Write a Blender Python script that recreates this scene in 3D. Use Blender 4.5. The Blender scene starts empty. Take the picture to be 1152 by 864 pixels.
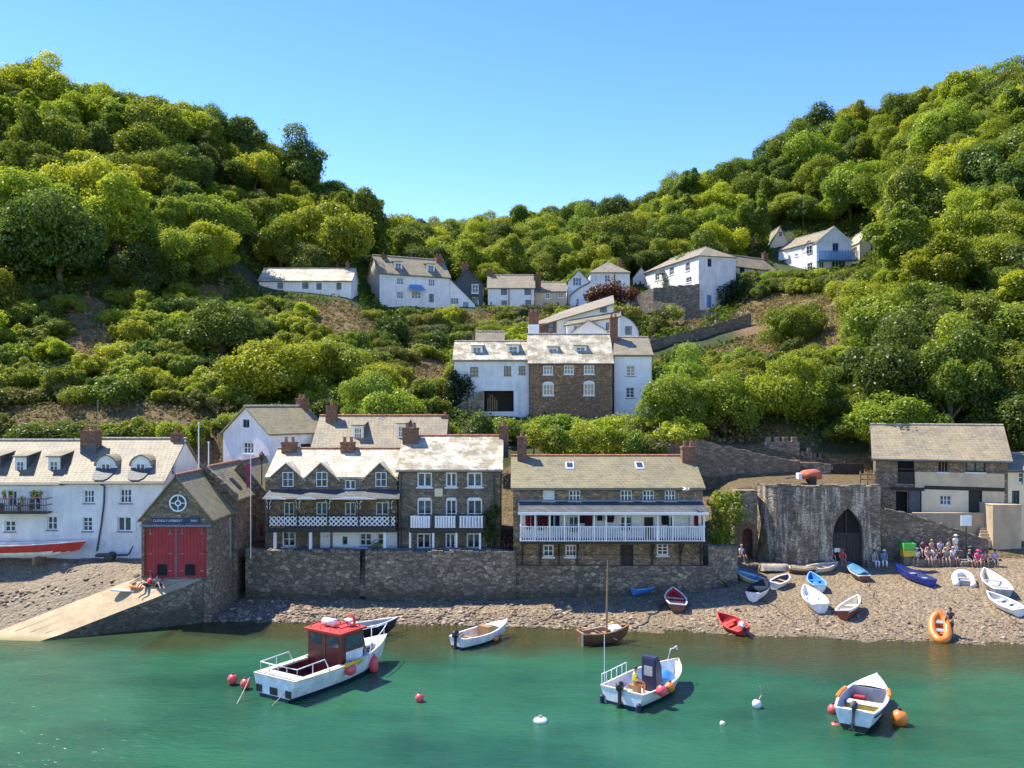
import bpy, bmesh, math, random
import numpy as np
from mathutils import Vector, Matrix, noise

R = math.radians
scene = bpy.context.scene
COL = scene.collection

# ------------------------------------------------------------ camera, sky, sun
CAM_H, FPX, CX, HY = 14.0, 998.0, 576.0, 455.0
cam_data = bpy.data.cameras.new('camera')
cam_data.sensor_width = 36.0
cam_data.lens = 36.0 * FPX / 1152.0
cam_data.shift_y = (HY - 432.0) / 1152.0
cam_data.clip_start = 0.5
cam_data.clip_end = 5000
cam = bpy.data.objects.new('camera', cam_data)
cam.location = (0, 0, CAM_H)
cam.rotation_euler = (R(90), 0, 0)
COL.objects.link(cam)
scene.camera = cam

SUN_EL, SUN_AZ = 57.0, -60.0          # azimuth measured from +Y towards +X
world = bpy.data.worlds.new("World")
scene.world = world
world.use_nodes = True
wn = world.node_tree.nodes
wl = world.node_tree.links
bg = wn['Background']
sky = wn.new('ShaderNodeTexSky')
sky.sky_type = 'NISHITA'
sky.sun_disc = False
sky.sun_elevation = R(SUN_EL)
sky.sun_rotation = R(SUN_AZ)
sky.altitude = 0
sky.air_density = 1.0
sky.dust_density = 0.0
sky.ozone_density = 3.0
hsv = wn.new('ShaderNodeHueSaturation')
hsv.inputs['Saturation'].default_value = 1.28
hsv.inputs['Value'].default_value = 0.92
hsv.inputs['Hue'].default_value = 0.518
wl.new(sky.outputs[0], hsv.inputs['Color'])
wl.new(hsv.outputs[0], bg.inputs[0])
bg.inputs[1].default_value = 0.15

sun_data = bpy.data.lights.new('sun', 'SUN')
sun_data.energy = 4.0
sun_data.angle = R(0.53)
sun_data.color = (1.0, 0.925, 0.78)
sun = bpy.data.objects.new('sun', sun_data)
d = Vector((math.sin(R(SUN_AZ)) * math.cos(R(SUN_EL)), math.cos(R(SUN_AZ)) * math.cos(R(SUN_EL)), math.sin(R(SUN_EL))))
sun.rotation_euler = (-d).to_track_quat('-Z', 'Y').to_euler()
sun.location = (-60, 60, 120)
COL.objects.link(sun)

vs = scene.view_settings
vs.view_transform = 'Standard'
vs.look = 'None'
vs.exposure = 1.3
vs.gamma = 1.0
vs.use_curve_mapping = False
scene.cycles.max_bounces = 6
scene.cycles.transparent_max_bounces = 8
scene.cycles.use_denoising = True
scene.cycles.sample_clamp_direct = 8.0
scene.cycles.sample_clamp_indirect = 6.0

# ------------------------------------------------------------ basic helpers
def P(x, y, Y):
    "world point seen at photo pixel (x, y) at distance Y"
    return Vector(((x - CX) / FPX * Y, Y, CAM_H - (y - HY) / FPX * Y))

def on_z(x, y, z=0.0):
    Y = (CAM_H - z) * FPX / (y - HY)
    return P(x, y, Y)

def pix(v):
    return CX + FPX * v[0] / v[1], HY + FPX * (CAM_H - v[2]) / v[1]

def tag(o, label=None, cat=None, group=None, kind=None):
    if label: o['label'] = label
    if cat: o['category'] = cat
    if group: o['group'] = group
    if kind: o['kind'] = kind
    return o

def empty(name, loc=(0, 0, 0), rz=0.0, label=None, cat=None, group=None):
    o = bpy.data.objects.new(name, None)
    o.empty_display_size = 0.3
    o.location = loc
    o.rotation_euler = (0, 0, rz)
    COL.objects.link(o)
    return tag(o, label, cat, group)

def link(name, me, mats=None, parent=None):
    o = bpy.data.objects.new(name, me)
    COL.objects.link(o)
    if mats is not None:
        for m in (mats if isinstance(mats, (list, tuple)) else [mats]):
            me.materials.append(m)
    if parent is not None:
        o.parent = parent
    return o

def obj(name, bm, mats, parent=None, smooth=False):
    me = bpy.data.meshes.new(name)
    bm.to_mesh(me)
    bm.free()
    if smooth:
        me.polygons.foreach_set('use_smooth', [True] * len(me.polygons))
    return link(name, me, mats, parent)

def BM():
    return bmesh.new()

def box(bm, x0, x1, y0, y1, z0, z1, M=None, mi=0):
    vs_ = [Vector((x, y, z)) for z in (z0, z1) for y in (y0, y1) for x in (x0, x1)]
    if M is not None:
        vs_ = [M @ v for v in vs_]
    v = [bm.verts.new(p) for p in vs_]
    for f in ((0, 2, 3, 1), (4, 5, 7, 6), (0, 1, 5, 4), (2, 6, 7, 3), (0, 4, 6, 2), (1, 3, 7, 5)):
        bm.faces.new([v[i] for i in f]).material_index = mi
    return v

def prism(bm, pts, h, M=None, mi=0, axis='z'):
    "extrude polygon pts (list of 3d) by vector h"
    h = Vector(h)
    a = [Vector(p) for p in pts]
    b = [p + h for p in a]
    if M is not None:
        a = [M @ p for p in a]; b = [M @ p for p in b]
    va = [bm.verts.new(p) for p in a]; vb = [bm.verts.new(p) for p in b]
    n = len(va)
    fs = [bm.faces.new(va[::-1]), bm.faces.new(vb)]
    for i in range(n):
        fs.append(bm.faces.new((va[i], va[(i + 1) % n], vb[(i + 1) % n], vb[i])))
    for f in fs:
        f.material_index = mi
    bmesh.ops.recalc_face_normals(bm, faces=fs)

def bar(bm, a, b, r=0.05, n=6, r2=None, mi=0, cap=True):
    a = Vector(a); b = Vector(b)
    d_ = (b - a)
    if d_.length < 1e-6: return
    q = d_.to_track_quat('Z', 'Y')
    r2 = r if r2 is None else r2
    ra = []; rb = []
    for i in range(n):
        t = 2 * math.pi * (i + .5) / n
        o = q @ Vector((math.cos(t), math.sin(t), 0))
        ra.append(bm.verts.new(a + o * r)); rb.append(bm.verts.new(b + o * r2))
    for i in range(n):
        f = bm.faces.new((ra[i], ra[(i + 1) % n], rb[(i + 1) % n], rb[i])); f.material_index = mi
    if cap:
        bm.faces.new(ra[::-1]).material_index = mi; bm.faces.new(rb).material_index = mi

def tube(bm, pts, r=0.03, n=6, mi=0):
    pts = [Vector(p) for p in pts]
    rings = []
    for i, p in enumerate(pts):
        t = (pts[min(i + 1, len(pts) - 1)] - pts[max(i - 1, 0)])
        q = t.to_track_quat('Z', 'Y')
        rr = r[i] if isinstance(r, (list, tuple)) else r
        rings.append([bm.verts.new(p + q @ Vector((math.cos(2 * math.pi * k / n) * rr, math.sin(2 * math.pi * k / n) * rr, 0))) for k in range(n)])
    for a, b in zip(rings, rings[1:]):
        # align ring start to avoid twist
        k0 = min(range(n), key=lambda k: (b[k].co - a[0].co).length)
        b[:] = b[k0:] + b[:k0]
        for k in range(n):
            bm.faces.new((a[k], a[(k + 1) % n], b[(k + 1) % n], b[k])).material_index = mi
    bm.faces.new(rings[0][::-1]).material_index = mi
    bm.faces.new(rings[-1]).material_index = mi

def lathe(bm, prof, c=(0, 0, 0), n=12, mi=0, M=None):
    c = Vector(c)
    rings = []
    for r, z in prof:
        ring = []
        for k in range(n):
            p = Vector((r * math.cos(2 * math.pi * k / n), r * math.sin(2 * math.pi * k / n), z))
            if M is not None: p = M @ p
            ring.append(bm.verts.new(c + p))
        rings.append(ring)
    for a, b in zip(rings, rings[1:]):
        for k in range(n):
            bm.faces.new((a[k], a[(k + 1) % n], b[(k + 1) % n], b[k])).material_index = mi
    bm.faces.new(rings[0][::-1]).material_index = mi
    bm.faces.new(rings[-1]).material_index = mi

def np_mesh(name, verts, quads, tris=None):
    me = bpy.data.meshes.new(name)
    nv = len(verts); nq = len(quads)
    me.vertices.add(nv)
    me.vertices.foreach_set('co', np.asarray(verts, dtype=np.float32).ravel())
    me.loops.add(nq * 4)
    me.loops.foreach_set('vertex_index', np.asarray(quads, dtype=np.int32).ravel())
    me.polygons.add(nq)
    me.polygons.foreach_set('loop_start', np.arange(0, nq * 4, 4, dtype=np.int32))
    me.polygons.foreach_set('loop_total', np.full(nq, 4, dtype=np.int32))
    me.update(calc_edges=True)
    me.validate()
    return me

# ------------------------------------------------------------ materials
class NT:
    def __init__(s, name):
        s.m = bpy.data.materials.new(name); s.m.use_nodes = True
        s.t = s.m.node_tree; s.n = s.t.nodes; s.l = s.t.links
        s.p = s.n['Principled BSDF']; s.out = s.n['Material Output']
    def N(s, typ, **kw):
        nd = s.n.new('ShaderNode' + typ)
        for k, v in kw.items():
            if hasattr(nd, k): setattr(nd, k, v)
        return nd
    def L(s, a, b): s.l.new(a, b)
    def coord(s, kind='Object', scale=(1, 1, 1)):
        tc = s.N('TexCoord'); mp = s.N('Mapping'); mp.inputs['Scale'].default_value = scale
        if kind == 'World':
            g = s.N('NewGeometry'); s.L(g.outputs['Position'], mp.inputs[0])
        else:
            s.L(tc.outputs[kind], mp.inputs[0])
        return mp.outputs[0]
    def noise(s, vec, scale, detail=4, rough=.6):
        n = s.N('TexNoise'); n.inputs['Scale'].default_value = scale; n.inputs['Detail'].default_value = detail
        n.inputs['Roughness'].default_value = rough
        s.L(vec, n.inputs['Vector']); return n.outputs['Fac']
    def ramp(s, fac, stops, interp='LINEAR'):
        r = s.N('ValToRGB'); r.color_ramp.interpolation = interp
        e = r.color_ramp.elements
        while len(e) < len(stops): e.new(.5)
        for i, (p, c) in enumerate(stops):
            e[i].position = p; e[i].color = (*c, 1) if len(c) == 3 else c
        s.L(fac, r.inputs[0]); return r.outputs[0]
    def mix(s, fac, a, b, blend='MIX'):
        m = s.N('Mix', data_type='RGBA', blend_type=blend)
        for i, v in ((0, fac), (6, a), (7, b)):
            if hasattr(v, 'links') or hasattr(v, 'node'): s.L(v, m.inputs[i])
            else: m.inputs[i].default_value = (*v, 1) if isinstance(v, (tuple, list)) and len(v) == 3 else v
        return m.outputs[2]
    def math(s, op, a, b=None):
        m = s.N('Math', operation=op)
        for i, v in enumerate((a, b)):
            if v is None: continue
            if hasattr(v, 'node'): s.L(v, m.inputs[i])
            else: m.inputs[i].default_value = v
        return m.outputs[0]
    def bump(s, h, strength=.5, dist=.05):
        b = s.N('Bump'); b.inputs['Strength'].default_value = strength; b.inputs['Distance'].default_value = dist
        s.L(h, b.inputs['Height']); s.L(b.outputs[0], s.p.inputs['Normal'])
    def wallvec(s, kx=1.0, kz=1.0):
        "horizontal run (x+y) and height, for axis-aligned walls and roofs"
        v = s.coord('Object'); sp = s.N('SeparateXYZ'); s.L(v, sp.inputs[0])
        a = s.math('ADD', sp.outputs[0], sp.outputs[1])
        c = s.N('CombineXYZ'); s.L(s.math('MULTIPLY', a, kx), c.inputs[0]); s.L(s.math('MULTIPLY', sp.outputs[2], kz), c.inputs[1])
        return c.outputs[0]

def plain(name, col, rough=.6, var=.12, scale=3.0, metal=0.0, bump=0.0, spec=.5, coat=0.0):
    t = NT(name)
    v = t.coord('Object')
    n = t.noise(v, scale, 5)
    c0 = tuple(max(0, c * (1 - var * 2)) for c in col); c1 = tuple(min(1, c * (1 + var)) for c in col)
    t.L(t.ramp(n, [(.3, c0), (.65, c1)]), t.p.inputs['Base Color'])
    t.p.inputs['Roughness'].default_value = rough
    t.p.inputs['Metallic'].default_value = metal
    t.p.inputs['Specular IOR Level'].default_value = spec
    if coat: t.p.inputs['Coat Weight'].default_value = coat
    if bump: t.bump(n, bump, .03)
    return t.m

def limewash(name, col=(.82, .80, .76), stain=(.47, .45, .40), amt=.6):
    t = NT(name)
    v = t.coord('Object')
    streak = t.noise(t.coord('Object', (1.1, 1.1, .5)), 1.1, 7, .7)
    blot = t.noise(v, .5, 6, .7)
    f = t.ramp(t.math('MULTIPLY', streak, t.math('ADD', blot, .42)), [(.36, (0, 0, 0)), (.66, (amt, amt, amt))])
    c = t.mix(f, col, stain)
    t.L(c, t.p.inputs['Base Color']); t.p.inputs['Roughness'].default_value = .9
    t.bump(t.noise(v, 7, 5), .35, .04)
    return t.m

def rubble(name, cols, scale=3.2, flat=1.9, mortar=(.17, .155, .135), mw=.05, streak=None, warm=(1.02, .94, .81), weed=False):
    t = NT(name)
    v = t.coord('Object', (1, 1, flat))
    wob = t.N('TexNoise'); wob.inputs['Scale'].default_value = 2.2; t.L(v, wob.inputs['Vector'])
    vv = t.N('VectorMath', operation='ADD'); sc = t.N('VectorMath', operation='SCALE'); sc.inputs['Scale'].default_value = .18
    t.L(wob.outputs['Color'], sc.inputs[0]); t.L(v, vv.inputs[0]); t.L(sc.outputs[0], vv.inputs[1])
    c = t.N('TexVoronoi'); c.inputs['Scale'].default_value = scale; t.L(vv.outputs[0], c.inputs['Vector'])
    e = t.N('TexVoronoi', feature='DISTANCE_TO_EDGE'); e.inputs['Scale'].default_value = scale; t.L(vv.outputs[0], e.inputs['Vector'])
    sx = t.N('SeparateColor'); t.L(c.outputs['Color'], sx.inputs[0])
    n = len(cols)
    base = t.ramp(sx.outputs[0], [(i / max(1, n - 1) * .96, col) for i, col in enumerate(cols)])
    base = t.mix(1.0, base, t.ramp(sx.outputs[1], [(0, (.34, .34, .35)), (.5, (.95, .93, .9)), (1, (1.95, 1.88, 1.72))]), 'MULTIPLY')
    fine = t.noise(t.coord('Object'), 14, 4)
    base = t.mix(.35, base, t.ramp(fine, [(.3, (.04, .036, .03)), (.7, (.42, .38, .32))]))
    big = t.noise(t.coord('Object', (1, 1, .5)), .45, 5, .65)
    base = t.mix(t.ramp(big, [(.4, (0, 0, 0)), (.7, (.55, .55, .55))]), base, (.11, .10, .085))
    if streak:
        st = t.noise(t.coord('Object', (1.5, 1.5, .22)), 1.7, 6, .7)
        base = t.mix(t.ramp(st, [(.485, (0, 0, 0)), (.60, (.85, .85, .85))]), base, streak)
    if weed:
        g_ = t.N('NewGeometry'); sz = t.N('SeparateXYZ'); t.L(g_.outputs['Position'], sz.inputs[0])
        wz = t.math('ADD', sz.outputs[2], t.math('MULTIPLY', t.math('SUBTRACT', big, .5), 2.2))
        base = t.mix(t.ramp(t.math('MULTIPLY', wz, .4), [(.30, (.7, .7, .7)), (.66, (0, 0, 0))]), base, (.048, .050, .030))
    mk = t.ramp(e.outputs['Distance'], [(0, (1, 1, 1)), (mw, (0, 0, 0))])
    t.L(t.mix(1.0, t.mix(mk, base, mortar), warm, 'MULTIPLY'), t.p.inputs['Base Color'])
    t.p.inputs['Roughness'].default_value = .92
    t.bump(t.math('ADD', t.ramp(e.outputs['Distance'], [(0, (0, 0, 0)), (.12, (1, 1, 1))]), t.math('MULTIPLY', fine, .5)), .8, .06)
    return t.m

def slate(name, c1, c2, lichen=(.40, .36, .20), la=.5, row=.2, kz=1.5, bright=None):
    t = NT(name)
    v = t.wallvec(1.0, kz)
    b = t.N('TexBrick'); t.L(v, b.inputs['Vector'])
    b.inputs['Color1'].default_value = (*c1, 1); b.inputs['Color2'].default_value = (*c2, 1)
    b.inputs['Mortar'].default_value = tuple(c * .35 for c in c1) + (1,)
    b.inputs['Scale'].default_value = 1.0
    b.inputs['Mortar Size'].default_value = .008
    b.inputs['Brick Width'].default_value = .33
    b.inputs['Row Height'].default_value = row
    b.inputs['Bias'].default_value = -.1
    o = t.coord('Object')
    big = t.noise(o, .55, 6, .68)
    sm = t.noise(o, 5.5, 5, .7)
    c = b.outputs['Color']
    c = t.mix(t.ramp(t.math('MULTIPLY', big, t.math('ADD', sm, .5)), [(.42, (0, 0, 0)), (.66, (la, la, la))]), c, lichen)
    mot = t.noise(o, 1.7, 6, .75)
    c = t.mix(t.ramp(mot, [(.50, (0, 0, 0)), (.70, (.75, .75, .75))]), c, tuple(x * .48 for x in c1))
    if bright:
        br = t.noise(o, .8, 5, .7)
        c = t.mix(t.ramp(br, [(.44, (0, 0, 0)), (.58, (.8, .8, .8))]), c, bright)
    c = t.mix(1.0, c, (.96, .95, .83), 'MULTIPLY')
    t.L(c, t.p.inputs['Base Color'])
    t.p.inputs['Roughness'].default_value = .62
    h = t.N('SeparateXYZ'); t.L(v, h.inputs[0])
    saw = t.math('FRACT', t.math('DIVIDE', h.outputs[1], row))
    hh = t.math('SUBTRACT', t.math('MULTIPLY', b.outputs['Fac'], -1.0), t.math('MULTIPLY', saw, .8))
    t.bump(t.math('ADD', hh, t.math('MULTIPLY', sm, .8)), .6, .05)
    return t.m

MAT = {}
def mats():
    m = MAT
    m['white'] = limewash('white_limewash')
    m['white2'] = limewash('white_limewash_clean', (.84, .83, .80), (.5, .47, .41), .35)
    m['cream'] = limewash('cream_render', (.70, .53, .31), (.30, .26, .19), .6)
    m['palecream'] = limewash('pale_cream_render', (.80, .65, .41), (.45, .42, .33), .4)
    m['buff'] = limewash('buff_concrete', (.52, .39, .24), (.22, .19, .14), .6)
    m['stone'] = rubble('brown_rubble_stone', [(.20, .13, .08), (.36, .25, .155), (.26, .195, .13), (.46, .35, .23), (.17, .125, .09)], 3.4)
    m['darkstone'] = rubble('dark_rubble_stone', [(.15, .115, .08), (.26, .20, .14), (.20, .16, .12), (.33, .265, .20)], 2.9)
    m['redstone'] = rubble('red_brown_stone', [(.22, .125, .07), (.36, .215, .12), (.27, .17, .105), (.42, .28, .17)], 3.6, warm=(1.25, 1.0, .76))
    m['quay'] = rubble('quay_wall_stone', [(.15, .125, .095), (.27, .23, .18), (.20, .175, .145), (.38, .33, .27), (.11, .095, .075)], 3.1, 1.5, (.10, .085, .065), .05, weed=True)
    m['bastion'] = rubble('streaked_bastion_stone', [(.15, .12, .09), (.27, .225, .175), (.20, .17, .14), (.11, .09, .07)], 3.0, 1.6, (.13, .11, .09), .05, streak=(.58, .54, .47))
    m['lane'] = rubble('lane_wall_stone', [(.20, .17, .13), (.30, .26, .20), (.25, .22, .19), (.15, .13, .10)], 2.6, 1.6)
    m['brick'] = rubble('red_chimney_brick', [(.26, .085, .05), (.36, .13, .075), (.20, .075, .05)], 6.0, 2.4, (.22, .15, .12), .04)
    m['slate'] = slate('weathered_grey_slate', (.22, .195, .155), (.30, .265, .21), (.40, .33, .18), .6)
    m['slate_brown'] = slate('brown_slate', (.165, .14, .10), (.215, .185, .135), (.34, .28, .15), .55)
    m['slate_moss'] = slate('mossy_slate', (.19, .165, .10), (.255, .22, .13), (.29, .25, .12), .6)
    m['slate_pale'] = slate('pale_washed_slate', (.25, .215, .16), (.33, .29, .22), (.33, .27, .15), .6, bright=(.62, .58, .50))
    m['slate_white'] = slate('whitened_slate', (.38, .345, .28), (.48, .44, .365), (.42, .35, .22), .5, bright=(.66, .63, .57))
    m['slate_dark'] = slate('blue_dark_slate', (.06, .07, .085), (.10, .115, .135), (.14, .14, .13), .3)
    m['slate_tan'] = slate('tan_slate', (.205, .175, .13), (.275, .235, .175), (.40, .32, .19), .5)
    m['ridge'] = plain('terracotta_ridge', (.36, .15, .085), .85, .25, 4, bump=.4)
    m['ridge_grey'] = plain('grey_ridge_mortar', (.34, .30, .25), .9, .25, 4, bump=.4)
    m['paint_white'] = plain('white_paint', (.80, .80, .78), .45, .05)
    m['paint_black'] = plain('black_paint', (.015, .015, .017), .5, .2)
    m['paint_grey'] = plain('grey_painted_wood', (.11, .12, .13), .65, .15)
    m['paint_blue'] = plain('blue_paint', (.10, .26, .50), .5, .1)
    m['paint_red'] = plain('red_door_paint', (.36, .018, .028), .5, .12, 1.5)
    m['wood_dark'] = plain('dark_timber', (.035, .028, .022), .75, .3, 5, bump=.3)
    m['wood'] = plain('weathered_timber', (.24, .15, .085), .75, .25, 6, bump=.3)
    m['iron'] = plain('dark_iron', (.03, .03, .032), .5, .2)
    m['pipe'] = plain('dark_drainpipe', (.05, .06, .07), .5, .1)
    m['lead'] = plain('grey_lead', (.20, .22, .25), .55, .15)
    m['glass'] = glass_mat()
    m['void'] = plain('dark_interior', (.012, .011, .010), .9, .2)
    m['curtain'] = plain('window_blind', (.70, .70, .66), .9, .05)
def glass_mat():
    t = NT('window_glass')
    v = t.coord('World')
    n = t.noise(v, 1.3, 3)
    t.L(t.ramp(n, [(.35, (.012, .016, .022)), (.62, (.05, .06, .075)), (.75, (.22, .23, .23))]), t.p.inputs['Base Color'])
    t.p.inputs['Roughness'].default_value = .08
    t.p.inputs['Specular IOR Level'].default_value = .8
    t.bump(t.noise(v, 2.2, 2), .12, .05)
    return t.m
mats()
# ------------------------------------------------------------ terrain, beach, water
def Zp(y, Y): return CAM_H - (y - HY) / FPX * Y
def col(*pts):
    "profile points: (Y, z) or ('p', ypixel, Y)"
    return [((p[2], Zp(p[1], p[2])) if p[0] == 'p' else p) for p in pts]
COLS = [
 (-600, col((62, 2.9), (72, 3.2), (75, 11), ('p', 60, 160))),
 (-150, col((62, 2.9), (71.5, 3.2), (74, 10.5), ('p', 300, 105), ('p', 100, 158))),
 (0,    col((62, 2.9), (71.5, 3.2), (74, 10.6), ('p', 400, 92), ('p', 300, 108), ('p', 116, 156))),
 (100,  col((62, 2.9), (71.5, 3.2), (74, 10.6), ('p', 400, 92), ('p', 300, 112), ('p', 142, 152))),
 (200,  col((62, 2.9), (71.5, 3.2), (76, 10.0), ('p', 400, 94), ('p', 310, 116), ('p', 164, 150))),
 (300,  col((62.4, 3.5), (78, 5.0), (81, 10.5), ('p', 400, 98), ('p', 329, 124), ('p', 318, 134), ('p', 206, 156))),
 (350,  col((62.4, 3.5), (79, 5.0), (82, 11.0), ('p', 400, 100), ('p', 331, 124), ('p', 320, 134), ('p', 228, 158))),
 (400,  col((62.4, 3.5), (79, 5.0), (82, 11.0), ('p', 400, 102), ('p', 333, 126), ('p', 318, 138), ('p', 268, 160))),
 (425,  col((62.4, 3.5), (79, 5.0), (82, 11.0), ('p', 400, 105), ('p', 346, 136), ('p', 334, 146), ('p', 290, 172), ('p', 292, 240))),
 (480,  col((62.4, 3.5), (79, 5.0), (83, 11.0), ('p', 430, 98), ('p', 346, 137), ('p', 336, 148), ('p', 302, 180), ('p', 282, 236))),
 (520,  col((62.4, 3.5), (79, 5.0), (84, 10.5), ('p', 466, 95), ('p', 440, 101), ('p', 346, 140), ('p', 334, 150), ('p', 303, 180), ('p', 283, 240))),
 (620,  col((62.4, 3.5), (74, 4.5), (80, 9.0), ('p', 470, 95), ('p', 462, 104), ('p', 398, 111), ('p', 388, 122), ('p', 346, 144), ('p', 330, 156), ('p', 300, 180), ('p', 270, 232))),
 (720,  col((62.4, 3.5), (74, 4.8), (80, 9.6), ('p', 474, 95), ('p', 466, 104), ('p', 405, 116), ('p', 389, 121.5), ('p', 352, 146), ('p', 332, 158), ('p', 300, 178), ('p', 256, 224))),
 (760,  col((62.4, 3.3), (73, 4.8), (78.3, 5.6), (79.6, 10.8), ('p', 470, 93), ('p', 397, 117), ('p', 379, 124), ('p', 352, 146), ('p', 330, 158), ('p', 300, 176), ('p', 234, 220))),
 (800,  col((62.4, 2.4), (66, 4.4), (74, 5.8), (78.3, 6.4), (79.4, 10.2), ('p', 462, 92), ('p', 389, 121), ('p', 370, 127.5), ('p', 346, 146), ('p', 320, 160), ('p', 296, 176), ('p', 218, 216))),
 (824,  col((62.4, 1.0), (66.8, 1.2), (69.0, 1.4), (69.4, 7.4), (78.4, 7.5), (79.4, 9.6), ('p', 455, 91), ('p', 383, 123), ('p', 363, 130), ('p', 330, 156), ('p', 298, 172), ('p', 210, 215))),
 (848,  col((62.4, 1.0), (66.8, 1.2), (69.0, 1.4), (69.4, 7.5), (78.4, 7.6), (79.4, 9.9), ('p', 448, 91), ('p', 378, 124), ('p', 357, 132), ('p', 318, 152), ('p', 300, 170), ('p', 215, 214))),
 (862,  col((62.4, 1.0), (67.0, 1.2), (67.6, 7.5), (78.4, 7.7), (79.4, 9.6), ('p', 450, 91), ('p', 372, 122), ('p', 362, 130), ('p', 318, 152), ('p', 300, 170), ('p', 206, 214))),
 (920,  col((62.4, 1.0), (66.8, 1.2), (67.3, 7.5), (79, 7.8), (80, 8.6), (83, 11), ('p', 440, 92), ('p', 380, 108), ('p', 306, 160), ('p', 300, 168), ('p', 258, 182), ('p', 172, 214))),
 (985,  col((62.4, 1.0), (66.8, 1.2), (67.3, 7.5), (79, 7.8), (80, 8.6), (83, 11), ('p', 440, 90), ('p', 340, 110), ('p', 298, 158), ('p', 292, 168), ('p', 246, 180), ('p', 150, 208))),
 (1000, col((62.4, 1.0), (66.8, 1.2), (70.5, 2.8), (71.2, 5.0), (78, 5.1), (81, 10), ('p', 440, 88), ('p', 320, 112), ('p', 290, 152), ('p', 240, 170), ('p', 148, 204))),
 (1060, col((62.4, 1.0), (66.8, 1.6), (70.5, 2.9), (71.2, 5.0), (78, 5.1), (81, 10), ('p', 440, 87), ('p', 310, 110), ('p', 210, 145), ('p', 138, 195))),
 (1152, col((62.4, 1.0), (66.8, 2.0), (70.5, 3.2), (74, 4.2), (78, 5.0), (81, 10), ('p', 440, 86), ('p', 310, 106), ('p', 190, 140), ('p', 116, 182))),
 (1700, col((62.4, 1.0), (66.8, 2.0), (70.5, 3.2), (74, 4.2), (78, 5.0), (81, 10), ('p', 430, 86), ('p', 250, 112), ('p', 60, 175))),
]
CX_ = np.array([c[0] for c in COLS], float)
YG = np.concatenate([np.arange(62, 90, .5), np.arange(90, 160, 1.0), np.arange(160, 260, 2.5), np.arange(260, 521, 20)])
def _prof(pts):
    ys = [p[0] for p in pts]; zs = [p[1] for p in pts]
    z = np.interp(YG, ys, zs)
    over = YG > ys[-1]
    z[over] = zs[-1] + (YG[over] - ys[-1]) * .05
    return z
PG = np.array([_prof(c[1]) for c in COLS])
XG = np.arange(-600, 1701, 10.0)
TG = np.array([np.interp(XG, CX_, PG[:, j]) for j in range(len(YG))])   # [Y, x]
# light smoothing along x so the column joints do not read as creases
k = np.array([1, 2, 3, 2, 1], float); k /= k.sum()
keep = TG.copy()
TG = np.array([np.convolve(np.pad(r, 2, mode='edge'), k, 'valid') for r in TG])
sel = (YG < 81)
TG[sel] = keep[sel]
def zt(X, Y):
    x = CX + FPX * X / Y
    j = min(max(np.searchsorted(YG, Y) - 1, 0), len(YG) - 2)
    t = min(max((Y - YG[j]) / (YG[j + 1] - YG[j]), 0), 1)
    i = min(max(int((x + 600) // 10), 0), len(XG) - 2)
    s = min(max((x - XG[i]) / 10.0, 0), 1)
    a = TG[j, i] * (1 - s) + TG[j, i + 1] * s
    b = TG[j + 1, i] * (1 - s) + TG[j + 1, i + 1] * s
    return a * (1 - t) + b * t
def hill_y(x, y, Ymin=64, Ymax=240):
    "distance at which the pixel ray meets the hillside"
    Y = Ymin
    while Y < Ymax:
        if zt((x - CX) / FPX * Y, Y) >= Zp(y, Y): return Y
        Y += .5
    return None

def bare(X, Y):
    "0..1 how dry and bare the hillside is here (rock face, dry bracken)"
    x = CX + FPX * X / Y; z = zt(X, Y); y = HY + FPX * (CAM_H - z) / Y
    b = 0.0
    for (cx, cy, rx, ry, s) in ((100, 375, 26, 42, 1), (110, 475, 150, 26, .62), (895, 365, 72, 40, .85), (380, 365, 32, 26, .9), (465, 400, 16, 50, .6),
                                (850, 400, 60, 20, .55), (930, 345, 40, 18, .8), (770, 355, 30, 20, .5), (480, 425, 30, 25, .7), (430, 372, 40, 16, .75), (540, 365, 34, 14, .7), (290, 392, 34, 12, .6), (590, 352, 30, 10, .5), (240, 330, 26, 12, .55), (330, 345, 40, 8, .5), (250, 480, 60, 20, .4), (820, 505, 110, 40, .5)):
        q = ((x - cx) / rx) ** 2 + ((y - cy) / ry) ** 2
        b = max(b, s * max(0, min(1, 1.6 - 1.1 * q)))
    return b

nX, nY = len(XG), len(YG)
vv = np.zeros((nY, nX, 3)); bar_ = np.zeros((nY, nX))
for j, Y in enumerate(YG):
    X = (XG - CX) / FPX * Y
    vv[j, :, 0] = X; vv[j, :, 1] = Y; vv[j, :, 2] = TG[j]
    for i in range(nX):
        if Y > 81:
            vv[j, i, 2] += .5 * noise.noise(Vector((X[i] * .22, Y * .22, 3.1))) - .1
        if 81 < Y < 180: bar_[j, i] = bare(X[i], Y)
        if Y <= 81: bar_[j, i] = .55
idx = np.arange(nX * nY).reshape(nY, nX)
q = np.stack([idx[:-1, :-1], idx[:-1, 1:], idx[1:, 1:], idx[1:, :-1]], -1).reshape(-1, 4)
me = np_mesh('hillside', vv.reshape(-1, 3), q)
at = me.attributes.new('bare', 'FLOAT', 'POINT'); at.data.foreach_set('value', bar_.astype(np.float32).ravel())
me.polygons.foreach_set('use_smooth', [True] * len(me.polygons))
t = NT('hillside_earth')
v = t.coord('Object')
n1 = t.noise(v, .35, 6, .7); n2 = t.noise(v, 3.0, 6, .75)
green = t.ramp(n1, [(.3, (.030, .045, .012)), (.7, (.075, .095, .02))])
dry = t.ramp(n2, [(.25, (.09, .055, .024)), (.5, (.22, .14, .06)), (.75, (.36, .27, .12))])
a = t.N('Attribute', attribute_name='bare')
f = t.ramp(t.math('ADD', a.outputs['Fac'], t.math('MULTIPLY', t.math('SUBTRACT', n2, .5), .9)), [(.3, (0, 0, 0)), (.62, (1, 1, 1))])
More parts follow.
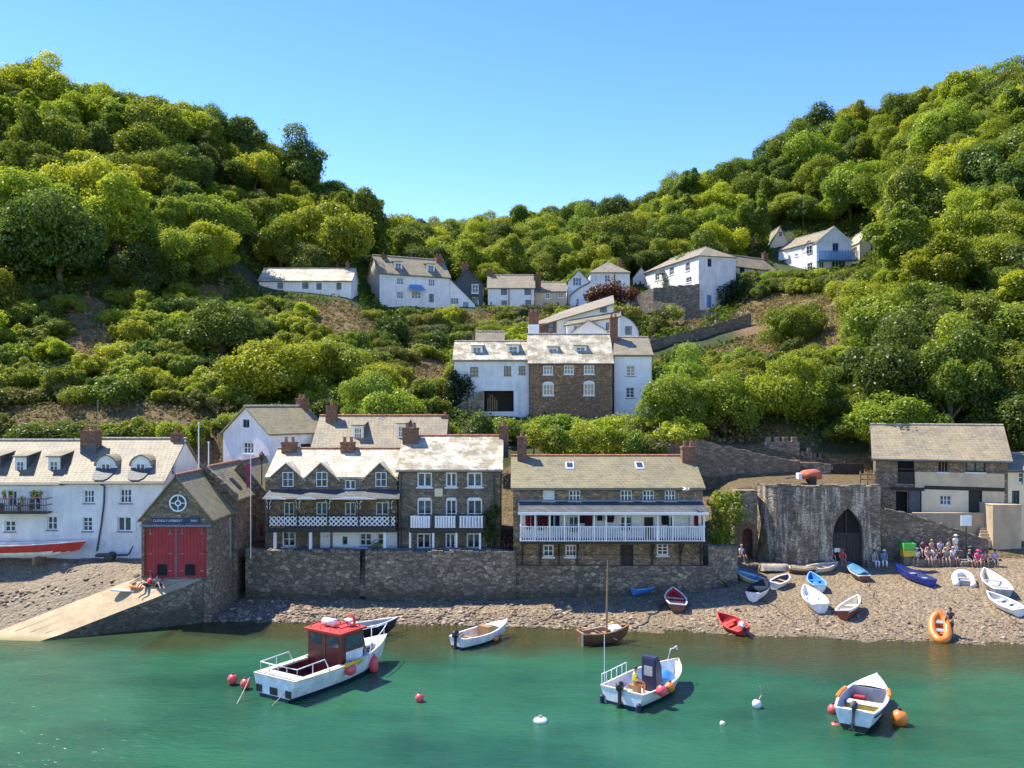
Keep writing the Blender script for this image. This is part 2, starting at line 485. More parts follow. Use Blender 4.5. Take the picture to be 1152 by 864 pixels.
t.L(t.mix(f, green, dry), t.p.inputs['Base Color']); t.p.inputs['Roughness'].default_value = .95
t.bump(n2, 1.0, .5)
tag(link('hillside', me, t.m), kind='structure')

SHX = np.array([-40, -28, -26, -19.4, -10, -4, 0, 4, 12, 20, 30, 60], float)
SHY = np.array([50.5, 51.5, 53, 57.7, 57.0, 56.6, 56.3, 55.8, 54.6, 53.2, 51.9, 50], float)
SLX = np.array([-60, -30, -25, -19.4, -5, 4, 11, 17, 25, 60], float)
SLS = np.array([.30, .30, .25, .10, .09, .10, .13, .19, .17, .17], float)
def beach(X, Y, rough=True):
    ys = np.interp(X, SHX, SHY); s = np.interp(X, SLX, SLS)
    d_ = Y - ys
    up = d_ * s * (1 - .012 * max(d_, 0)) if d_ > 0 else d_ * (.065 - .006 * max(d_, -20))
    zmax = float(np.interp(X, [-60, -22, -19, 10, 15, 25, 32, 60], [3.25, 3.25, 1.6, 1.6, 2.5, 2.7, 3.2, 3.2]))
    z = min(up, zmax)
    z = max(z, -3.5)
    if X < -17:
        sd = (X + 30.9) * -.458 + (Y - 53.6) * .889
        zl = min(.35 + .213 * max(X + 30.9, -1.2) + float(np.interp(X, [-29, -24.5], [.385, .29])) * (Y - 53.6), 3.25)
        zl -= .42 * min(max(1 - (sd - .2) / 2.5, 0), 1) * min(max((-24 - X) / 2, 0), 1)
        w = min(max((sd + 2.0) / 1.7, 0), 1) * min(max((-20.5 - X) / 2.5, 0), 1)
        lo = min(z, max(-3.5, (Y - 57.5) * .14)) if X < -21 else z
        z = lo * (1 - w) + zl * w
    if rough: z += .10 * noise.noise(Vector((X * .5, Y * .5, 0))) + .05 * noise.noise(Vector((X * 1.7, Y * 1.7, 5)))
    return z
bx = np.concatenate([np.arange(-140, -46, 6), np.arange(-46, 46, .35), np.arange(46, 140, 6)])
by = np.concatenate([np.arange(-60, 36, 6), np.arange(36, 68.2, .3)])
vv = np.array([[(X, Y, beach(X, Y)) for X in bx] for Y in by])
idx = np.arange(len(bx) * len(by)).reshape(len(by), len(bx))
q = np.stack([idx[:-1, :-1], idx[:-1, 1:], idx[1:, 1:], idx[1:, :-1]], -1).reshape(-1, 4)
me = np_mesh('beach', vv.reshape(-1, 3), q)
me.polygons.foreach_set('use_smooth', [True] * len(me.polygons))
t = NT('shingle')
v = t.coord('Object')
c1 = t.N('TexVoronoi'); c1.inputs['Scale'].default_value = 4.2; t.L(v, c1.inputs['Vector'])
c2 = t.N('TexVoronoi'); c2.inputs['Scale'].default_value = 10.0; t.L(v, c2.inputs['Vector'])
s1 = t.N('SeparateColor'); t.L(c1.outputs['Color'], s1.inputs[0])
s2 = t.N('SeparateColor'); t.L(c2.outputs['Color'], s2.inputs[0])
peb = t.ramp(s1.outputs[0], [(0, (.11, .075, .045)), (.35, (.205, .145, .088)), (.7, (.28, .205, .13)), (1, (.38, .295, .20))])
peb2 = t.ramp(s2.outputs[1], [(0, (.10, .07, .045)), (.5, (.24, .17, .105)), (1, (.42, .33, .225))])
big = t.noise(v, .25, 6, .7)
c = t.mix(.55, peb, peb2)
c = t.mix(t.ramp(big, [(.42, (0, 0, 0)), (.62, (.5, .5, .5))]), c, (.20, .14, .08))
sp = t.N('SeparateXYZ'); t.L(v, sp.inputs[0])
c = t.mix(t.ramp(t.math('ADD', t.math('MULTIPLY', sp.outputs[0], -.1), -2.0), [(0, (0, 0, 0)), (.4, (.6, .6, .6))]), c, t.mix(.5, c, (.20, .175, .14)))
c = t.mix(1.0, c, (.92, .93, .86), 'MULTIPLY')
wet = t.ramp(t.math('ADD', sp.outputs[2], t.math('MULTIPLY', t.noise(v, 1.2, 4), .25)), [(.06, (1, 1, 1)), (.34, (0, 0, 0))])
c = t.mix(wet, c, t.mix(.8, c, (.12, .095, .05), 'MIX'))
t.L(c, t.p.inputs['Base Color'])
t.p.inputs['Roughness'].default_value = .85
t.bump(t.math('ADD', t.math('MULTIPLY', c1.outputs['Distance'], -1.0), t.math('MULTIPLY', c2.outputs['Distance'], -.5)), .9, .12)
tag(link('beach', me, t.m), kind='structure')

# loose stones on the shingle: nobody could count them
rs = np.random.RandomState(5)
ico = BM(); bmesh.ops.create_icosphere(ico, subdivisions=1, radius=1)
IV = np.array([v.co[:] for v in ico.verts]); IF = np.array([[v.index for v in f.verts] for f in ico.faces]); ico.free()
V_, F_ = [], []; n0 = 0
def stone(X, Y, r):
    global n0
    s_ = np.array([r * rs.uniform(.8, 1.3), r * rs.uniform(.6, 1.0), r * rs.uniform(.35, .7)])
    a_ = rs.uniform(0, 6.28)
    p_ = IV * rs.uniform(.8, 1.15, (len(IV), 1)) * s_
    c_, s2_ = math.cos(a_), math.sin(a_)
    p_ = np.stack([p_[:, 0] * c_ - p_[:, 1] * s2_, p_[:, 0] * s2_ + p_[:, 1] * c_, p_[:, 2]], 1)
    V_.append(p_ + np.array([X, Y, beach(X, Y) + r * .12])); F_.append(IF + n0); n0 += len(IV)
for _ in range(6500):
    X = rs.uniform(-20.5, 34)
    ys = np.interp(X, SHX, SHY)
    d_ = abs(rs.normal(0, 1)) * (2.2 if X < 8 else 3.5) - .5
    if X > 8 and rs.rand() < .35: continue
    Y = ys + d_
    if Y > (61.8 if X < 13.5 else 65.5): continue
    stone(X, Y, rs.gamma(2.0, .034 if X < 8 else .022) + .03)
for _ in range(300):
    X = rs.uniform(-44, -23.5); Y = rs.uniform(53, 61.5)
    stone(X, Y, rs.gamma(2.0, .035) + .03)
for _ in range(60):
    X = rs.normal(-31.3, 1.6); Y = rs.normal(57.2, .5)
    stone(X, Y, rs.uniform(.07, .2))
me = bpy.data.meshes.new('loose_stones')
me.from_pydata(np.concatenate(V_).tolist(), [], np.concatenate(F_).tolist())
t = NT('beach_stone')
g = t.N('NewGeometry')
t.L(t.ramp(g.outputs['Random Per Island'], [(0, (.10, .07, .045)), (.4, (.20, .145, .09)), (.75, (.28, .21, .135)), (1, (.42, .34, .24))]), t.p.inputs['Base Color'])
t.p.inputs['Roughness'].default_value = .85
tag(link('loose_stones', me, t.m), kind='stuff')

# ---- water
wx = np.concatenate([np.arange(-150, -44, 8), np.arange(-44, 44.1, .5), np.arange(48, 150, 8)])
wy = np.concatenate([np.arange(-70, 36, 4), np.arange(36, 60.1, .3)])
vv = np.array([[(X, Y, 0) for X in wx] for Y in wy], float)
dep = np.array([[-beach(X, Y) for X in wx] for Y in wy])
idx = np.arange(len(wx) * len(wy)).reshape(len(wy), len(wx))
q = np.stack([idx[:-1, :-1], idx[:-1, 1:], idx[1:, 1:], idx[1:, :-1]], -1).reshape(-1, 4)
me = np_mesh('sea', vv.reshape(-1, 3), q)
at = me.attributes.new('depth', 'FLOAT', 'POINT'); at.data.foreach_set('value', dep.astype(np.float32).ravel())
t = NT('sea_water')
v = t.coord('World', (.55, 1.5, 1))
v2 = t.coord('World', (.5, 1.1, 1))
w1 = t.noise(v, 2.6, 4, .55); w2 = t.noise(v2, .55, 4, .6); w3 = t.noise(v, 7.0, 2, .5)
patch = t.noise(t.coord('World', (1, 1.6, 1)), .10, 5, .6)
h = t.math('ADD', t.math('ADD', t.math('MULTIPLY', w1, .5), t.math('MULTIPLY', w2, .9)), t.math('MULTIPLY', w3, .12))
bp = t.N('Bump'); bp.inputs['Strength'].default_value = .6; bp.inputs['Distance'].default_value = .22
t.L(h, bp.inputs['Height'])
deepc = t.ramp(patch, [(.35, (.011, .062, .029)), (.6, (.024, .108, .051))])
a = t.N('Attribute', attribute_name='depth')
dd = t.math('ADD', a.outputs['Fac'], t.math('MULTIPLY', t.math('SUBTRACT', patch, .5), .9))
shal = t.ramp(dd, [(.0, (1, 1, 1)), (.9, (0, 0, 0))])
colr = t.mix(t.ramp(dd, [(.2, (0, 0, 0)), (1.15, (1, 1, 1))]), (.060, .070, .026), deepc)
t.L(colr, t.p.inputs['Base Color']); t.p.inputs['Roughness'].default_value = .24; t.p.inputs['IOR'].default_value = 1.33
t.L(bp.outputs[0], t.p.inputs['Normal'])
tr = t.N('BsdfTransparent'); tr.inputs[0].default_value = (.62, .66, .42, 1)
gl = t.N('BsdfGlossy'); gl.inputs['Roughness'].default_value = .08; t.L(bp.outputs[0], gl.inputs['Normal'])
fr = t.N('Fresnel'); fr.inputs[0].default_value = 1.33; t.L(bp.outputs[0], fr.inputs['Normal'])
m1 = t.N('MixShader'); t.L(fr.outputs[0], m1.inputs[0]); t.L(tr.outputs[0], m1.inputs[1]); t.L(gl.outputs[0], m1.inputs[2])
m2 = t.N('MixShader'); t.L(t.math('MULTIPLY', shal, .8), m2.inputs[0]); t.L(t.p.outputs[0], m2.inputs[1]); t.L(m1.outputs[0], m2.inputs[2])
t.L(m2.outputs[0], t.out.inputs[0])
tag(link('sea', me, t.m), kind='structure')
# ------------------------------------------------------------ vegetation
def foliage(name, ca, cb, rnd=.25, trans=.5):
    t = NT(name)
    a = t.N('Attribute', attribute_name='tint')
    oi = t.N('ObjectInfo')
    c = t.mix(a.outputs['Fac'], ca, cb)
    h = t.N('HueSaturation'); t.L(c, h.inputs['Color'])
    mr = t.N('MapRange'); t.L(oi.outputs['Random'], mr.inputs[0]); mr.inputs[3].default_value = 1 - rnd * 1.4; mr.inputs[4].default_value = 1 + rnd
    t.L(mr.outputs[0], h.inputs['Value'])
    m2 = t.N('MapRange'); t.L(t.math('FRACT', t.math('MULTIPLY', oi.outputs['Random'], 7.31)), m2.inputs[0]); m2.inputs[3].default_value = .485; m2.inputs[4].default_value = .512
    t.L(m2.outputs[0], h.inputs['Hue'])
    df = t.N('BsdfDiffuse'); t.L(h.outputs[0], df.inputs[0])
    tl = t.N('BsdfTranslucent')
    t.L(t.mix(1.0, h.outputs[0], (1.25, 1.15, .55), 'MULTIPLY'), tl.inputs[0])
    gl = t.N('BsdfGlossy'); gl.inputs['Roughness'].default_value = .45; gl.inputs[0].default_value = (.5, .5, .45, 1)
    m = t.N('MixShader'); m.inputs[0].default_value = trans; t.L(df.outputs[0], m.inputs[1]); t.L(tl.outputs[0], m.inputs[2])
    mm = t.N('MixShader'); mm.inputs[0].default_value = .05; t.L(m.outputs[0], mm.inputs[1]); t.L(gl.outputs[0], mm.inputs[2])
    t.L(mm.outputs[0], t.out.inputs[0])
    return t.m
FOL = {
 'bright': foliage('bright_leaves', (.210, .280, .020), (.380, .440, .040)),
 'mid': foliage('mid_green_leaves', (.140, .210, .022), (.275, .350, .040)),
 'dark': foliage('dark_green_leaves', (.072, .125, .022), (.155, .225, .036), .2),
 'olive': foliage('olive_leaves', (.135, .160, .034), (.235, .255, .060)),
 'grey': foliage('grey_green_leaves', (.075, .10, .05), (.15, .175, .095)),
 'copper': foliage('copper_leaves', (.085, .028, .020), (.17, .065, .035), .05),
 'ivy': foliage('ivy_leaves', (.020, .050, .012), (.050, .095, .020), .1),
}
BARK = plain('bark', (.11, .085, .06), .9, .3, 4, bump=.5)

def leaves_mesh(name, C, Nn, size, rs, tint):
    n = len(C)
    Nn = Nn / np.maximum(np.linalg.norm(Nn, axis=1, keepdims=True), 1e-6)
    ref = rs.normal(size=(n, 3))
    U = np.cross(Nn, ref); U /= np.maximum(np.linalg.norm(U, axis=1, keepdims=True), 1e-6)
    W = np.cross(Nn, U)
    s = size * rs.uniform(.6, 1.35, (n, 1))
    bend = Nn * s * .25
    V = np.stack([C - U * s, C + W * s * .6 + bend, C + U * s, C - W * s * .6 + bend], 1).reshape(-1, 3)
    Q = np.arange(n * 4).reshape(n, 4)
    me = np_mesh(name, V, Q)
    at = me.attributes.new('tint', 'FLOAT', 'FACE')
    at.data.foreach_set('value', np.clip(tint, 0, 1).astype(np.float32))
    return me

def crown_pts(rs, rx, rz, cz, npuff, nleaf, low=-.35, pr=(.15, .42), spread=(.45, .95), lean=0):
    D = rs.normal(size=(npuff * 4, 3)); D /= np.linalg.norm(D, axis=1, keepdims=True)
    D = D[D[:, 2] > low][:npuff]
    v1, v2 = rs.normal(size=3), rs.normal(size=3)
    wob = rs.uniform(.82, 1.12, len(D)) * (1 + .20 * np.sin(2.4 * (D @ v1) + rs.uniform(0, 6)) + .16 * np.sin(3.6 * (D @ v2) + rs.uniform(0, 6)))
    rad = rs.uniform(*spread, len(D)) * wob
    PC = D * rad[:, None] * np.array([rx, rx * rs.uniform(.85, 1.1), rz]) + np.array([lean, 0, cz])
    PR = rs.uniform(*pr, len(D)) * rx
    C, N_, T = [], [], []
    w = PR ** 2 / (PR ** 2).sum()
    pt = rs.uniform(0, 1, len(D))
    for i in range(len(D)):
        k = max(8, int(nleaf * w[i] * 1.9))
        d_ = rs.normal(size=(k, 3)); d_[:, 2] += .25; d_ /= np.linalg.norm(d_, axis=1, keepdims=True)
        r_ = PR[i] * (.50 + .60 * rs.rand(k) ** .55 + .35 * (rs.rand(k) < .08)) * (1 + .13 * np.sin(d_[:, 0] * 7 + i) * np.cos(d_[:, 1] * 6 + d_[:, 2] * 5))
        p = PC[i] + d_ * r_[:, None] * np.array([1, 1, .85])
        dist = np.linalg.norm(p[:, None] - PC[None], axis=2) / PR[None]
        dist[:, i] = 9
        ok = dist.min(axis=1) > .66
        p = p[ok]; d2 = d_[ok]
        C.append(p); N_.append(d2 * .5 + np.array([0, 0, .5]) + rs.normal(size=d2.shape) * .5)
        T.append(np.clip(pt[i] * .55 + rs.normal(.22, .2, len(p)), 0, 1))
    return np.concatenate(C), np.concatenate(N_), np.concatenate(T), PC

def trunk_mesh(name, rs, cz, PC, r=.28, H0=-1.5):
    bm = BM()
    top = Vector((rs.uniform(-.3, .3), rs.uniform(-.3, .3), cz * .75))
    tube(bm, [(0, 0, H0), (rs.uniform(-.15, .15), rs.uniform(-.15, .15), cz * .35), top], [r * 1.25, r, r * .6], 8)
    for i in rs.choice(len(PC), min(7, len(PC)), replace=False):
        e = Vector(PC[i]); b = Vector((0, 0, cz * rs.uniform(.35, .75))) ; b.xy = top.xy * (b.z / top.z)
        m_ = (b + e) / 2 + Vector((0, 0, .3))
        tube(bm, [b, m_, e], [r * .45, r * .28, r * .08], 6)
    me = bpy.data.meshes.new(name); bm.to_mesh(me); bm.free()
    me.materials.append(BARK)
    return me

PROTO = {}
def build_protos():
    spec = []
    for i in range(7): spec.append(('broad', i, 4.3, 3.9, 4.5, 58, 19000, .155, -.6))
    for i in range(3): spec.append(('tall', i, 3.3, 4.6, 5.2, 50, 17000, .155, -.6))
    for i in range(5): spec.append(('bush', i, 2.0, 1.5, 1.0, 30, 6500, .11, -.25))
    for i in range(3): spec.append(('low', i, 2.6, 1.15, .7, 34, 7000, .11, -.15))
    for kind, i, rx, rz, cz, npf, nl, ls, low in spec:
        rs = np.random.RandomState(100 + len(PROTO) * 7)
        C, N_, T, PC = crown_pts(rs, rx, rz, cz, npf, nl, low)
        for m in (['bright', 'mid', 'dark'] if kind in ('broad', 'tall') else ['bright', 'mid', 'dark', 'olive', 'grey', 'copper']):
            pass
        PROTO[(kind, i)] = (leaves_mesh('crown', C, N_, ls, rs, T), trunk_mesh('trunk', rs, cz, PC, .3 if kind in ('broad', 'tall') else .09), rx, rz, cz)
build_protos()
PK = {k: sorted(i for kk, i in PROTO if kk == k) for k in ('broad', 'tall', 'bush', 'low')}
_dup = {}
def plant(kind, i, folk, X, Y, z, s, rot, name, label, cat, group, sz=1.0):
    crown, trunk, rx, rz, cz = PROTO[(kind, i)]
    key = (kind, i, folk)
    if key not in _dup:
        c = crown.copy(); c.materials.clear(); c.materials.append(FOL[folk]); _dup[key] = c
    o = empty(name, (X, Y, z), rot, label, cat, group)
    hh_ = (X * 12.9898 + Y * 78.233) % 1.0
    o.scale = (s * (.86 + .3 * hh_), s * (1.14 - .28 * hh_), s * sz)
    o.rotation_euler = (R(9 * (hh_ - .5)), R(12 * (((X * 7.7 + Y * 3.1) % 1.0) - .5)), rot)
    c = bpy.data.objects.new('crown', _dup[key]); COL.objects.link(c); c.parent = o
    tr = bpy.data.objects.new('trunk' if kind in ('broad', 'tall') else 'stem', trunk); COL.objects.link(tr); tr.parent = o
    return o

# pixel boxes that must stay clear of nearer trees, with the distance of what stands there
CLEAR = [
 (712, 294, 762, 330, 163, 5), (872, 262, 920, 306, 171, 5),
 (262, 280, 402, 334, 124, 8), (424, 284, 532, 348, 136, 8), (530, 292, 550, 345, 141, 7), (544, 300, 608, 346, 143, 8), (604, 308, 640, 346, 145, 6),
 (638, 290, 714, 342, 146, 8), (712, 272, 832, 358, 144, 9), (818, 284, 876, 308, 160, 7), (870, 248, 965, 306, 162, 9), (952, 252, 994, 300, 168, 8), (866, 248, 890, 285, 178, 6),
 (508, 376, 600, 466, 95, 8), (592, 370, 690, 470, 95, 8), (688, 376, 738, 470, 95, 7), (592, 326, 726, 392, 111, 12),
 (724, 340, 852, 392, 130, 1), (640, 318, 716, 345, 131, 3), (-100, 470, 216, 640, 62, 9), (155, 520, 300, 655, 57, 14), (245, 450, 362, 530, 72, 9), (350, 455, 505, 520, 74, 6),
 (298, 480, 580, 640, 63, 8), (575, 495, 795, 640, 62, 8), (826, 535, 985, 640, 66, 8), (976, 466, 1142, 600, 72, 9), (1128, 510, 1300, 600, 70, 9), (856, 488, 902, 530, 80, 4),
 (735, 485, 990, 560, 77, 3), (985, 560, 1120, 640, 68, 3), (545, 258, 640, 300, 150, 1), (735, 262, 800, 290, 145, 1),
 (508, 440, 545, 476, 93, 4), (540, 438, 595, 472, 94, 6), (60, 335, 126, 402, 91, 1), (845, 330, 950, 385, 108, 1), (900, 525, 985, 556, 74, 3),
]
def blocked(X, Y, z, rx, top, pad=0):
    x, yt = pix((X, Y, z + top)); yb = pix((X, Y, z))[1]
    w = rx * FPX / Y
    for (x0, y0, x1, y1, hy, hd) in CLEAR:
        if hd >= 6 and hy > 90:
            hX = ((x0 + x1) / 2 - CX) / FPX * (hy + 3); dx, dy = X - hX, Y - hy - 3
            al = dx * -.87 + dy * .5; la = dx * .5 + dy * .87
            if 0 < al < 10 + (x1 - x0) * hy / FPX * .5 and abs(la) < 4 + .5 * rx and top > 4: return True
    for (x0, y0, x1, y1, hy, hd) in CLEAR:
        if Y < hy + .5 and x + w * .8 > x0 and x - w * .8 < x1 and yt < y1 - 3 and yb > y0: return True
        if hy - 1.0 < Y < hy + hd and x + w * .7 > x0 and x - w * .7 < x1: return True
    return False

def region(x, y):
    if x < 425: 
        return 'on the left hillside skyline' if y < 175 + max(0, (x - 150)) * .35 else ('in the wood high on the left hillside' if y < 330 else 'on the lower left slope')
    if x < 800: return 'in the valley above the white houses' if y < 340 else 'in the middle gardens between the houses'
    return ('in the wood on the right hillside' if y < 300 else 'on the lower right slope')
placed = []
rs = np.random.RandomState(11)
counts = {}
SHADE = {'bright': 'bright yellow-green', 'mid': 'mid-green', 'dark': 'dark green', 'olive': 'olive-green', 'grey': 'grey-green', 'copper': 'copper-red'}
def try_tree(x, Y, kind, folk, s, dmin, sz=1.0, force=False):
    X = (x - CX) / FPX * Y
    z = zt(X, Y)
    y = HY + FPX * (CAM_H - z) / Y
    _, _, rx, rz, cz = PROTO[(kind, PK[kind][0])]
    top = (cz + rz) * s * sz
    if not force:
        if blocked(X, Y, z, rx * s, top): return False
        for (a, b, r_) in placed:
            if (a - X) ** 2 + (b - Y) ** 2 < (dmin * (r_ + rx * s)) ** 2: return False
    placed.append((X, Y, rx * s))
    i = PK[kind][rs.randint(len(PK[kind]))]
    reg = region(x, y)
    if kind == 'broad': nm, ct = {'bright': 'bright_broadleaf_tree', 'mid': 'broadleaf_tree', 'dark': 'dark_broadleaf_tree'}.get(folk, 'broadleaf_tree'), 'tree'; lb = f'{SHADE[folk]} round-crowned tree {reg}'  # species unknown; these names only split the broadleaf trees by leaf colour
    elif kind == 'tall': nm, ct = 'upright_tree', 'tree'; lb = f'{SHADE[folk]} tall narrow tree {reg}'
    elif kind == 'bush': nm, ct = 'shrub', 'shrub'; lb = f'{SHADE[folk]} rounded shrub {reg}'
    else: nm, ct = 'low_bush', 'bush'; lb = f'{SHADE[folk]} low spreading bush {reg}'
    plant(kind, i, folk, X, Y, z - (1.5 if (kind == 'broad' and y > 318) else .3) * s, s, rs.uniform(0, 6.28), nm, lb, ct, lb.split(' ', 1)[1] + 's' if False else 'vegetation: ' + lb, sz)
    counts[nm] = counts.get(nm, 0) + 1
    return True
def sky_top(x): return None
def pick(p): 
    k_ = list(p); w = np.array([p[a] for a in k_], float); return k_[rs.choice(len(k_), p=w / w.sum())]

def visible(X, Y, top):
    "is a tree of this height here seen over the ground in front of it"
    x = CX + FPX * X / Y
    a = (zt(X, Y) + top - CAM_H) / Y
    for Yq in np.arange(66, Y - 4, 4.0):
        if (zt(X * Yq / Y, Yq) - CAM_H) / Yq > a: return False
    return True

def forest(n, xr, yr, Yr, kinds, folks, sr, dmin, cond=None):
    got = 0
    for _ in range(n):
        x = rs.uniform(*xr); Y = math.sqrt(rs.uniform(Yr[0] ** 2, Yr[1] ** 2))
        X = (x - CX) / FPX * Y; z = zt(X, Y); y = HY + FPX * (CAM_H - z) / Y
        if not (yr[0] <= y <= yr[1]): continue
        if cond and not cond(x, y, Y): continue
        s = rs.uniform(*sr); kd = pick(kinds)
        if kd == 'tall': s = min(s, 1.1)
        if not visible(X, Y, (6 if kd in ('broad', 'tall') else 1.5) * s): continue
        if try_tree(x, Y, kd, pick(folks), s, dmin, rs.uniform(.74, 1.24)): got += 1
    return got
DK = lambda b, m, d_: {'bright': b, 'mid': m, 'dark': d_}
g1 = forest(4000, (-70, 430), (60, 330), (85, 172), {'broad': 8, 'tall': 1}, DK(3.5, 4, 3), (.55, 1.2), .58)
g2 = forest(4500, (860, 1220), (60, 300), (95, 226), {'broad': 8, 'tall': 2}, DK(4, 4, 2.5), (.65, 1.35), .60)
g3 = forest(3500, (418, 862), (200, 338), (140, 246), {'broad': 8, 'tall': 1.5}, DK(4, 4, 2.5), (.6, 1.1), .62)
g4 = forest(3000, (985, 1230), (300, 520), (80, 120), {'broad': 6, 'tall': 1}, DK(3, 4, 3.5), (.75, 1.2), .58)
g4b = forest(1500, (740, 1000), (385, 520), (82, 112), {'broad': 5, 'bush': 2}, DK(2.5, 4, 3.5), (.6, .85), .60)
g5 = forest(2500, (-60, 430), (330, 500), (74, 128), {'broad': 2.2, 'bush': 4, 'low': 2}, {'bright': 4, 'mid': 4, 'dark': 2, 'olive': 1}, (.65, 1.0), .56, lambda x, y, Y: bare((x - CX) / FPX * Y, Y) < .35)
g6 = forest(3500, (-60, 560), (300, 505), (74, 140), {'bush': 5, 'low': 4}, {'bright': 4, 'mid': 4, 'dark': 2, 'olive': 2, 'grey': 1}, (.75, 1.3), .66, lambda x, y, Y: bare((x - CX) / FPX * Y, Y) < .5)
g7 = forest(5000, (420, 1010), (290, 510), (74, 165), {'bush': 5, 'low': 4}, {'bright': 4, 'mid': 4, 'dark': 2, 'olive': 3, 'grey': 1}, (.75, 1.25), .66, lambda x, y, Y: bare((x - CX) / FPX * Y, Y) < .70)
print('VEG', g1, g2, g3, g4, g4b, g5, g6, g7, counts)

for x_, Y_, f_, s_, k_ in ((858, 205, 'dark', 1.05, 'broad'), (874, 207, 'dark', 1.35, 'broad'), (890, 206, 'mid', 1.3, 'broad'), (906, 208, 'dark', 1.2, 'broad'), (772, 214, 'dark', 1.0, 'tall'), (950, 205, 'mid', 1.1, 'broad')):
    try_tree(x_, Y_, k_, f_, s_, .5, 1.08, force=True)
# undergrowth covering the slopes: one mass nobody could count
def undergrowth():
    n = 330000
    x = rs.uniform(-80, 1230, n); Y = np.sqrt(rs.uniform(72 ** 2, 200 ** 2, n))
    X = (x - CX) / FPX * Y
    C, N_, S, B = [], [], [], []
    for i in range(n):
        yy = Y[i]
        z = zt(X[i], yy)
        y = HY + FPX * (CAM_H - z) / yy
        if yy < 79 and (y > 485): continue
        if z < 9 or y > 500: continue
        hid = False
        for (x0, y0, x1, y1, hy, hd) in CLEAR:
            if hd < 4.5: continue
            if hy - .8 < yy < hy + hd and x0 - 2 < x[i] < x1 + 2: hid = True; break
            if hy - 3 < yy < hy and x0 < x[i] < x1: hid = rs.rand() < .5
        if hid: continue
        if 720 < x[i] < 850 and -4.5 < yy - np.interp(x[i], [722, 760, 800, 845], [119, 122, 125, 129]) < 2: continue
        b = bare(X[i], yy)
        nz = noise.noise(Vector((X[i] * .35, yy * .35, 1.7))); n2 = noise.noise(Vector((X[i] * 1.1, yy * 1.1, 8.7)))
        if b > .4 and nz + n2 < -.5: continue
        hgt = max(0.03, (.55 + .9 * nz + .5 * n2)) * (.35 if b > .45 else 1.0)
        C.append((X[i], yy, z + rs.rand() * hgt + .02)); N_.append((rs.normal() * .7, rs.normal() * .7 - .35, .7 + rs.normal() * .4))
        S.append((.10 if b > .45 else .15) + .0008 * yy)
        B.append(np.clip((.50 + .5 * rs.rand()) if b + .25 * nz > .42 else rs.rand() * .5 + .12 * nz, 0, 1))
    me = leaves_mesh('undergrowth', np.array(C), np.array(N_), 1.0 * np.array(S)[:, None], rs, np.array(B))
    t = NT('undergrowth_leaves')
    a = t.N('Attribute', attribute_name='tint')
    c = t.ramp(a.outputs['Fac'], [(0, (.055, .090, .014)), (.3, (.12, .165, .022)), (.58, (.20, .225, .036)), (.70, (.16, .115, .05)), (.85, (.24, .16, .08)), (1, (.36, .28, .14))])
    df = t.N('BsdfDiffuse'); t.L(c, df.inputs[0]); tl = t.N('BsdfTranslucent'); t.L(c, tl.inputs[0])
    m = t.N('MixShader'); m.inputs[0].default_value = .3; t.L(df.outputs[0], m.inputs[1]); t.L(tl.outputs[0], m.inputs[2]); t.L(m.outputs[0], t.out.inputs[0])
    tag(link('undergrowth', me, t.m), kind='stuff')
undergrowth()

# the wood going on past both edges of the view, one mass
def outer_wood():
    V_, T_ = [], []; rq = np.random.RandomState(21); pts_ = []
    for _ in range(1500):
        x = rq.uniform(-420, -74) if rq.rand() < .5 else rq.uniform(1228, 1560)
        Y = math.sqrt(rq.uniform(82 ** 2, 185 ** 2)); X = (x - CX) / FPX * Y
        if any((a - X) ** 2 + (b - Y) ** 2 < 5.0 ** 2 for a, b in pts_): continue
        pts_.append((X, Y))
        crown = PROTO[('broad', PK['broad'][rq.randint(7)])][0]
        n_ = len(crown.vertices); co = np.empty(n_ * 3, np.float32); crown.vertices.foreach_get('co', co)
        co = co.reshape(-1, 4, 3)[rq.randint(0, n_ // 4, 2200)]
        c_ = co.mean(axis=1, keepdims=True); co = (co - c_) * 1.9 + c_
        a = rq.uniform(0, 6.28); s = rq.uniform(.8, 1.25)
        co = np.stack([co[..., 0] * math.cos(a) - co[..., 1] * math.sin(a), co[..., 0] * math.sin(a) + co[..., 1] * math.cos(a), co[..., 2]], -1) * s
        V_.append(co.reshape(-1, 3) + np.array([X, Y, zt(X, Y) - .3])); T_.append(np.clip(rq.normal(.4, .25) + rq.normal(0, .15, len(co)), 0, 1))
    V_ = np.concatenate(V_); T_ = np.concatenate(T_)
    me = np_mesh('outer_wood', V_, np.arange(len(V_)).reshape(-1, 4))
    at = me.attributes.new('tint', 'FLOAT', 'FACE'); at.data.foreach_set('value', T_.astype(np.float32))
    tag(link('outer_wood', me, FOL['mid']), kind='stuff')
outer_wood()
# ------------------------------------------------------------ buildings
def ray_plane(x, y, p0, n):
    o = Vector((0, 0, CAM_H)); d_ = Vector(((x - CX) / FPX, 1.0, -(y - HY) / FPX))
    t_ = (p0 - o).dot(n) / d_.dot(n)
    return o + d_ * t_

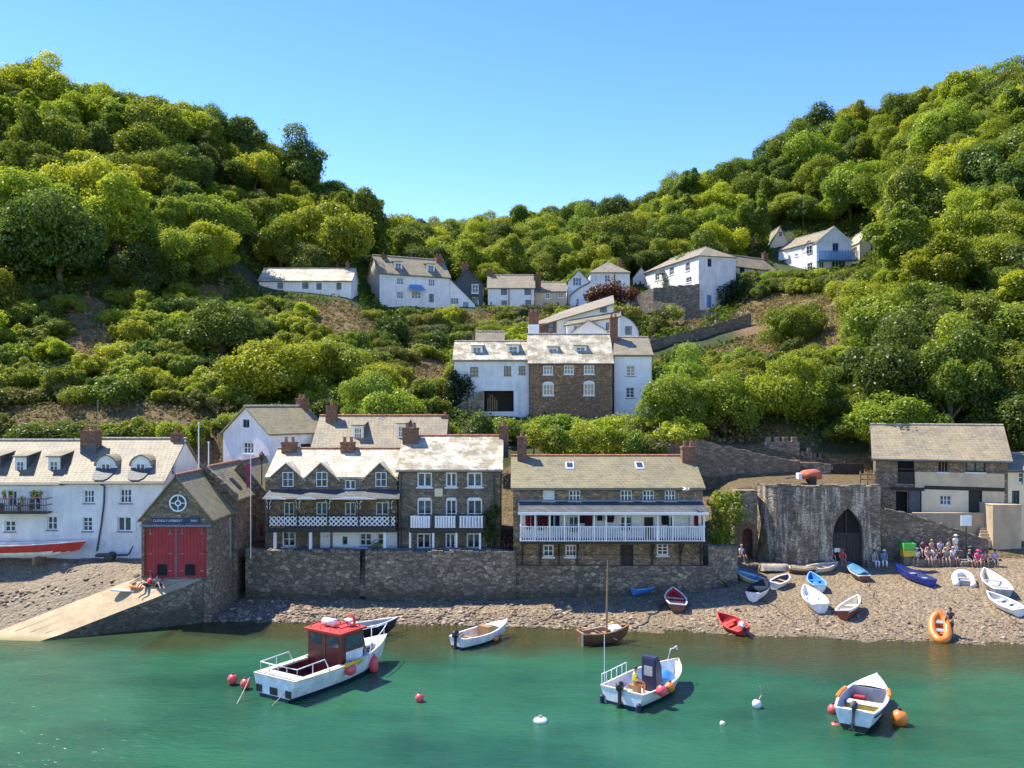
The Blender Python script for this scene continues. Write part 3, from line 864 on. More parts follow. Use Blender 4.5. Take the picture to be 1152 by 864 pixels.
def cells(bm, P0, du, n, W, z0, z1, holes, depth, clip=None, mi=0):
    """wall sheet from P0 along du, W long, z0..z1 high, outward normal n; holes = (s0,t0,s1,t1); clip = list of (s,t) upper outline"""
    P0 = Vector(P0); du = Vector(du); n = Vector(n); up = Vector((0, 0, 1))
    w = BM()
    ss = sorted(set([0, W] + [min(max(h[i], 0), W) for h in holes for i in (0, 2)]))
    ts = sorted(set([z0, z1] + [min(max(h[i], z0), z1) for h in holes for i in (1, 3)]))
    if clip: ts = sorted(set(ts + [t_ for _, t_ in clip if z0 < t_ < z1]))
    G = {}
    def gv(i, j):
        if (i, j) not in G: G[(i, j)] = w.verts.new((ss[i], ts[j], 0))
        return G[(i, j)]
    for i in range(len(ss) - 1):
        for j in range(len(ts) - 1):
            cs = (ss[i] + ss[i + 1]) / 2; ct = (ts[j] + ts[j + 1]) / 2
            if any(h[0] < cs < h[2] and h[1] < ct < h[3] for h in holes): continue
            w.faces.new((gv(i, j), gv(i + 1, j), gv(i + 1, j + 1), gv(i, j + 1)))
    if clip:
        for (s0, t0), (s1, t1) in zip(clip, clip[1:]):
            nrm = Vector(((t1 - t0), -(s1 - s0), 0)).normalized()
            bmesh.ops.bisect_plane(w, geom=w.verts[:] + w.edges[:] + w.faces[:], plane_co=(s0, t0, 0), plane_no=nrm, clear_outer=True)
    mp = {}
    for v in w.verts: mp[v] = bm.verts.new(P0 + du * v.co.x + up * v.co.y)
    flip = du.cross(up).dot(n) < 0
    for f in w.faces:
        vs_ = [mp[v] for v in f.verts]
        a = (vs_[1].co - vs_[0].co).cross(vs_[2].co - vs_[0].co)
        if a.dot(n) < 0: vs_.reverse()
        bm.faces.new(vs_).material_index = mi
    w.free()
    for (s0, t0, s1, t1) in holes:
        c = [P0 + du * s + up * t_ for s, t_ in ((s0, t0), (s1, t0), (s1, t1), (s0, t1))]
        for a, b in zip(c, c[1:] + c[:1]):
            bm.faces.new([bm.verts.new(p) for p in (a, b, b - n * depth, a - n * depth)]).material_index = mi

def frame_at(P0, du, n):
    "matrix: local x along the wall, y outwards, z up"
    du = Vector(du); n = Vector(n); up = Vector((0, 0, 1))
    return Matrix(((du.x, n.x, up.x, P0[0]), (du.y, n.y, up.y, P0[1]), (du.z, n.z, up.z, P0[2]), (0, 0, 0, 1)))

def window(root, M, s0, t0, s1, t1, nx=2, ny=2, inset=.10, fr=.07, barw=.035, mat='paint_white', sill='paint_white', name='window', pane='glass', arch=0.0, label=None):
    bm = BM(); y0, y1 = -inset - .05, -inset + .02
    box(bm, s0, s0 + fr, y0, y1, t0, t1, M); box(bm, s1 - fr, s1, y0, y1, t0, t1, M)
    box(bm, s0 + fr, s1 - fr, y0, y1, t0, t0 + fr, M); box(bm, s0 + fr, s1 - fr, y0, y1, t1 - fr, t1, M)
    for i in range(1, nx):
        c = s0 + fr + (s1 - s0 - 2 * fr) * i / nx; b = barw if nx > 2 or ny > 1 else barw * 1.4
        box(bm, c - b, c + b, y0 + .01, y1 - .005, t0 + fr, t1 - fr, M)
    for j in range(1, ny):
        c = t0 + fr + (t1 - t0 - 2 * fr) * j / ny
        box(bm, s0 + fr, s1 - fr, y0 + .012, y1 - .012, c - barw * .7, c + barw * .7, M)
    o = obj(name, bm, MAT[mat], root)
    if label: o['label'] = label
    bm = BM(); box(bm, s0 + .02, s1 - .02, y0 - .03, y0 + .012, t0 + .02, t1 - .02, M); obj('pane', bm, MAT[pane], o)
    if sill:
        bm = BM(); box(bm, s0 - .08, s1 + .08, -inset - .02, .07, t0 - .09, t0 - .005, M); obj('sill', bm, MAT[sill], o)
    return o

def door(root, M, s0, t0, s1, t1, mat='wood_dark', inset=.12, planks=4, fr='paint_white', label=None, lights=False, name='door'):
    bm = BM(); w = (s1 - s0)
    y0 = -inset - .06
    box(bm, s0 + .06, s1 - .06, y0, -inset, t0, t1 - .06, M)
    for i in range(planks):
        a = s0 + .08 + (w - .16) * i / planks
        box(bm, a + .012, a + (w - .16) / planks - .012, -inset + .001, -inset + .02, t0 + .04, t1 - .1, M)
    o = obj(name, bm, MAT[mat], root)
    if label: o['label'] = label
    bm = BM()
    box(bm, s0, s0 + .06, y0 - .01, -inset + .03, t0, t1, M); box(bm, s1 - .06, s1, y0 - .01, -inset + .03, t0, t1, M); box(bm, s0 + .06, s1 - .06, y0 - .01, -inset + .03, t1 - .06, t1, M)
    obj('door_frame', bm, MAT[fr], o)
    bm = BM(); bar(bm, M @ Vector((s1 - .17, -inset + .02, t0 + .95)), M @ Vector((s1 - .17, -inset + .09, t0 + .95)), .03, 6)
    obj('handle', bm, MAT['iron'], o)
    if lights:
        bm = BM()
        for i in range(2):
            for j in range(3):
                a = s0 + .16 + (w - .32) * i / 2; b = t0 + .85 + (t1 - t0 - 1.1) * j / 3
                box(bm, a + .015, a + (w - .32) / 2 - .015, -inset + .012, -inset + .026, b, b + (t1 - t0 - 1.1) / 3 - .03, M)
        obj('pane', bm, MAT['glass'], o)
    return o

class House:
    def __init__(s, name, label, cat, xl, xr, yb, ye, yr, Y, D, kind='gx', wall='white', roof='slate', Yr=None, over=.18, below=3.0, group=None, rz=None, z0=None, wmi=None, ridge='ridge_grey', back=True, eave_drop=.05, gutter=True):
        s.gutter = gutter
        A = P(xl, yb, Y); Yr = Yr or Y
        B = P(xr, yb, Yr)
        s.rot = math.atan2(B.y - A.y, B.x - A.x); s.W = math.hypot(B.x - A.x, B.y - A.y)
        s.Z = A.z if z0 is None else z0
        s.root = empty(name, (A.x, A.y, s.Z), s.rot, label, cat, group)
        s.A = Vector((A.x, A.y, s.Z)); s.D = D
        s.M = Matrix.Translation(s.A) @ Matrix.Rotation(s.rot, 4, 'Z'); s.Mi = s.M.inverted()
        s.hz = CAM_H - (ye - HY) / FPX * Y - s.Z
        ym = (Y + Yr) / 2
        if rz is not None: s.rz = rz
        else:
            yd = {'gx': ym + D / 2 * math.cos(s.rot), 'gy': ym, 'hip': ym + D / 2, 'mono': ym + D, 'lean': ym, 'leanl': ym}[kind]
            s.rz = CAM_H - (yr - HY) / FPX * yd - s.Z
        s.kind, s.wall, s.roof, s.over, s.below, s.ridge = kind, wall, roof, over, below, ridge
        s.holes = {'front': [], 'right': [], 'left': []}
        s.todo = []
        W = s.W
        s.faces = {'front': (Vector((0, 0, 0)), Vector((1, 0, 0)), Vector((0, -1, 0)), W),
                   'right': (Vector((W, 0, 0)), Vector((0, 1, 0)), Vector((1, 0, 0)), D),
                   'left': (Vector((0, D, 0)), Vector((0, -1, 0)), Vector((-1, 0, 0)), D),
                   'back': (Vector((W, D, 0)), Vector((-1, 0, 0)), Vector((0, 1, 0)), W)}
        s.ed = eave_drop
    def st(s, face, x, y):
        p0, du, n, L = s.faces[face]
        pw = ray_plane(x, y, s.M @ p0, (s.M.to_3x3() @ n))
        l = s.Mi @ pw - p0
        return l.dot(du), l.z
    def rect(s, face, x0, y0, x1, y1):
        a = s.st(face, x0, y1); b = s.st(face, x1, y0)
        s0, s1 = sorted((a[0], b[0])); t0, t1 = sorted((a[1], b[1]))
        return s0, t0, s1, t1
    def win(s, x0, y0, x1, y1, nx=2, ny=2, face='front', **kw):
        r = s.rect(face, x0, y0, x1, y1); s.holes[face].append(r); s.todo.append((window, face, r, dict(nx=nx, ny=ny, **kw)))
    def dor(s, x0, y0, x1, y1, face='front', **kw):
        r = s.rect(face, x0, y0, x1, y1); s.holes[face].append(r); s.todo.append((door, face, r, kw))
    def hole(s, x0, y0, x1, y1, face='front', depth=None):
        r = s.rect(face, x0, y0, x1, y1); s.holes[face].append(r); return r
    def mat_of(s, face): return frame_at(*s.faces[face][:3])
    def build(s, wmats=None, zones=None, hole_depth=.22, flat=False):
        W, D, hz, rz, k = s.W, s.D, s.hz, s.rz, s.kind
        bm = BM()
        prof = {}
        if k in ('gx',):
            g = [(D, hz), (D / 2, rz), (0, hz)]; prof['right'] = g; prof['left'] = g
        if k == 'gy':
            g = [(W, hz), (W / 2, rz), (0, hz)]; prof['front'] = g; prof['back'] = g
        if k == 'mono':  # rises from front to back
            prof['right'] = [(D, rz), (0, hz)]; prof['left'] = [(D, hz), (0, rz)]
        if k == 'lean':  # rises left to right, ridge at right
            prof['front'] = [(W, rz), (0, hz)]; prof['back'] = [(W, hz), (0, rz)]
        if k == 'leanl':
            prof['front'] = [(W, hz), (0, rz)]; prof['back'] = [(W, rz), (0, hz)]
        for f in ('front', 'right', 'left', 'back'):
            p0, du, n, L = s.faces[f]
            top = hz
            if f in prof: top = max(hz, rz)
            if k == 'mono' and f == 'back': top = rz
            if k == 'lean' and f == 'right': top = rz
            if k == 'leanl' and f == 'left': top = rz
            cells(bm, p0, du, n, L, -s.below, top, s.holes.get(f, []), hole_depth, prof.get(f))
        s.wall_o = obj('wall', bm, [MAT[s.wall]], s.root)
        if not flat: s.make_roof()
        for fn, face, r, kw in s.todo:
            fn(s.root, s.mat_of(face), *r, **kw)
        return s
    def make_roof(s):
        W, D, hz, rz, k, o = s.W, s.D, s.hz, s.rz, s.kind, s.over
        bm = BM(); th = .13; lift = .02
        def slab(p, nudge=0):
            prism(bm, [(a, b, c + lift) for a, b, c in p], (0, 0, th))
        if k == 'gx':
            sl = (rz - hz) / (D / 2); dz = o * sl
            slab([(-o, -o, hz - dz), (W + o, -o, hz - dz), (W + o, D / 2, rz), (-o, D / 2, rz)])
            slab([(W + o, D + o, hz - dz), (-o, D + o, hz - dz), (-o, D / 2 + .004, rz), (W + o, D / 2 + .004, rz)])
            rg = [(-o, D / 2, rz + th + .03), (W + o, D / 2, rz + th + .03)]
        elif k == 'gy':
            sl = (rz - hz) / (W / 2); dz = o * sl
            slab([(-o, -o, hz - dz), (-o, D + o, hz - dz), (W / 2, D + o, rz), (W / 2, -o, rz)])
            slab([(W + o, D + o, hz - dz), (W + o, -o, hz - dz), (W / 2 + .004, -o, rz), (W / 2 + .004, D + o, rz)])
            rg = [(W / 2, -o, rz + th + .03), (W / 2, D + o, rz + th + .03)]
        elif k == 'hip':
            h = min(W, D) / 2; sl = (rz - hz) / h; dz = o * sl
            a, b, c, d_ = (-o, -o, hz - dz), (W + o, -o, hz - dz), (W + o, D + o, hz - dz), (-o, D + o, hz - dz)
            if W >= D: e, f = (D / 2, D / 2, rz), (W - D / 2, D / 2, rz)
            else: e, f = (W / 2, W / 2, rz), (W / 2, D - W / 2, rz)
            top = [bm.verts.new((p[0], p[1], p[2] + th)) for p in (a, b, c, d_, e, f)]
            bot = [bm.verts.new((p[0], p[1], p[2] + lift)) for p in (a, b, c, d_)]
            A, B, C, Dv, E, F = top
            if W >= D: fs = [(A, B, F, E), (B, C, F), (C, Dv, E, F), (Dv, A, E)]
            else: fs = [(A, B, E), (B, C, F, E), (C, Dv, F), (Dv, A, E, F)]
            for q_ in fs: bm.faces.new(q_)
            for i in range(4): bm.faces.new((bot[i], bot[(i + 1) % 4], top[(i + 1) % 4], top[i]))
            bm.faces.new(bot[::-1])
            rg = [(e[0], e[1], rz + th + .03), (f[0], f[1], rz + th + .03)]
        elif k == 'mono':
            sl = (rz - hz) / D; dz = o * sl
            slab([(-o, -o, hz - dz), (W + o, -o, hz - dz), (W + o, D + o, rz + dz), (-o, D + o, rz + dz)]); rg = None
        elif k == 'lean':
            sl = (rz - hz) / W; dz = o * sl
            slab([(-o, -o, hz - dz), (W + o, -o, rz + dz), (W + o, D + o, rz + dz), (-o, D + o, hz - dz)]); rg = None
        elif k == 'leanl':
            sl = (rz - hz) / W; dz = o * sl
            slab([(-o, -o, rz + dz), (W + o, -o, hz - dz), (W + o, D + o, hz - dz), (-o, D + o, rz + dz)]); rg = None
        s.roof_o = obj('roof', bm, MAT[s.roof], s.root)
        if rg:
            bm = BM(); a, b = Vector(rg[0]), Vector(rg[1]); n_ = max(1, int((b - a).length / .45))
            for i in range(n_):
                p, q_ = a.lerp(b, i / n_), a.lerp(b, (i + .96) / n_)
                bar(bm, p, q_, .11, 6)
            obj('ridge_tiles', bm, MAT[s.ridge], s.root)
        # gutter along the front eave
        if s.gutter and k in ('gx', 'mono', 'hip'):
            bm = BM(); bar(bm, (-o, -o - .05, hz - dz + .02), (W + o, -o - .05, hz - dz + .02), .055, 6)
            obj('gutter', bm, MAT['pipe'], s.root)
    def roof_y(s, y):
        "height of the front slope at depth y"
        return s.hz + (s.rz - s.hz) * y / (s.D / 2)
    def chimney(s, x0, ytop, x1, ybot, y=None, mat='brick', dep=.6, pots=2, low=None, ysplit=None, pot=True, lowmat='slate_dark'):
        y = s.D / 2 if y is None else y
        # plane at depth y
        p0 = s.M @ Vector((0, y, 0)); n = s.M.to_3x3() @ Vector((0, -1, 0))
        a = s.Mi @ ray_plane(x0, ybot, p0, n); b = s.Mi @ ray_plane(x1, ytop, p0, n)
        zt_ = b.z; zb = a.z
        if ysplit is not None:
            zs = (s.Mi @ ray_plane(x0, ysplit, p0, n)).z
        else: zs = zb
        bm = BM()
        box(bm, a.x, b.x, y - dep / 2, y + dep / 2, zs, zt_ - .16)
        box(bm, a.x - .05, b.x + .05, y - dep / 2 - .05, y + dep / 2 + .05, zt_ - .155, zt_ - .03)
        box(bm, a.x + .02, b.x - .02, y - dep / 2 + .02, y + dep / 2 - .02, zt_ - .03, zt_)
        o = obj('chimney', bm, MAT[mat], s.root)
        bm = BM(); box(bm, a.x + .001, b.x - .001, y - dep / 2 - .001, y + dep / 2 + .001, min(zb, zs) - 1.2, zs - .002)
        obj('chimney_base', bm, MAT[lowmat], o)
        if pot:
            for i in range(pots):
                c = a.x + (b.x - a.x) * (i + .5) / pots
                bm = BM(); lathe(bm, [(.13, zt_ - .02), (.11, zt_ + .3), (.14, zt_ + .32), (.14, zt_ + .38), (.09, zt_ + .38)], (c, y, 0), 8)
                obj('chimney_pot', bm, MAT['ridge'], o)
        return o
    def lp(s, x, y, ly=0.0):
        "local point on the plane y=ly seen at pixel"
        p0 = s.M @ Vector((0, ly, 0)); n = s.M.to_3x3() @ Vector((0, -1, 0))
        return s.Mi @ ray_plane(x, y, p0, n)
    def dormer(s, x0, ytop, x1, ybot, ly, style='shed', wall='white', cheek='slate_dark', roof='slate', nx=2, ny=2, winbox=None, zef=.45, wallname='dormer'):
        a = s.lp(x0, ybot, ly); b = s.lp(x1, ytop, ly)
        w0, w1, z0, z1 = a.x, b.x, a.z, b.z
        o = None
        sl = (s.rz - s.hz) / (s.D / 2)
        yb = min(s.D / 2 - .05, (z1 - s.hz) / sl + .25)
        bm = BM()
        if style == 'shed':
            box(bm, w0, w1, ly, max(yb, ly + .4), z0 - .7, z1 - .05)
            o = obj('dormer', bm, MAT[cheek], s.root)
            bm = BM(); box(bm, w0 + .001, w1 - .001, ly - .03, ly - .002, z0 + .0, z1 - .06); obj('dormer_wall', bm, MAT[wall], o)
            bm = BM(); q = .28
            prism(bm, [(w0 - .1, ly - .22, z1 - .08), (w1 + .1, ly - .22, z1 - .08), (w1 + .1, max(yb, ly + .4) + .5, z1 + q), (w0 - .1, max(yb, ly + .4) + .5, z1 + q)], (0, 0, .09))
            obj('dormer_roof', bm, MAT[roof], o)
        elif style == 'gable':
            m = (w0 + w1) / 2; ze = z0 + (z1 - z0) * zef
            prism(bm, [(w0, ly, z0 - .3), (w1, ly, z0 - .3), (w1, ly, ze), (m, ly, z1 - .08), (w0, ly, ze)], (0, yb - ly, 0))
            o = obj('dormer', bm, MAT[wall], s.root)
            bm = BM()
            ov = .14
            prism(bm, [(w0 - ov, ly - .15, ze - ov), (m, ly - .15, z1 - .06), (m, yb + .6, z1 - .06), (w0 - ov, yb + .6, ze - ov)], (0, 0, .09))
            prism(bm, [(m + .003, ly - .15, z1 - .06), (w1 + ov, ly - .15, ze - ov), (w1 + ov, yb + .6, ze - ov), (m + .003, yb + .6, z1 - .06)], (0, 0, .09))
            obj('dormer_roof', bm, MAT[roof], o)
        elif style == 'arch':
            m = (w0 + w1) / 2; r = (w1 - w0) / 2; zc = z0 + (z1 - z0) * .35
            pts = [(w0 + .1, z0)] + [(m - r * math.cos(t_) , zc + (z1 - zc) * (math.sin(t_) * .82 + .18 * (1 - abs(math.cos(t_))))) for t_ in np.linspace(.0, math.pi, 13)] + [(w1 - .1, z0)]
            prism(bm, [(px, ly, pz) for px, pz in pts], (0, yb - ly, 0))
            o = obj('dormer', bm, MAT[wall], s.root)
            bm = BM()
            outer = [(m + (px - m) * 1.10, pz + .08) for px, pz in pts[1:-1]]
            inner = pts[1:-1]
            for (p, q_, pi, qi) in zip(outer, outer[1:], inner, inner[1:]):
                prism(bm, [(p[0], ly - .12, p[1]), (q_[0], ly - .12, q_[1]), (qi[0], ly - .12, qi[1] + .004), (pi[0], ly - .12, pi[1] + .004)], (0, yb - ly + .5, 0))
            obj('dormer_roof', bm, MAT[roof], o)
            bm = BM(); pts2 = [(m - r * 1.02 * math.cos(t_), z0 + .12 - (.95) * math.sin(t_)) for t_ in np.linspace(0, math.pi, 9)]
            # dark slate apron under the dormer, laid on the roof slope
            ap = []
            for px, pz in pts2:
                y_ = max(-.1, (pz - s.hz) / sl) ; ap.append((px, y_ - .03, s.hz + sl * y_ + .17))
            prism(bm, ap, (0, -.02, .03)); obj('apron', bm, MAT['slate_dark'], o)
        if winbox:
            r = [s.lp(winbox[0], winbox[3], ly), s.lp(winbox[2], winbox[1], ly)]
            r = (r[0].x, r[0].z, r[1].x, r[1].z)
        else:
            mw = (w1 - w0) * .16; r = (w0 + mw, z0 + .1, w1 - mw, z0 + (z1 - z0) * .8)
        Mx = frame_at(Vector((0, ly - .05, 0)), (1, 0, 0), (0, -1, 0))
        window(o if False else s.root, Mx, *r, nx=nx, ny=ny, inset=-.02, fr=.05, barw=.025, sill=None)
        return o
    def pipe(s, pts, r=.05, face_y=-.08):
        bm = BM(); tube(bm, [s.lp(x, y, face_y) for x, y in pts], r, 6)
        return obj('drainpipe', bm, MAT['pipe'], s.root)
    def part(s, name, mat, fn, label=None):
        bm = BM(); fn(bm); o = obj(name, bm, MAT[mat] if isinstance(mat, str) else mat, s.root)
        if label: o['label'] = label
        return o

TXT = {}
def text_part(name, body, size, M, mat, parent, ext=.006, align='CENTER'):
    cu = bpy.data.curves.new(name, 'FONT'); cu.body = body; cu.size = size; cu.extrude = ext; cu.align_x = align; cu.align_y = 'CENTER'
    tmp = bpy.data.objects.new('tmp_text', cu); COL.objects.link(tmp)
    dg = bpy.context.evaluated_depsgraph_get(); me = bpy.data.meshes.new_from_object(tmp.evaluated_get(dg))
    bpy.data.objects.remove(tmp); bpy.data.curves.remove(cu)
    me.transform(M)
    me.materials.clear()
    o = link(name, me, MAT[mat] if isinstance(mat, str) else mat, parent)
    return o
# ------------------------------------------------------------ walls drawn from photo points
def wall_px(name, label, pts, th, mat, cat='wall', cap=None, down=1.0, jag=0.0, group=None):
    "pts: (x, ytop, ybottom, Y) along the wall; thickness th away from the camera"
    bm = BM(); rr = random.Random(len(name) + len(pts))
    if jag:
        fine = []
        for a, b in zip(pts, pts[1:]):
            A = P(a[0], a[1], a[3]); B = P(b[0], b[1], b[3]); n_ = max(1, int((B - A).length / .45))
            for i in range(n_): fine.append(tuple(a[k_] + (b[k_] - a[k_]) * i / n_ for k_ in range(4)))
        fine.append(pts[-1]); pts = fine
    rows = []
    for (x, yt, yb, Y) in pts:
        T = P(x, yt, Y); B = P(x, yb, Y); B.z -= down
        T.z += rr.uniform(-jag, jag)
        bk = Vector((x - CX, FPX, 0)).normalized() * th
        rows.append([bm.verts.new(p) for p in (B, T, T + bk, B + bk)])
    for a, b in zip(rows, rows[1:]):
        for i in range(4):
            bm.faces.new((a[i], a[(i + 1) % 4], b[(i + 1) % 4], b[i]))
    bm.faces.new(rows[0]); bm.faces.new(rows[-1][::-1])
    bmesh.ops.recalc_face_normals(bm, faces=bm.faces[:])
    o = obj(name, bm, MAT[mat])
    tag(o, label, cat, group)
    if cap:
        bm = BM()
        for (a, b) in zip(pts, pts[1:]):
            A = P(a[0], a[1], a[3]); B = P(b[0], b[1], b[3]); n_ = max(1, int((B - A).length / .4)); bk = Vector((0, th, 0))
            for i in range(n_):
                p = A.lerp(B, i / n_); q_ = A.lerp(B, (i + .92) / n_); h = rr.uniform(.08, .22)
                prism(bm, [p + Vector((0, -.04, -.02)), q_ + Vector((0, -.04, -.02)), q_ + bk, p + bk], (0, 0, h))
        obj('coping', bm, MAT[cap], o)
    return o

def poly_px(bm, pts, depth, mi=0):
    "prism from picture points (x, y, Y), pushed back by depth"
    prism(bm, [P(*p) for p in pts], (0, depth, 0), mi=mi)

def arch_fill(bm, M, s0, ts, s1, t1, depth, pointed=True, n=8):
    "fills the corners over an arched opening s0..s1, springing at ts, crown at t1"
    m = (s0 + s1) / 2
    for sd in (0, 1):
        pts = []
        for i in range(n + 1):
            f = i / n
            if pointed: x_ = (1 - f) ** 1.0; a = math.acos(min(1, max(0, .5 + x_ * .5))); h_ = math.sin(a) / math.sin(math.acos(.5)); w_ = x_
            else: a = f * math.pi / 2; w_ = math.cos(a); h_ = math.sin(a)
            s = m - w_ * (m - s0) if sd == 0 else m + w_ * (s1 - m)
            pts.append((s, 0, ts + (t1 - ts) * h_))
        c = (s0 if sd == 0 else s1, 0, t1)
        for p, q_ in zip(pts, pts[1:]):
            if (Vector(p) - Vector(c)).length < 1e-4 or (Vector(q_) - Vector(c)).length < 1e-4: continue
            prism(bm, [p, q_, c], (0, -depth, 0), M)

def slat_rail(root, name, x0, x1, y, z0, z1, n, mat='paint_white', slat=.05, top=.06, M=None, label=None):
    bm = BM()
    box(bm, x0, x1, y - .03, y + .03, z1 - top, z1, M); box(bm, x0, x1, y - .03, y + .03, z0, z0 + top, M)
    for i in range(n):
        c = x0 + (x1 - x0) * (i + .5) / n
        box(bm, c - slat / 2, c + slat / 2, y - .02, y + .02, z0 + top + .001, z1 - top - .001, M)
    o = obj(name, bm, MAT[mat], root)
    if label: o['label'] = label
    return o

# ------------------------------------------------------------ the quay front
# left white cottages
h = House('terrace_house', 'white quayside cottage with plant-filled iron balcony at the far left', 'house', -95, 71.5, 629, 543.2, 497.6, 62, 8, wall='white', roof='slate_brown')
for b in ((5, 586, 17, 598), (53, 581, 64, 596)): h.win(*b, nx=2, ny=2, inset=.14, fr=.06, sill='lead')
h.win(9, 552, 19, 570); h.win(32, 552, 46, 574, nx=2, ny=3, sill=None); h.win(-30, 552, -18, 570); h.win(-50, 585, -38, 598)
h.build()
for b in ((-13, 513, 0, 531), (17, 513, 30, 531), (54.5, 513, 68, 531)): h.dormer(*b, 1.1, 'shed', winbox=(b[0] + 2.2, b[1] + 6, b[2] - 2.2, b[3] - 1.5), roof='slate_brown')
a = h.lp(-8, 575, 0); b = h.lp(59, 556, 0)
bm = BM(); box(bm, a.x, b.x, -.9, 0, a.z - .1, a.z); bal = obj('balcony', bm, MAT['iron'], h.root)
bm = BM()
for i in range(int((b.x - a.x) / .16) + 1): bar(bm, (a.x + .03 + i * .16, -.88, a.z), (a.x + .03 + i * .16, -.88, a.z + .95), .022, 5)
for zz in (.95, .5, .1): bar(bm, (a.x, -.88, a.z + zz), (b.x, -.88, a.z + zz), .03, 5)
for zz in (.95, .5): bar(bm, (b.x - .03, -.88, a.z + zz), (b.x - .03, 0, a.z + zz), .03, 5)
obj('railing', bm, MAT['iron'], bal)
rr_ = random.Random(3)
for i in range(9):
    x_ = a.x + .5 + i * (b.x - a.x - .9) / 8; zz = a.z + rr_.choice([.02, .55, .95]); r_ = rr_.uniform(.12, .18)
    bm = BM(); lathe(bm, [(.09, 0), (.14, .22), (.15, .24), (.10, .24)], (0, 0, 0), 8)
    c = h.M @ Vector((x_, -.5 if zz < a.z + .1 else -.88, zz))
    pt = obj('flower_pot', bm, MAT['ridge'])
    pt.location = c
    tag(pt, 'terracotta pot with a leafy plant on the dark cottage balcony', 'plant pot', 'plant pots on the left balcony')
    rq = np.random.RandomState(i); C = np.clip(rq.normal(size=(60, 3)) * .7, -1, 1) * r_ + np.array([0, 0, .42]); fo = link('plant', leaves_mesh('plant', C, rq.normal(size=(60, 3)), .07, rq, rq.rand(60)), FOL['dark'], pt)
h2 = House('terrace_house', 'white quayside cottage with two arched attic dormers beside the boathouse', 'house', 71.5, 183.5, 629, 542.0, 495.8, 62, 8, wall='white', roof='slate_tan')
h2.win(94, 551, 106, 566, nx=3, ny=2, sill='lead'); h2.win(135, 550, 148, 566, nx=3, ny=2, sill='lead')
h2.win(93, 581.5, 104, 597.5, nx=2, ny=3, sill='lead'); h2.win(132.5, 581.5, 147.5, 597.5, nx=2, ny=1, sill='lead')
h2.win(193, 523, 198, 535, face='right', nx=1, sill=None)
h2.build()
for x0, x1 in ((107.5, 131.5), (147, 170.5)):
    h2.dormer(x0, 512.5, x1, 531, 1.0, 'arch', roof='slate_tan', winbox=((x0 + x1) / 2 - 5, 521.5, (x0 + x1) / 2 + 5, 530), nx=2, ny=1)
h2.chimney(93.5, 484, 111.5, 524, 2.9, ysplit=501, dep=.9, pots=2)
h2.chimney(193.5, 487, 203.5, 508, 4.0, ysplit=497, pots=1)
h2.pipe([(113.5, 545), (117.5, 547), (117, 565), (114, 590), (109, 620)], .06)
h2.part('shutter', 'paint_white', lambda bm: [box(bm, *(lambda r: (r[0], r[2], -.04, -.005, r[1], r[3]))(h2.rect('front', x0, 581.5, x1, 598))) for x0, x1 in ((126.5, 132), (148, 153))])

# boathouse
b1 = House('boathouse', 'stone boathouse with red double doors and a round gable window', 'boathouse', 159, 237.5, 650, 584, 537, 57, 4.2, 'gy', 'stone', 'slate_moss', ridge='ridge', below=4)
dr = b1.hole(162, 592, 232.5, 650)
b1.build(hole_depth=.3)
Mf = b1.mat_of('front'); s0, t0, s1, t1 = dr
m_ = (s0 + s1) / 2
for (a0, a1) in ((s0, m_ - .03), (m_ + .03, s1)):
    bm = BM(); box(bm, a0, a1, -.27, -.17, t0, t1, Mf)
    n_ = 9
    for i in range(n_): box(bm, a0 + (a1 - a0) * i / n_ + .012, a0 + (a1 - a0) * (i + 1) / n_ - .012, -.169, -.155, t0 + .05, t1 - .06, Mf)
    o = obj('boathouse_door', bm, MAT['paint_red'], b1.root)
    c = (a0 + a1) / 2 + (.12 if a0 < m_ - .5 else -.12)
    bm = BM(); box(bm, c - .33, c + .33, -.154, -.14, t0 + .12, t0 + .85, Mf); obj('louvre', bm, MAT['void'], o)
    bm = BM()
    for zz in (.12, .45, .84):
        for xx in (.18, .82):
            p = a0 + (a1 - a0) * xx
            box(bm, p - .12, p + .12, -.154, -.13, t0 + (t1 - t0) * zz, t0 + (t1 - t0) * zz + .06, Mf)
            if zz > .8: box(bm, p - .03, p + .03, -.154, -.12, t0 + (t1 - t0) * zz + .06, t0 + (t1 - t0) * zz + .36, Mf)
    obj('hinge', bm, MAT['lead'], o)
b1.part('door_post', 'lead', lambda bm: box(bm, m_ - .025, m_ + .025, -.2, -.12, t0, t1, Mf))
b1.part('door_hood', 'lead', lambda bm: box(bm, s0 - .15, s1 + .35, 0, .35, t1 + .02, t1 + .13, Mf))
r_ = b1.rect('front', 171.5, 582.5, 225, 589)
sg = b1.part('sign_board', plain('navy_sign', (.012, .022, .09), .4, .05), lambda bm: box(bm, r_[0], r_[2], .012, .06, r_[1], r_[3], Mf))
text_part('lettering', 'CLOVELLY LIFEBOAT', .2, Matrix.Translation(Vector((r_[0] + 1.0, -.07, (r_[1] + r_[3]) / 2))) @ Matrix.Rotation(R(90), 4, 'X'), 'paint_white', sg)
text_part('lettering', 'RNLI', .2, Matrix.Translation(Vector((r_[2] - .35, -.07, (r_[1] + r_[3]) / 2))) @ Matrix.Rotation(R(90), 4, 'X'), 'paint_white', sg)
cs, ct = b1.st('front', 200.5, 566); rad = .56
bm = BM()
for i in range(24):
    a0, a1 = 2 * math.pi * i / 24, 2 * math.pi * (i + 1) / 24
    prism(bm, [(cs + rr * math.cos(aa), .01, ct + rr * math.sin(aa)) for rr, aa in ((rad, a0), (rad, a1), (rad * .84, a1), (rad * .84, a0))], (0, .07, 0), Mf)
    prism(bm, [(cs + rr * math.cos(aa), .01, ct + rr * math.sin(aa)) for rr, aa in ((rad * .36, a0), (rad * .36, a1), (rad * .22, a1), (rad * .22, a0))], (0, .05, 0), Mf)
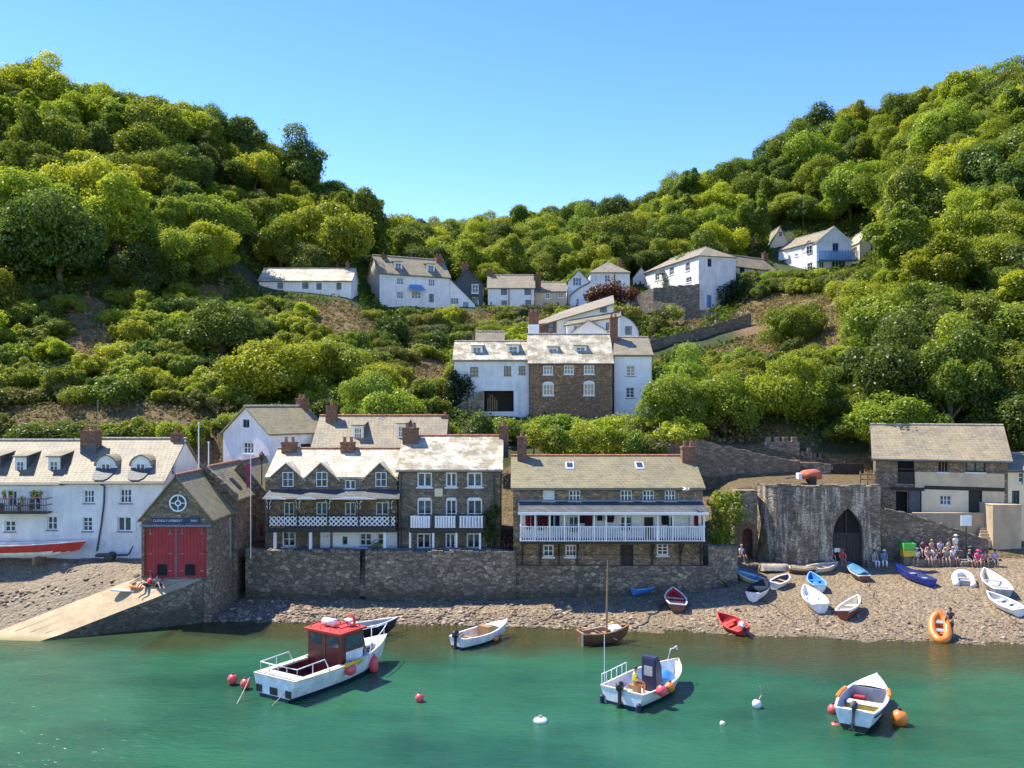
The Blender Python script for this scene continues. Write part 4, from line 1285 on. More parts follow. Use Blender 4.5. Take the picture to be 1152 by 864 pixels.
for aa in range(4):
    ca, sa = math.cos(aa * math.pi / 2), math.sin(aa * math.pi / 2)
    bar(bm, Mf @ Vector((cs + ca * rad * .36, .04, ct + sa * rad * .36)), Mf @ Vector((cs + ca * rad * .86, .04, ct + sa * rad * .86)), .035, 4)
rw = obj('round_window', bm, MAT['paint_white'], b1.root)
bm = BM(); prism(bm, [(cs + rad * .9 * math.cos(i * math.pi / 12), .003, ct + rad * .9 * math.sin(i * math.pi / 12)) for i in range(24)], (0, .02, 0), Mf); obj('pane', bm, MAT['glass'], rw)
b1.part('drainpipe', 'lead', lambda bm: tube(bm, [b1.M.inverted() @ P(262 - 3, 583, 58.4), b1.M.inverted() @ P(259, 628, 58.4)], .05))

b2 = House('boathouse_store', 'stone store with mossy roof and raised gable coping behind the boathouse', 'building', 231 - 33, 231 + 34, 618, 562, 528, 61.6, 7.4, 'gy', 'stone', 'slate_moss', ridge='ridge', below=4.5)
b2.build()
sl_ = (b2.rz - b2.hz) / (b2.W / 2)
bm = BM()
for sgn in (0, 1):
    x0, x1 = (-.15, b2.W / 2) if sgn == 0 else (b2.W / 2 + .003, b2.W + .15)
    z0, z1 = (b2.hz, b2.rz) if sgn == 0 else (b2.rz, b2.hz)
    prism(bm, [(x0, -.22, z0 - .1), (x1, -.22, z1 - .0), (x1, .16, z1 - .0), (x0, .16, z0 - .1)], (0, 0, .42))
obj('gable_coping', bm, MAT['darkstone'], b2.root)
b2.part('skylight', 'paint_black', lambda bm: prism(bm, [(b2.W / 2 + x_, y_, b2.rz - sl_ * x_ + .17) for x_, y_ in ((1.0, 2.0), (1.0, 2.7), (1.7, 2.7), (1.7, 2.0))], (0, 0, .05)))
b3 = House('gabled_outhouse', 'dark stone outhouse with a steep gable between boathouse and balcony terrace', 'building', 240, 304, 618, 560, 521, 66.4, 7, 'gy', 'darkstone', 'slate_moss', ridge='ridge', below=4)
b3.win(292, 590, 296, 604, nx=1, ny=1, mat='paint_red', sill=None, label='small red wall box')
b3.build()
# trellis-balcony terrace
t1_ = House('terrace_house', 'brown stone terrace with three gables and a white trellis balcony', 'house', 298.5, 447, 618, 538.5, 507, 63.8, 7, wall='stone', roof='slate_white', ridge='ridge', over=.03, gutter=False)
for x0, x1 in ((319, 331), (355.6, 368), (388, 400), (423, 437)): t1_.win(x0, 565, x1, 592, nx=2, ny=2, sill=None)
t1_.win(388, 540, 400, 550.5, nx=2, ny=1)
for x0, x1 in ((320, 331), (358, 370), (424, 437)): t1_.win(x0, 531, x1, 538, nx=2, ny=1)
t1_.win(317.5, 598, 332.5, 615, nx=2, ny=2, fr=.10)
t1_.win(405, 600, 418, 614, nx=2, ny=2, sill='paint_blue'); t1_.win(425, 600, 432, 613, nx=1, ny=2)
t1_.dor(360, 599, 371.5, 618, mat='paint_white', lights=True)
ph = t1_.hole(385.5, 603.5, 391, 612.5)
t1_.holes['front'] = [hh for hh in t1_.holes['front']]
# the three top windows stand in the gablets
t1_.holes['front'] = [hh for hh in t1_.holes['front'] if not (hh[3] > t1_.hz - .02)]
t1_.todo = [q_ for q_ in t1_.todo if not (q_[2][3] > t1_.hz - .02)]
t1_.build()
for x0, x1, xa in ((302, 342, 324), (342, 380, 362), (409, 446, 428.6)):
    t1_.dormer(x0, 520.5, x1, 540, -.06, 'gable', wall='stone', roof='slate_white', zef=.04, winbox=(xa - 6, 531, xa + 6.5, 547.5), nx=2, ny=2)
pm = t1_.mat_of('front')
def panel(hs, mat, x0, y0, x1, y1, holes, proud=.03, name='painted_panel'):
    r = hs.rect('front', x0, y0, x1, y1); bm = BM()
    hl = [(max(q_[0] - r[0], 0), q_[1], min(q_[2] - r[0], r[2] - r[0]), q_[3]) for q_ in holes if q_[0] < r[2] and q_[2] > r[0] and q_[1] < r[3] and q_[3] > r[1]]
    cells(bm, Vector((r[0], -proud, 0)), (1, 0, 0), (0, -1, 0), r[2] - r[0], r[1], r[3], hl, proud)
    return obj(name, bm, MAT[mat], hs.root)
panel(t1_, 'white2', 374.5, 598, 447, 618, t1_.holes['front'])
window(t1_.root, pm, *ph, nx=1, ny=1, mat='paint_grey')
for c in ((318, 497, 333.5, 519, .3), (384, 497, 399, 519, .2)): t1_.chimney(c[0], c[1], c[2], c[3], 3.3, dep=.8, pots=2, lowmat='brick')

def balcony(hs, x0, x1, ytop, ybot, yfl, dep, Yh):
    "local numbers of a balcony in front of a house: posts line, floor and rail heights"
    a = hs.lp(x0, ybot, -dep); b = hs.lp(x1, ytop, -dep); f = hs.lp(x0, yfl, -dep)
    return a.x, b.x, a.z, b.z, f.z
dep = 1.25
x0, x1, z0, z1, zf = balcony(t1_, 301, 446, 580, 593, 598, dep, 0)
bl = t1_.part('balcony', 'paint_black', lambda bm: (box(bm, x0, x1, -dep - .05, -.001, zf, z0 - .02), box(bm, x0, x1, -dep - .08, -dep - .05, zf - .05, z0)))
bm = BM(); px_ = [t1_.lp(x, 590, -dep).x for x in (302, 335, 369, 403.6, 439, 445)]
hh = z1 - z0 - .12
def clipped(bm, u0, u1, z0, z1, p, q_, w=.035, y=-dep):
    p = Vector(p); q_ = Vector(q_); d_ = q_ - p; n_ = Vector((-d_.y, d_.x)).normalized() * w / 2
    prism(bm, [(p.x + n_.x, y, p.y + n_.y), (q_.x + n_.x, y, q_.y + n_.y), (q_.x - n_.x, y, q_.y - n_.y), (p.x - n_.x, y, p.y - n_.y)], (0, .025, 0))
for a, b in zip(px_, px_[1:]):
    n_ = max(1, int(round((b - a - .1) / (hh / 2.0)))); st_ = (b - a - .1) / n_; u0 = a + .05
    for i in range(-1, n_):
        for sg_ in (0, 1):
            # two-cell-high diagonals clipped to the panel
            s_, e_ = (i, i + 2) if sg_ == 0 else (i + 2, i)
            P0, P1 = Vector((u0 + s_ * st_, z0 + .06)), Vector((u0 + e_ * st_, z0 + .06 + hh))
            lo, hi = u0, u0 + n_ * st_
            def cl(p, q2):
                if p.x < lo: p = p.lerp(q2, (lo - p.x) / (q2.x - p.x))
                if p.x > hi: p = p.lerp(q2, (hi - p.x) / (q2.x - p.x))
                return p
            A_, B_ = cl(P0, P1), cl(P1, P0)
            if (A_ - B_).length > .05: clipped(bm, a, b, z0, z1, A_, B_, .075, -dep + (.03 if sg_ else 0))
rl = obj('trellis_rail', bm, MAT['paint_white'], bl)
bm = BM()
for zz in (z0 + .02, z1 - .05): box(bm, x0, x1, -dep - .04, -dep + .05, zz, zz + .06)
zc = t1_.lp(302, 562, -dep).z
for x in px_[:5]: box(bm, x - .05, x + .05, -dep - .045, -dep + .055, z0 - .1, zc)
for zz in (z0 + .05, z1 - .05): box(bm, px_[5] - .05, px_[5], -dep, 0, zz, zz + .06)
obj('balcony_frame', bm, MAT['paint_black'], bl)
bm = BM()
for x in px_[:5]:
    for sg_ in (-1, 1): tube(bm, [(x + sg_ * .02, -dep, zc - .75), (x + sg_ * .12, -dep, zc - .5), (x + sg_ * .05, -dep, zc - .3), (x + sg_ * .2, -dep, zc - .05)], .03, 5)
obj('bracket', bm, MAT['paint_white'], bl)
for x in (309.6, 349.5, 433):
    u = t1_.lp(x, 600, -dep + .1).x
    t1_.part('balcony_post', 'paint_white', lambda bm: box(bm, u - .1, u + .1, -dep, -dep + .2, -.1, zf))
zw = t1_.lp(300, 551.5, 0).z
cn = t1_.part('canopy', 'slate_dark', lambda bm: prism(bm, [(x0 - .15, 0, zw), (x1 + .1, 0, zw), (x1 + .25, -dep - .35, zc + .02), (x0 - .3, -dep - .35, zc + .02)], (0, 0, .07)))
bm = BM()
for a, b in ((298, 322), (333, 356), (370, 424)):
    ua, ub = t1_.lp(a, 560, -dep - .38).x, t1_.lp(b, 560, -dep - .38).x; um = (ua + ub) / 2
    prism(bm, [(ua, -dep - .352, zc + .05), (ub, -dep - .352, zc + .05), (um + (ub - um) * .3, -dep - .352, zc + .2), (um - (um - ua) * .3, -dep - .352, zc + .2)], (0, -.05, 0))
obj('valance', bm, MAT['paint_white'], cn)

# three-storey stone house
t2_ = House('terrace_house', 'tall three-storey dark stone house with white slatted balcony', 'house', 448.5, 563, 618, 529, 492.5, 63.5, 8, wall='darkstone', roof='slate_pale', ridge='ridge')
for x0, x1 in ((469.5, 486), (501.5, 514), (525.5, 542.5)):
    t2_.win(x0, 531.5, x1, 548, nx=2, ny=1, fr=.1, sill='paint_white')
    t2_.win(x0, 562, x1, 594, nx=2, ny=2, fr=.1, sill=None)
    t2_.win(x0 - .5, 600, x1 - 1.5, 617, nx=2, ny=1, fr=.1)
t2_.build()
r_ = t2_.rect('front', 489, 549.5, 498, 558.5)
t2_.part('plaque', 'palecream', lambda bm: box(bm, r_[0], r_[2], -.05, -.004, r_[1], r_[3]))
t2_.part('lintel', 'paint_white', lambda bm: [prism(bm, [(c_ - w_, -.06, z_), (c_ + w_, -.06, z_), (c_ + w_ * .7, -.06, z_ + .14), (c_ - w_ * .7, -.06, z_ + .14)], (0, .055, 0)) for c_, w_, z_ in [((q_[0] + q_[2]) / 2, (q_[2] - q_[0]) / 2, q_[3]) for q_ in t2_.holes['front'] if q_[3] > t2_.lp(470, 566).z and q_[3] < t2_.lp(470, 555).z]])
dep2 = 1.1
x0, x1, z0, z1, zf = balcony(t2_, 461, 544, 580.5, 594, 598.5, dep2, 0)
bl = t2_.part('balcony', 'paint_black', lambda bm: (box(bm, x0, x1, -dep2 - .02, -.001, zf, z0 - .01), box(bm, x0, x1, -dep2 - .045, -dep2 - .021, zf - .06, z0 + .02)))
for a, b in ((461.5, 484), (489, 512.5), (516.5, 543.5)):
    u0, u1 = t2_.lp(a, 585, -dep2).x, t2_.lp(b, 585, -dep2).x
    slat_rail(bl, 'slatted_rail', u0, u1, -dep2, z0, z1, 8, slat=.14)
bm = BM(); box(bm, x0, x1, -dep2 + .05, -dep2 + .09, z1, z1 + .06)
for x in (461, 487, 514.5, 544):
    u = t2_.lp(x, 585, -dep2).x; box(bm, u - .12, u + .12, -dep2 + .04, -dep2 + .09, z0, z1)
obj('balcony_frame', bm, MAT['paint_black'], bl)
for x in (461.5, 487.5, 513.5, 540):
    u = t2_.lp(x, 605, -dep2 + .1).x
    t2_.part('balcony_post', 'paint_white', lambda bm: box(bm, u - .07, u + .07, -dep2, -dep2 + .14, -.1, zf))
t2_.chimney(453.5, 481, 470.5, 512, 3.4, dep=1.0, pots=2, ysplit=504)
t2_.chimney(561.5, 479, 572, 497, 4.0, dep=.8, pots=1)
t2_.pipe([(451, 531), (451, 616)], .06); t2_.pipe([(556, 533), (556, 612)], .05)

# middle house with the long veranda
mh = House('harbour_house', 'stone harbour house with a long white railed veranda over the beach', 'house', 577.5, 790.5, 637, 549.5, 515, 62.1, 8, wall='stone', roof='slate_moss', ridge='ridge', below=2.5)
mh.win(611, 551.5, 624, 564, nx=1, ny=1, pane='curtain')
for x0, x1 in ((640, 653), (698, 711), (723, 736), (748, 760)): mh.win(x0, 551.5, x1, 564, nx=3, ny=2)
mh.win(611, 613, 623, 626.5, nx=2, ny=2, fr=.1); mh.win(636, 613, 649, 626.5, nx=3, ny=2, fr=.1); mh.win(739, 611, 752, 625, nx=2, ny=3, fr=.1)
mh.dor(698, 612.5, 712.5, 636.5, mat='wood_dark', fr='wood_dark')
for x0, x1, y1 in ((640, 651, 600), (698, 711, 598), (750, 758, 606)): mh.win(x0, 581, x1, y1, nx=2, ny=2, sill=None)
mh.dor(628, 581, 639, 609, mat='paint_white'); mh.dor(724, 581, 736, 609, mat='wood_dark'); mh.dor(765, 581, 776, 609, mat='paint_white')
mh.build()
panel(mh, 'white2', 586, 575, 789, 609.5, mh.holes['front'])
dep3 = 1.4
x0, x1, z0, z1, zf = balcony(mh, 585, 793.5, 592, 609, 612, dep3, 0)
bl = mh.part('veranda_floor', 'wood_dark', lambda bm: box(bm, x0, x1, -dep3 - .02, -.001, zf, z0))
slat_rail(bl, 'railing', x0, x1, -dep3, z0 + .01, z1, 78, slat=.055)
for e in (x0 + .03, x1 - .03):
    slat_rail(bl, 'railing', -dep3 + .04, -.04, 0, z0 + .01, z1, 7, slat=.05, M=Matrix.Translation((e, 0, 0)) @ Matrix.Rotation(R(90), 4, 'Z'))
zc = mh.lp(600, 577.5, -dep3).z; zw = mh.lp(600, 565.5, 0).z
for x in (586, 602, 618.5, 635, 651, 668.5, 682, 703.5, 740, 757, 792):
    u = mh.lp(x, 590, -dep3).x
    mh.part('veranda_post', 'paint_white', lambda bm: box(bm, u - .045, u + .045, -dep3 - .045, -dep3 + .045, z0, zc))
cn = mh.part('veranda_roof', 'slate_dark', lambda bm: prism(bm, [(x0 - .1, 0, zw), (x1 + .1, 0, zw), (x1 + .15, -dep3 - .3, zc + .02), (x0 - .15, -dep3 - .3, zc + .02)], (0, 0, .08)))
bm = BM(); box(bm, x0 - .15, x1 + .15, -dep3 - .35, -dep3 - .303, zc - .06, zc + .11); obj('fascia', bm, MAT['paint_white'], cn)
bm = BM(); box(bm, x0 - .1, x1 + .1, -.12, -.004, zw + .09, zw + .2); obj('flashing', bm, MAT['lead'], cn)
for x in (588, 608, 629, 649.5, 734, 766, 789):
    u = mh.lp(x, 620, -.3).x
    def f_(bm):
        box(bm, u - .05, u + .05, -.16, -.04, -.05, zf - .001); bar(bm, (u, -.1, zf - .95), (u, -dep3 + .15, zf - .03), .05, 4)
    mh.part('veranda_brace', 'wood_dark', f_)
sl_ = (mh.rz - mh.hz) / 4
for xa, ya in ((641, 524), (719.5, 524)):
    y_ = 2.6; u = mh.lp(xa, ya, y_).x
    bm = BM(); prism(bm, [(u - .3, y_ - .42, mh.hz + sl_ * (y_ - .42) + .16), (u + .3, y_ - .42, mh.hz + sl_ * (y_ - .42) + .16), (u + .3, y_ + .42, mh.hz + sl_ * (y_ + .42) + .16), (u - .3, y_ + .42, mh.hz + sl_ * (y_ + .42) + .16)], (0, 0, .07))
    o = obj('skylight', bm, MAT['paint_white'], mh.root)
    bm = BM(); prism(bm, [(u - .22, y_ - .34, mh.hz + sl_ * (y_ - .34) + .235), (u + .22, y_ - .34, mh.hz + sl_ * (y_ - .34) + .235), (u + .22, y_ + .34, mh.hz + sl_ * (y_ + .34) + .235), (u - .22, y_ + .34, mh.hz + sl_ * (y_ + .34) + .235)], (0, 0, .01)); obj('pane', bm, MAT['glass'], o)
mh.chimney(582, 491, 592.5, 516, 3.6, pots=1, dep=.7); mh.chimney(766.5, 502, 781, 528, 3.4, pots=2, dep=.8, ysplit=524, lowmat='lead')
# washing hung on the veranda
cl = [plain('maroon_cloth', (.16, .02, .035), .9), plain('navy_cloth', (.02, .03, .09), .9), plain('charcoal_cloth', (.03, .03, .035), .9), plain('red_cloth', (.35, .03, .03), .9)]
for i, (x, w_, hgt, mi) in enumerate(((594, 6, 16, 3), (600, 5, 14, 0), (608, 7, 17, 0), (614, 5, 15, 0), (620, 5, 14, 1), (627, 5, 13, 1), (655, 8, 9, 2), (662, 9, 13, 0), (675, 6, 6, 2), (686, 10, 8, 2), (748, 8, 11, 2), (783, 5, 12, 3))):
    A_ = P(x, 580, 61.3); sc_ = 61.3 / FPX
    bm = BM(); n_ = 7
    top = [(A_.x + (k / (n_ - 1) - .5) * w_ * sc_, A_.y + .05 * math.sin(k * 2.1 + i), A_.z) for k in range(n_)]
    mid = [(p[0], p[1] + .04 * math.cos(k * 1.7), A_.z - hgt * sc_ * .5) for k, p in enumerate(top)]
    low = [(A_.x + (p[0] - A_.x) * (.8 + .1 * (i % 3)), p[1] + .03 * math.sin(k * 3), A_.z - hgt * sc_ * (1 - .06 * (k % 2))) for k, p in enumerate(top)]
    vs_ = [[bm.verts.new(p) for p in r] for r in (top, mid, low)]
    for a, b in zip(vs_, vs_[1:]):
        for k in range(n_ - 1): bm.faces.new((a[k], a[k + 1], b[k + 1], b[k]))
    bmesh.ops.solidify(bm, geom=bm.faces[:], thickness=.03)
    o = obj('hanging_cloth', bm, cl[mi]); tag(o, ['maroon', 'navy', 'charcoal', 'bright red'][mi] + ' garment hung to dry in the white veranda', 'washing', ['maroon', 'navy', 'charcoal', 'red'][mi] + ' washing on the veranda')

# quay wall, in the stretches one can tell apart
wall_px('quay_wall', 'rough stone quay wall below the balcony terrace, left of the steps', [(276, 621, 668, 61.8), (405, 621.5, 671, 61.8)], .8, 'quay', cap='lane', jag=0)
wall_px('quay_wall', 'rough stone quay wall below the tall stone house, right of the steps', [(411, 622, 673, 61.4), (580, 622, 674, 61.4)], 1.2, 'quay', cap='lane')
wall_px('quay_wall', 'dark boulder footing under the veranda house', [(580, 636.5, 676, 61.75), (800, 637, 668, 61.75)], .33, 'quay')
wall_px('quay_wall', 'low stone wall end between veranda house and brick arch', [(797, 617.5, 662, 61.9), (830, 617, 650, 62.6)], .8, 'quay', cap='lane')
# steps in the gap of the quay wall
bm = BM(); A_ = P(405, 660, 61.9); B_ = P(411.5, 660, 61.9)
zg = .7
for i in range(10): box(bm, A_.x + .02, B_.x + .35, 61.5 + i * .12, 62.9, zg + i * .28, zg + (i + 1) * .28 - .001)
tag(obj('quay_steps', bm, MAT['lane']), 'narrow stone steps climbing through the gap in the quay wall', 'steps')
# slipway
bm = BM()
TL, TR = P(150, 651, 57.0), P(228, 652, 56.9); BR, BL = P(68, 718, 53.0), P(0, 706, 53.6)
TL.z = TR.z = 2.78; BR.z = .25; BL.z = .35
E1 = BR + (BR - TR) * .42; E2 = BL + (BL - TL) * .42; E1.z = E2.z = -.55
top = [TL, TR, BR, E1, E2, BL]
prism(bm, [Vector((p.x, p.y, -2.0)) for p in top], (0, 0, .5))
bm2 = BM(); vt = [bm2.verts.new(p) for p in top]; vb = [bm2.verts.new((p.x, p.y, -2)) for p in top]
bm2.faces.new((vt[0], vt[1], vt[2], vt[5])).material_index = 0; bm2.faces.new((vt[5], vt[2], vt[3], vt[4])).material_index = 0
for i in range(6): bm2.faces.new((vt[i], vb[i], vb[(i + 1) % 6], vt[(i + 1) % 6])).material_index = 1
bmesh.ops.recalc_face_normals(bm2, faces=bm2.faces[:]); bm.free()
t = NT('slipway_concrete'); v = t.coord('World'); n1 = t.noise(v, .8, 6, .7); n2 = t.noise(v, 6, 5)
sp = t.N('SeparateXYZ'); t.L(v, sp.inputs[0])
c = t.ramp(n1, [(.3, (.33, .25, .135)), (.6, (.50, .385, .215)), (.8, (.60, .49, .32))])
c = t.mix(t.ramp(n2, [(.45, (0, 0, 0)), (.7, (.5, .5, .5))]), c, (.34, .25, .13))
c = t.mix(t.ramp(sp.outputs[2], [(.0, (1, 1, 1)), (.22, (0, 0, 0))]), c, (.20, .18, .06))
t.L(c, t.p.inputs['Base Color']); t.p.inputs['Roughness'].default_value = .85; t.bump(n2, .4, .05)
sw = obj('slipway', bm2, [t.m, MAT['quay']]); tag(sw, 'sloping concrete boat slipway running from red doors into the water', 'slipway')
bm = BM()
for f_ in (.25, .5, .75):
    a = TL.lerp(TR, f_) + Vector((0, 0, .02)); b = BL.lerp(BR, f_) + Vector((0, 0, .02)); bar(bm, a - Vector((0, 0, .02)), b - Vector((0, 0, .02)), .022, 4)
obj('keel_rail', bm, MAT['wood'], sw)

# houses just behind the front row
w6 = House('white_cottage', 'white gabled cottage with mossy roof above the boathouse', 'house', 251, 303, 548, 487, 459, 76, 6.3, 'gy', 'white', 'slate_moss', Yr=72.3, below=5)
w6.win(273, 472, 280.5, 481, mat='paint_grey', nx=2, ny=1); w6.win(273.5, 498, 285, 510, nx=3, ny=2)
w6.win(338.5, 499, 350, 507, face='right', nx=2, ny=1, mat='wood_dark', sill=None)
w6.build(); 
bm = BM(); zz = w6.rz; box(bm, w6.W / 2 - .5, w6.W / 2 + .5, w6.D - .6, w6.D, zz - .8, zz + .75); box(bm, w6.W / 2 - .56, w6.W / 2 + .56, w6.D - .66, w6.D + .06, zz + .751, zz + .86); ch = obj('chimney', bm, MAT['brick'], w6.root)
for q_ in (-.25, .25):
    bm = BM(); lathe(bm, [(.12, zz + .85), (.1, zz + 1.15), (.13, zz + 1.2), (.08, zz + 1.2)], (w6.W / 2 + q_, w6.D - .3, 0), 8); obj('chimney_pot', bm, MAT['ridge'], ch)
r5 = House('terrace_house', 'house behind the terrace showing a blotched tan roof with two dormers', 'house', 352, 499, 560, 504.5, 469.5, 74.2, 7, wall='cream', roof='slate_tan', ridge='ridge')
r5.build()
for b in ((392, 475, 411, 497), (441.5, 473, 460, 495)): r5.dormer(b[0] + 5, b[1] + 3, b[2] - 2, b[3] - 2, 1.0, 'shed', wall='white', cheek='slate_tan', roof='slate_tan', nx=3)
r5.chimney(367, 456, 379, 486, 3.0, pots=1, ysplit=478); r5.chimney(497, 468, 504.5, 495, 3.5, pots=1)

# ------------------------------------------------------------ right side: bastion, barn, walls
def curved_bastion():
    pl = [(18.95, 68.6), (19.2, 67.4), (19.9, 66.7), (21.2, 66.15), (23.2, 66.0), (23.72, 66.0), (26.35, 66.05), (27.5, 66.2)]
    root = empty('lime_kiln', (23, 67, 1.8), 0, 'streaked stone bastion with a pointed arch doorway behind the beach', 'bastion')
    zb, zt_ = .8, 7.85
    bm = BM()
    off = Vector((23, 67, 1.8))
    for (a, b) in zip(pl, pl[1:]):
        A = Vector((a[0], a[1], 0)) - Vector((23, 67, 1.8)); B = Vector((b[0], b[1], 0)) - Vector((23, 67, 1.8))
        du = (B - A); du.z = 0; L = du.length; du.normalize(); n = Vector((du.y, -du.x, 0))
        A.z = -1.8
        hs = []
        if a[0] == 23.72: hs = [(.12, 1.2, 2.48, Zp(572, 66))]
        cells(bm, A + Vector((0, 0, 0)), du, n, L, zb, zt_, hs, .5)
        if hs:
            Mx = frame_at(A, du, n)
            arch_fill(bm, Mx, .12, 4.1, 2.48, Zp(572, 66), .5)
            hole = (Mx, hs[0])
    obj('wall', bm, MAT['bastion'], root)
    bm = BM()
    rr = random.Random(4)
    for (a, b) in zip(pl, pl[1:]):
        A = Vector((a[0], a[1], 0)); B = Vector((b[0], b[1], 0)); n_ = max(1, int((B - A).length / .32))
        for i in range(n_):
            p = A.lerp(B, i / n_) - off; q_ = A.lerp(B, (i + .9) / n_) - off; h = rr.uniform(.08, .26)
            for w_ in (p, q_): w_.z = zt_ - 1.8 - .03
            prism(bm, [p + Vector((0, -.05, 0)), q_ + Vector((0, -.05, 0)), q_ + Vector((0, .5, 0)), p + Vector((0, .5, 0))], (0, 0, h))
    obj('coping', bm, MAT['lane'], root)
    Mx, (s0, t0, s1, t1) = hole
    bm = BM(); box(bm, s0 - .05, s1 + .05, -.62, -.5, t0, t1, Mx); obj('dark_recess', bm, MAT['void'], root)
    m_ = (s0 + s1) / 2
    for a0, a1 in ((s0 + .01, m_ - .01), (m_ + .01, s1 - .01)):
        bm = BM(); box(bm, a0, a1, -.46, -.38, t0, t0 + 3.05, Mx)
        for i in range(5): box(bm, a0 + (a1 - a0) * i / 5 + .01, a0 + (a1 - a0) * (i + 1) / 5 - .01, -.379, -.36, t0 + .03, t0 + 3.0, Mx)
        dd = obj('gate_leaf', bm, MAT['wood_dark'], root)
    bm = BM(); box(bm, s0 + .28, s0 + .72, -.355, -.34, t0 + 1.75, t0 + 2.05, Mx); sg = obj('notice', bm, MAT['paint_white'], dd)
    bm = BM(); box(bm, s0, s1, -.5, -.36, t0 + 3.06, t0 + 3.2, Mx); box(bm, m_ - .05, m_ + .05, -.48, -.38, t0 + 3.2, t1 - .1, Mx); obj('gate_beam', bm, MAT['wood_dark'], root)
curved_bastion()
# brick arch doorway left of the bastion
ab = House('arched_doorway', 'weathered stone wall with a small red brick arch left of the bastion', 'wall', 826, 852, 632, 552, 552, 68.2, 1.0, 'flat', 'lane', below=1.0, rz=1, Yr=68.6) if False else None
root = empty('arched_doorway', P(826, 632, 67.6), 0, 'weathered stone wall with a small red brick arch left of the bastion', 'wall')
A_ = P(826, 632, 67.6); W_ = (849 - 826) / FPX * 67.9
zt_ = Zp(552, 67.6) - A_.z
bm = BM(); hs = (.62, 0, 1.42, 2.55); cells(bm, (0, 0, 0), (1, 0, 0), (0, -1, 0), W_ + .2, -1.2, zt_, [hs], .6)
Mx = frame_at((0, 0, 0), (1, 0, 0), (0, -1, 0)); arch_fill(bm, Mx, .62, 2.1, 1.42, 2.55, .6, pointed=False)
cells(bm, (0, 0, 0), (0, 1, 0), (-1, 0, 0), 1.2, -1.2, zt_, [], .1)
bm.faces.new([bm.verts.new(p) for p in ((0, 0, zt_), (W_ + .2, 0, zt_), (W_ + .2, 1.2, zt_), (0, 1.2, zt_))])
obj('wall', bm, MAT['lane'], root)
bm = BM()
for i in range(11):
    a0 = math.pi * i / 11; a1 = math.pi * (i + .9) / 11
    prism(bm, [(1.02 + rr * math.cos(aa), -.03, 2.1 + rr * 1.1 * math.sin(aa)) for rr, aa in ((.42, a0), (.42, a1), (.85, a1), (.85, a0))], (0, .02, 0))
box(bm, .35, .6, -.03, -.01, .1, 2.05); box(bm, 1.44, 1.7, -.03, -.01, .1, 2.05)
obj('brick_surround', bm, MAT['brick'], root)
bm = BM(); box(bm, .55, 1.5, .55, .62, 0, 2.6); obj('dark_recess', bm, plain('red_brown_board', (.09, .04, .025), .9), root)
# stair wall falling to the right
wall_px('stair_wall', 'dark stone stair wall sloping down beside the arched gate', [(984, 572, 628, 67.4), (1020, 579, 628, 67.4), (1060, 591, 628, 67.5), (1112, 609, 628, 67.6)], .5, 'darkstone', cap='lane')
wall_px('stair_wall', 'cream rendered terrace wall below the barn', [(1026, 577, 612, 70.6), (1060, 577, 612, 70.6), (1111, 577, 606, 70.5)], .4, 'buff')
bm = BM()
for i in range(8): 
    a = P(1103, 608 - i * 3.6, 69.4 + i * .2); b = P(1119, 608 - i * 3.6, 69.4 + i * .2); box(bm, a.x, b.x, a.y, 71.4, a.z - .6, a.z + .02)
tag(obj('stone_steps', bm, MAT['buff']), 'worn stone steps up to the barn terrace', 'steps')
bm = BM(); a = P(1117, 610, 69.2); b = P(1149, 569, 69.2); box(bm, a.x, b.x, 69.2, 71.2, a.z - .8, b.z); box(bm, a.x - .03, b.x + .03, 69.15, 71.25, b.z + .001, b.z + .09)
tag(obj('concrete_block', bm, MAT['buff']), 'tan rendered block wall beside the barn steps at the right edge', 'block')
# barn
bn = House('barn', 'long two-storey stone barn with cream lower wall and dark loft door', 'barn', 985, 1134, 579, 515, 480, 73.8, 8, wall='stone', roof='slate_tan', Yr=70.4, below=3, over=.3)
bn.hole(1010, 518, 1028.5, 544); bn.hole(1008, 553, 1020.7, 580)
bn.win(1055, 517, 1067, 531, nx=3, ny=1, mat='wood', pane='void'); bn.win(1086.5, 516, 1108.5, 531, nx=2, ny=1, mat='wood_dark', fr=.1)
bn.dor(1021.8, 550, 1036.3, 579, mat='paint_grey', fr='wood_dark', planks=5); bn.win(1057, 557.5, 1070, 568, nx=3, ny=2); bn.dor(1090, 550, 1104.6, 577, mat='wood_dark', fr='wood_dark')
bn.build(hole_depth=.5)
panel(bn, 'cream', 1029.5, 533, 1130, 549, bn.holes['front'], .04); panel(bn, 'palecream', 1036.8, 550.5, 1089.5, 579, bn.holes['front'], .05); panel(bn, 'cream', 1105, 550.5, 1130, 579, bn.holes['front'], .04)
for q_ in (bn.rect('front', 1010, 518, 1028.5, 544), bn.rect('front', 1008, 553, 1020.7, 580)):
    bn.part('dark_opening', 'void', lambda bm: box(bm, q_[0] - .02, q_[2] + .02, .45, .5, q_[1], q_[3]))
q_ = bn.rect('front', 1010, 518, 1028.5, 544)
bn.part('loft_door', 'wood_dark', lambda bm: (box(bm, q_[0], q_[2], .12, .2, q_[1], q_[1] + (q_[3] - q_[1]) * .5), box(bm, q_[0], q_[2], .1, .2, q_[1] + (q_[3] - q_[1]) * .6, q_[1] + (q_[3] - q_[1]) * .66)))
q_ = bn.rect('front', 1002, 548.6, 1040, 551); bn.part('lintel', 'wood_dark', lambda bm: box(bm, q_[0], q_[2], -.1, -.002, q_[1], q_[3]))
q_ = bn.rect('front', 1040, 548.8, 1130, 550.3); bn.part('beam', 'wood_dark', lambda bm: box(bm, q_[0], q_[2], -.08, -.002, q_[1], q_[3]))
rb = House('quay_cottage', 'cream cottage cut off by the right edge of the photo', 'house', 1134, 1330, 606, 530, 512, 70.4, 7, wall='palecream', roof='slate', below=2)
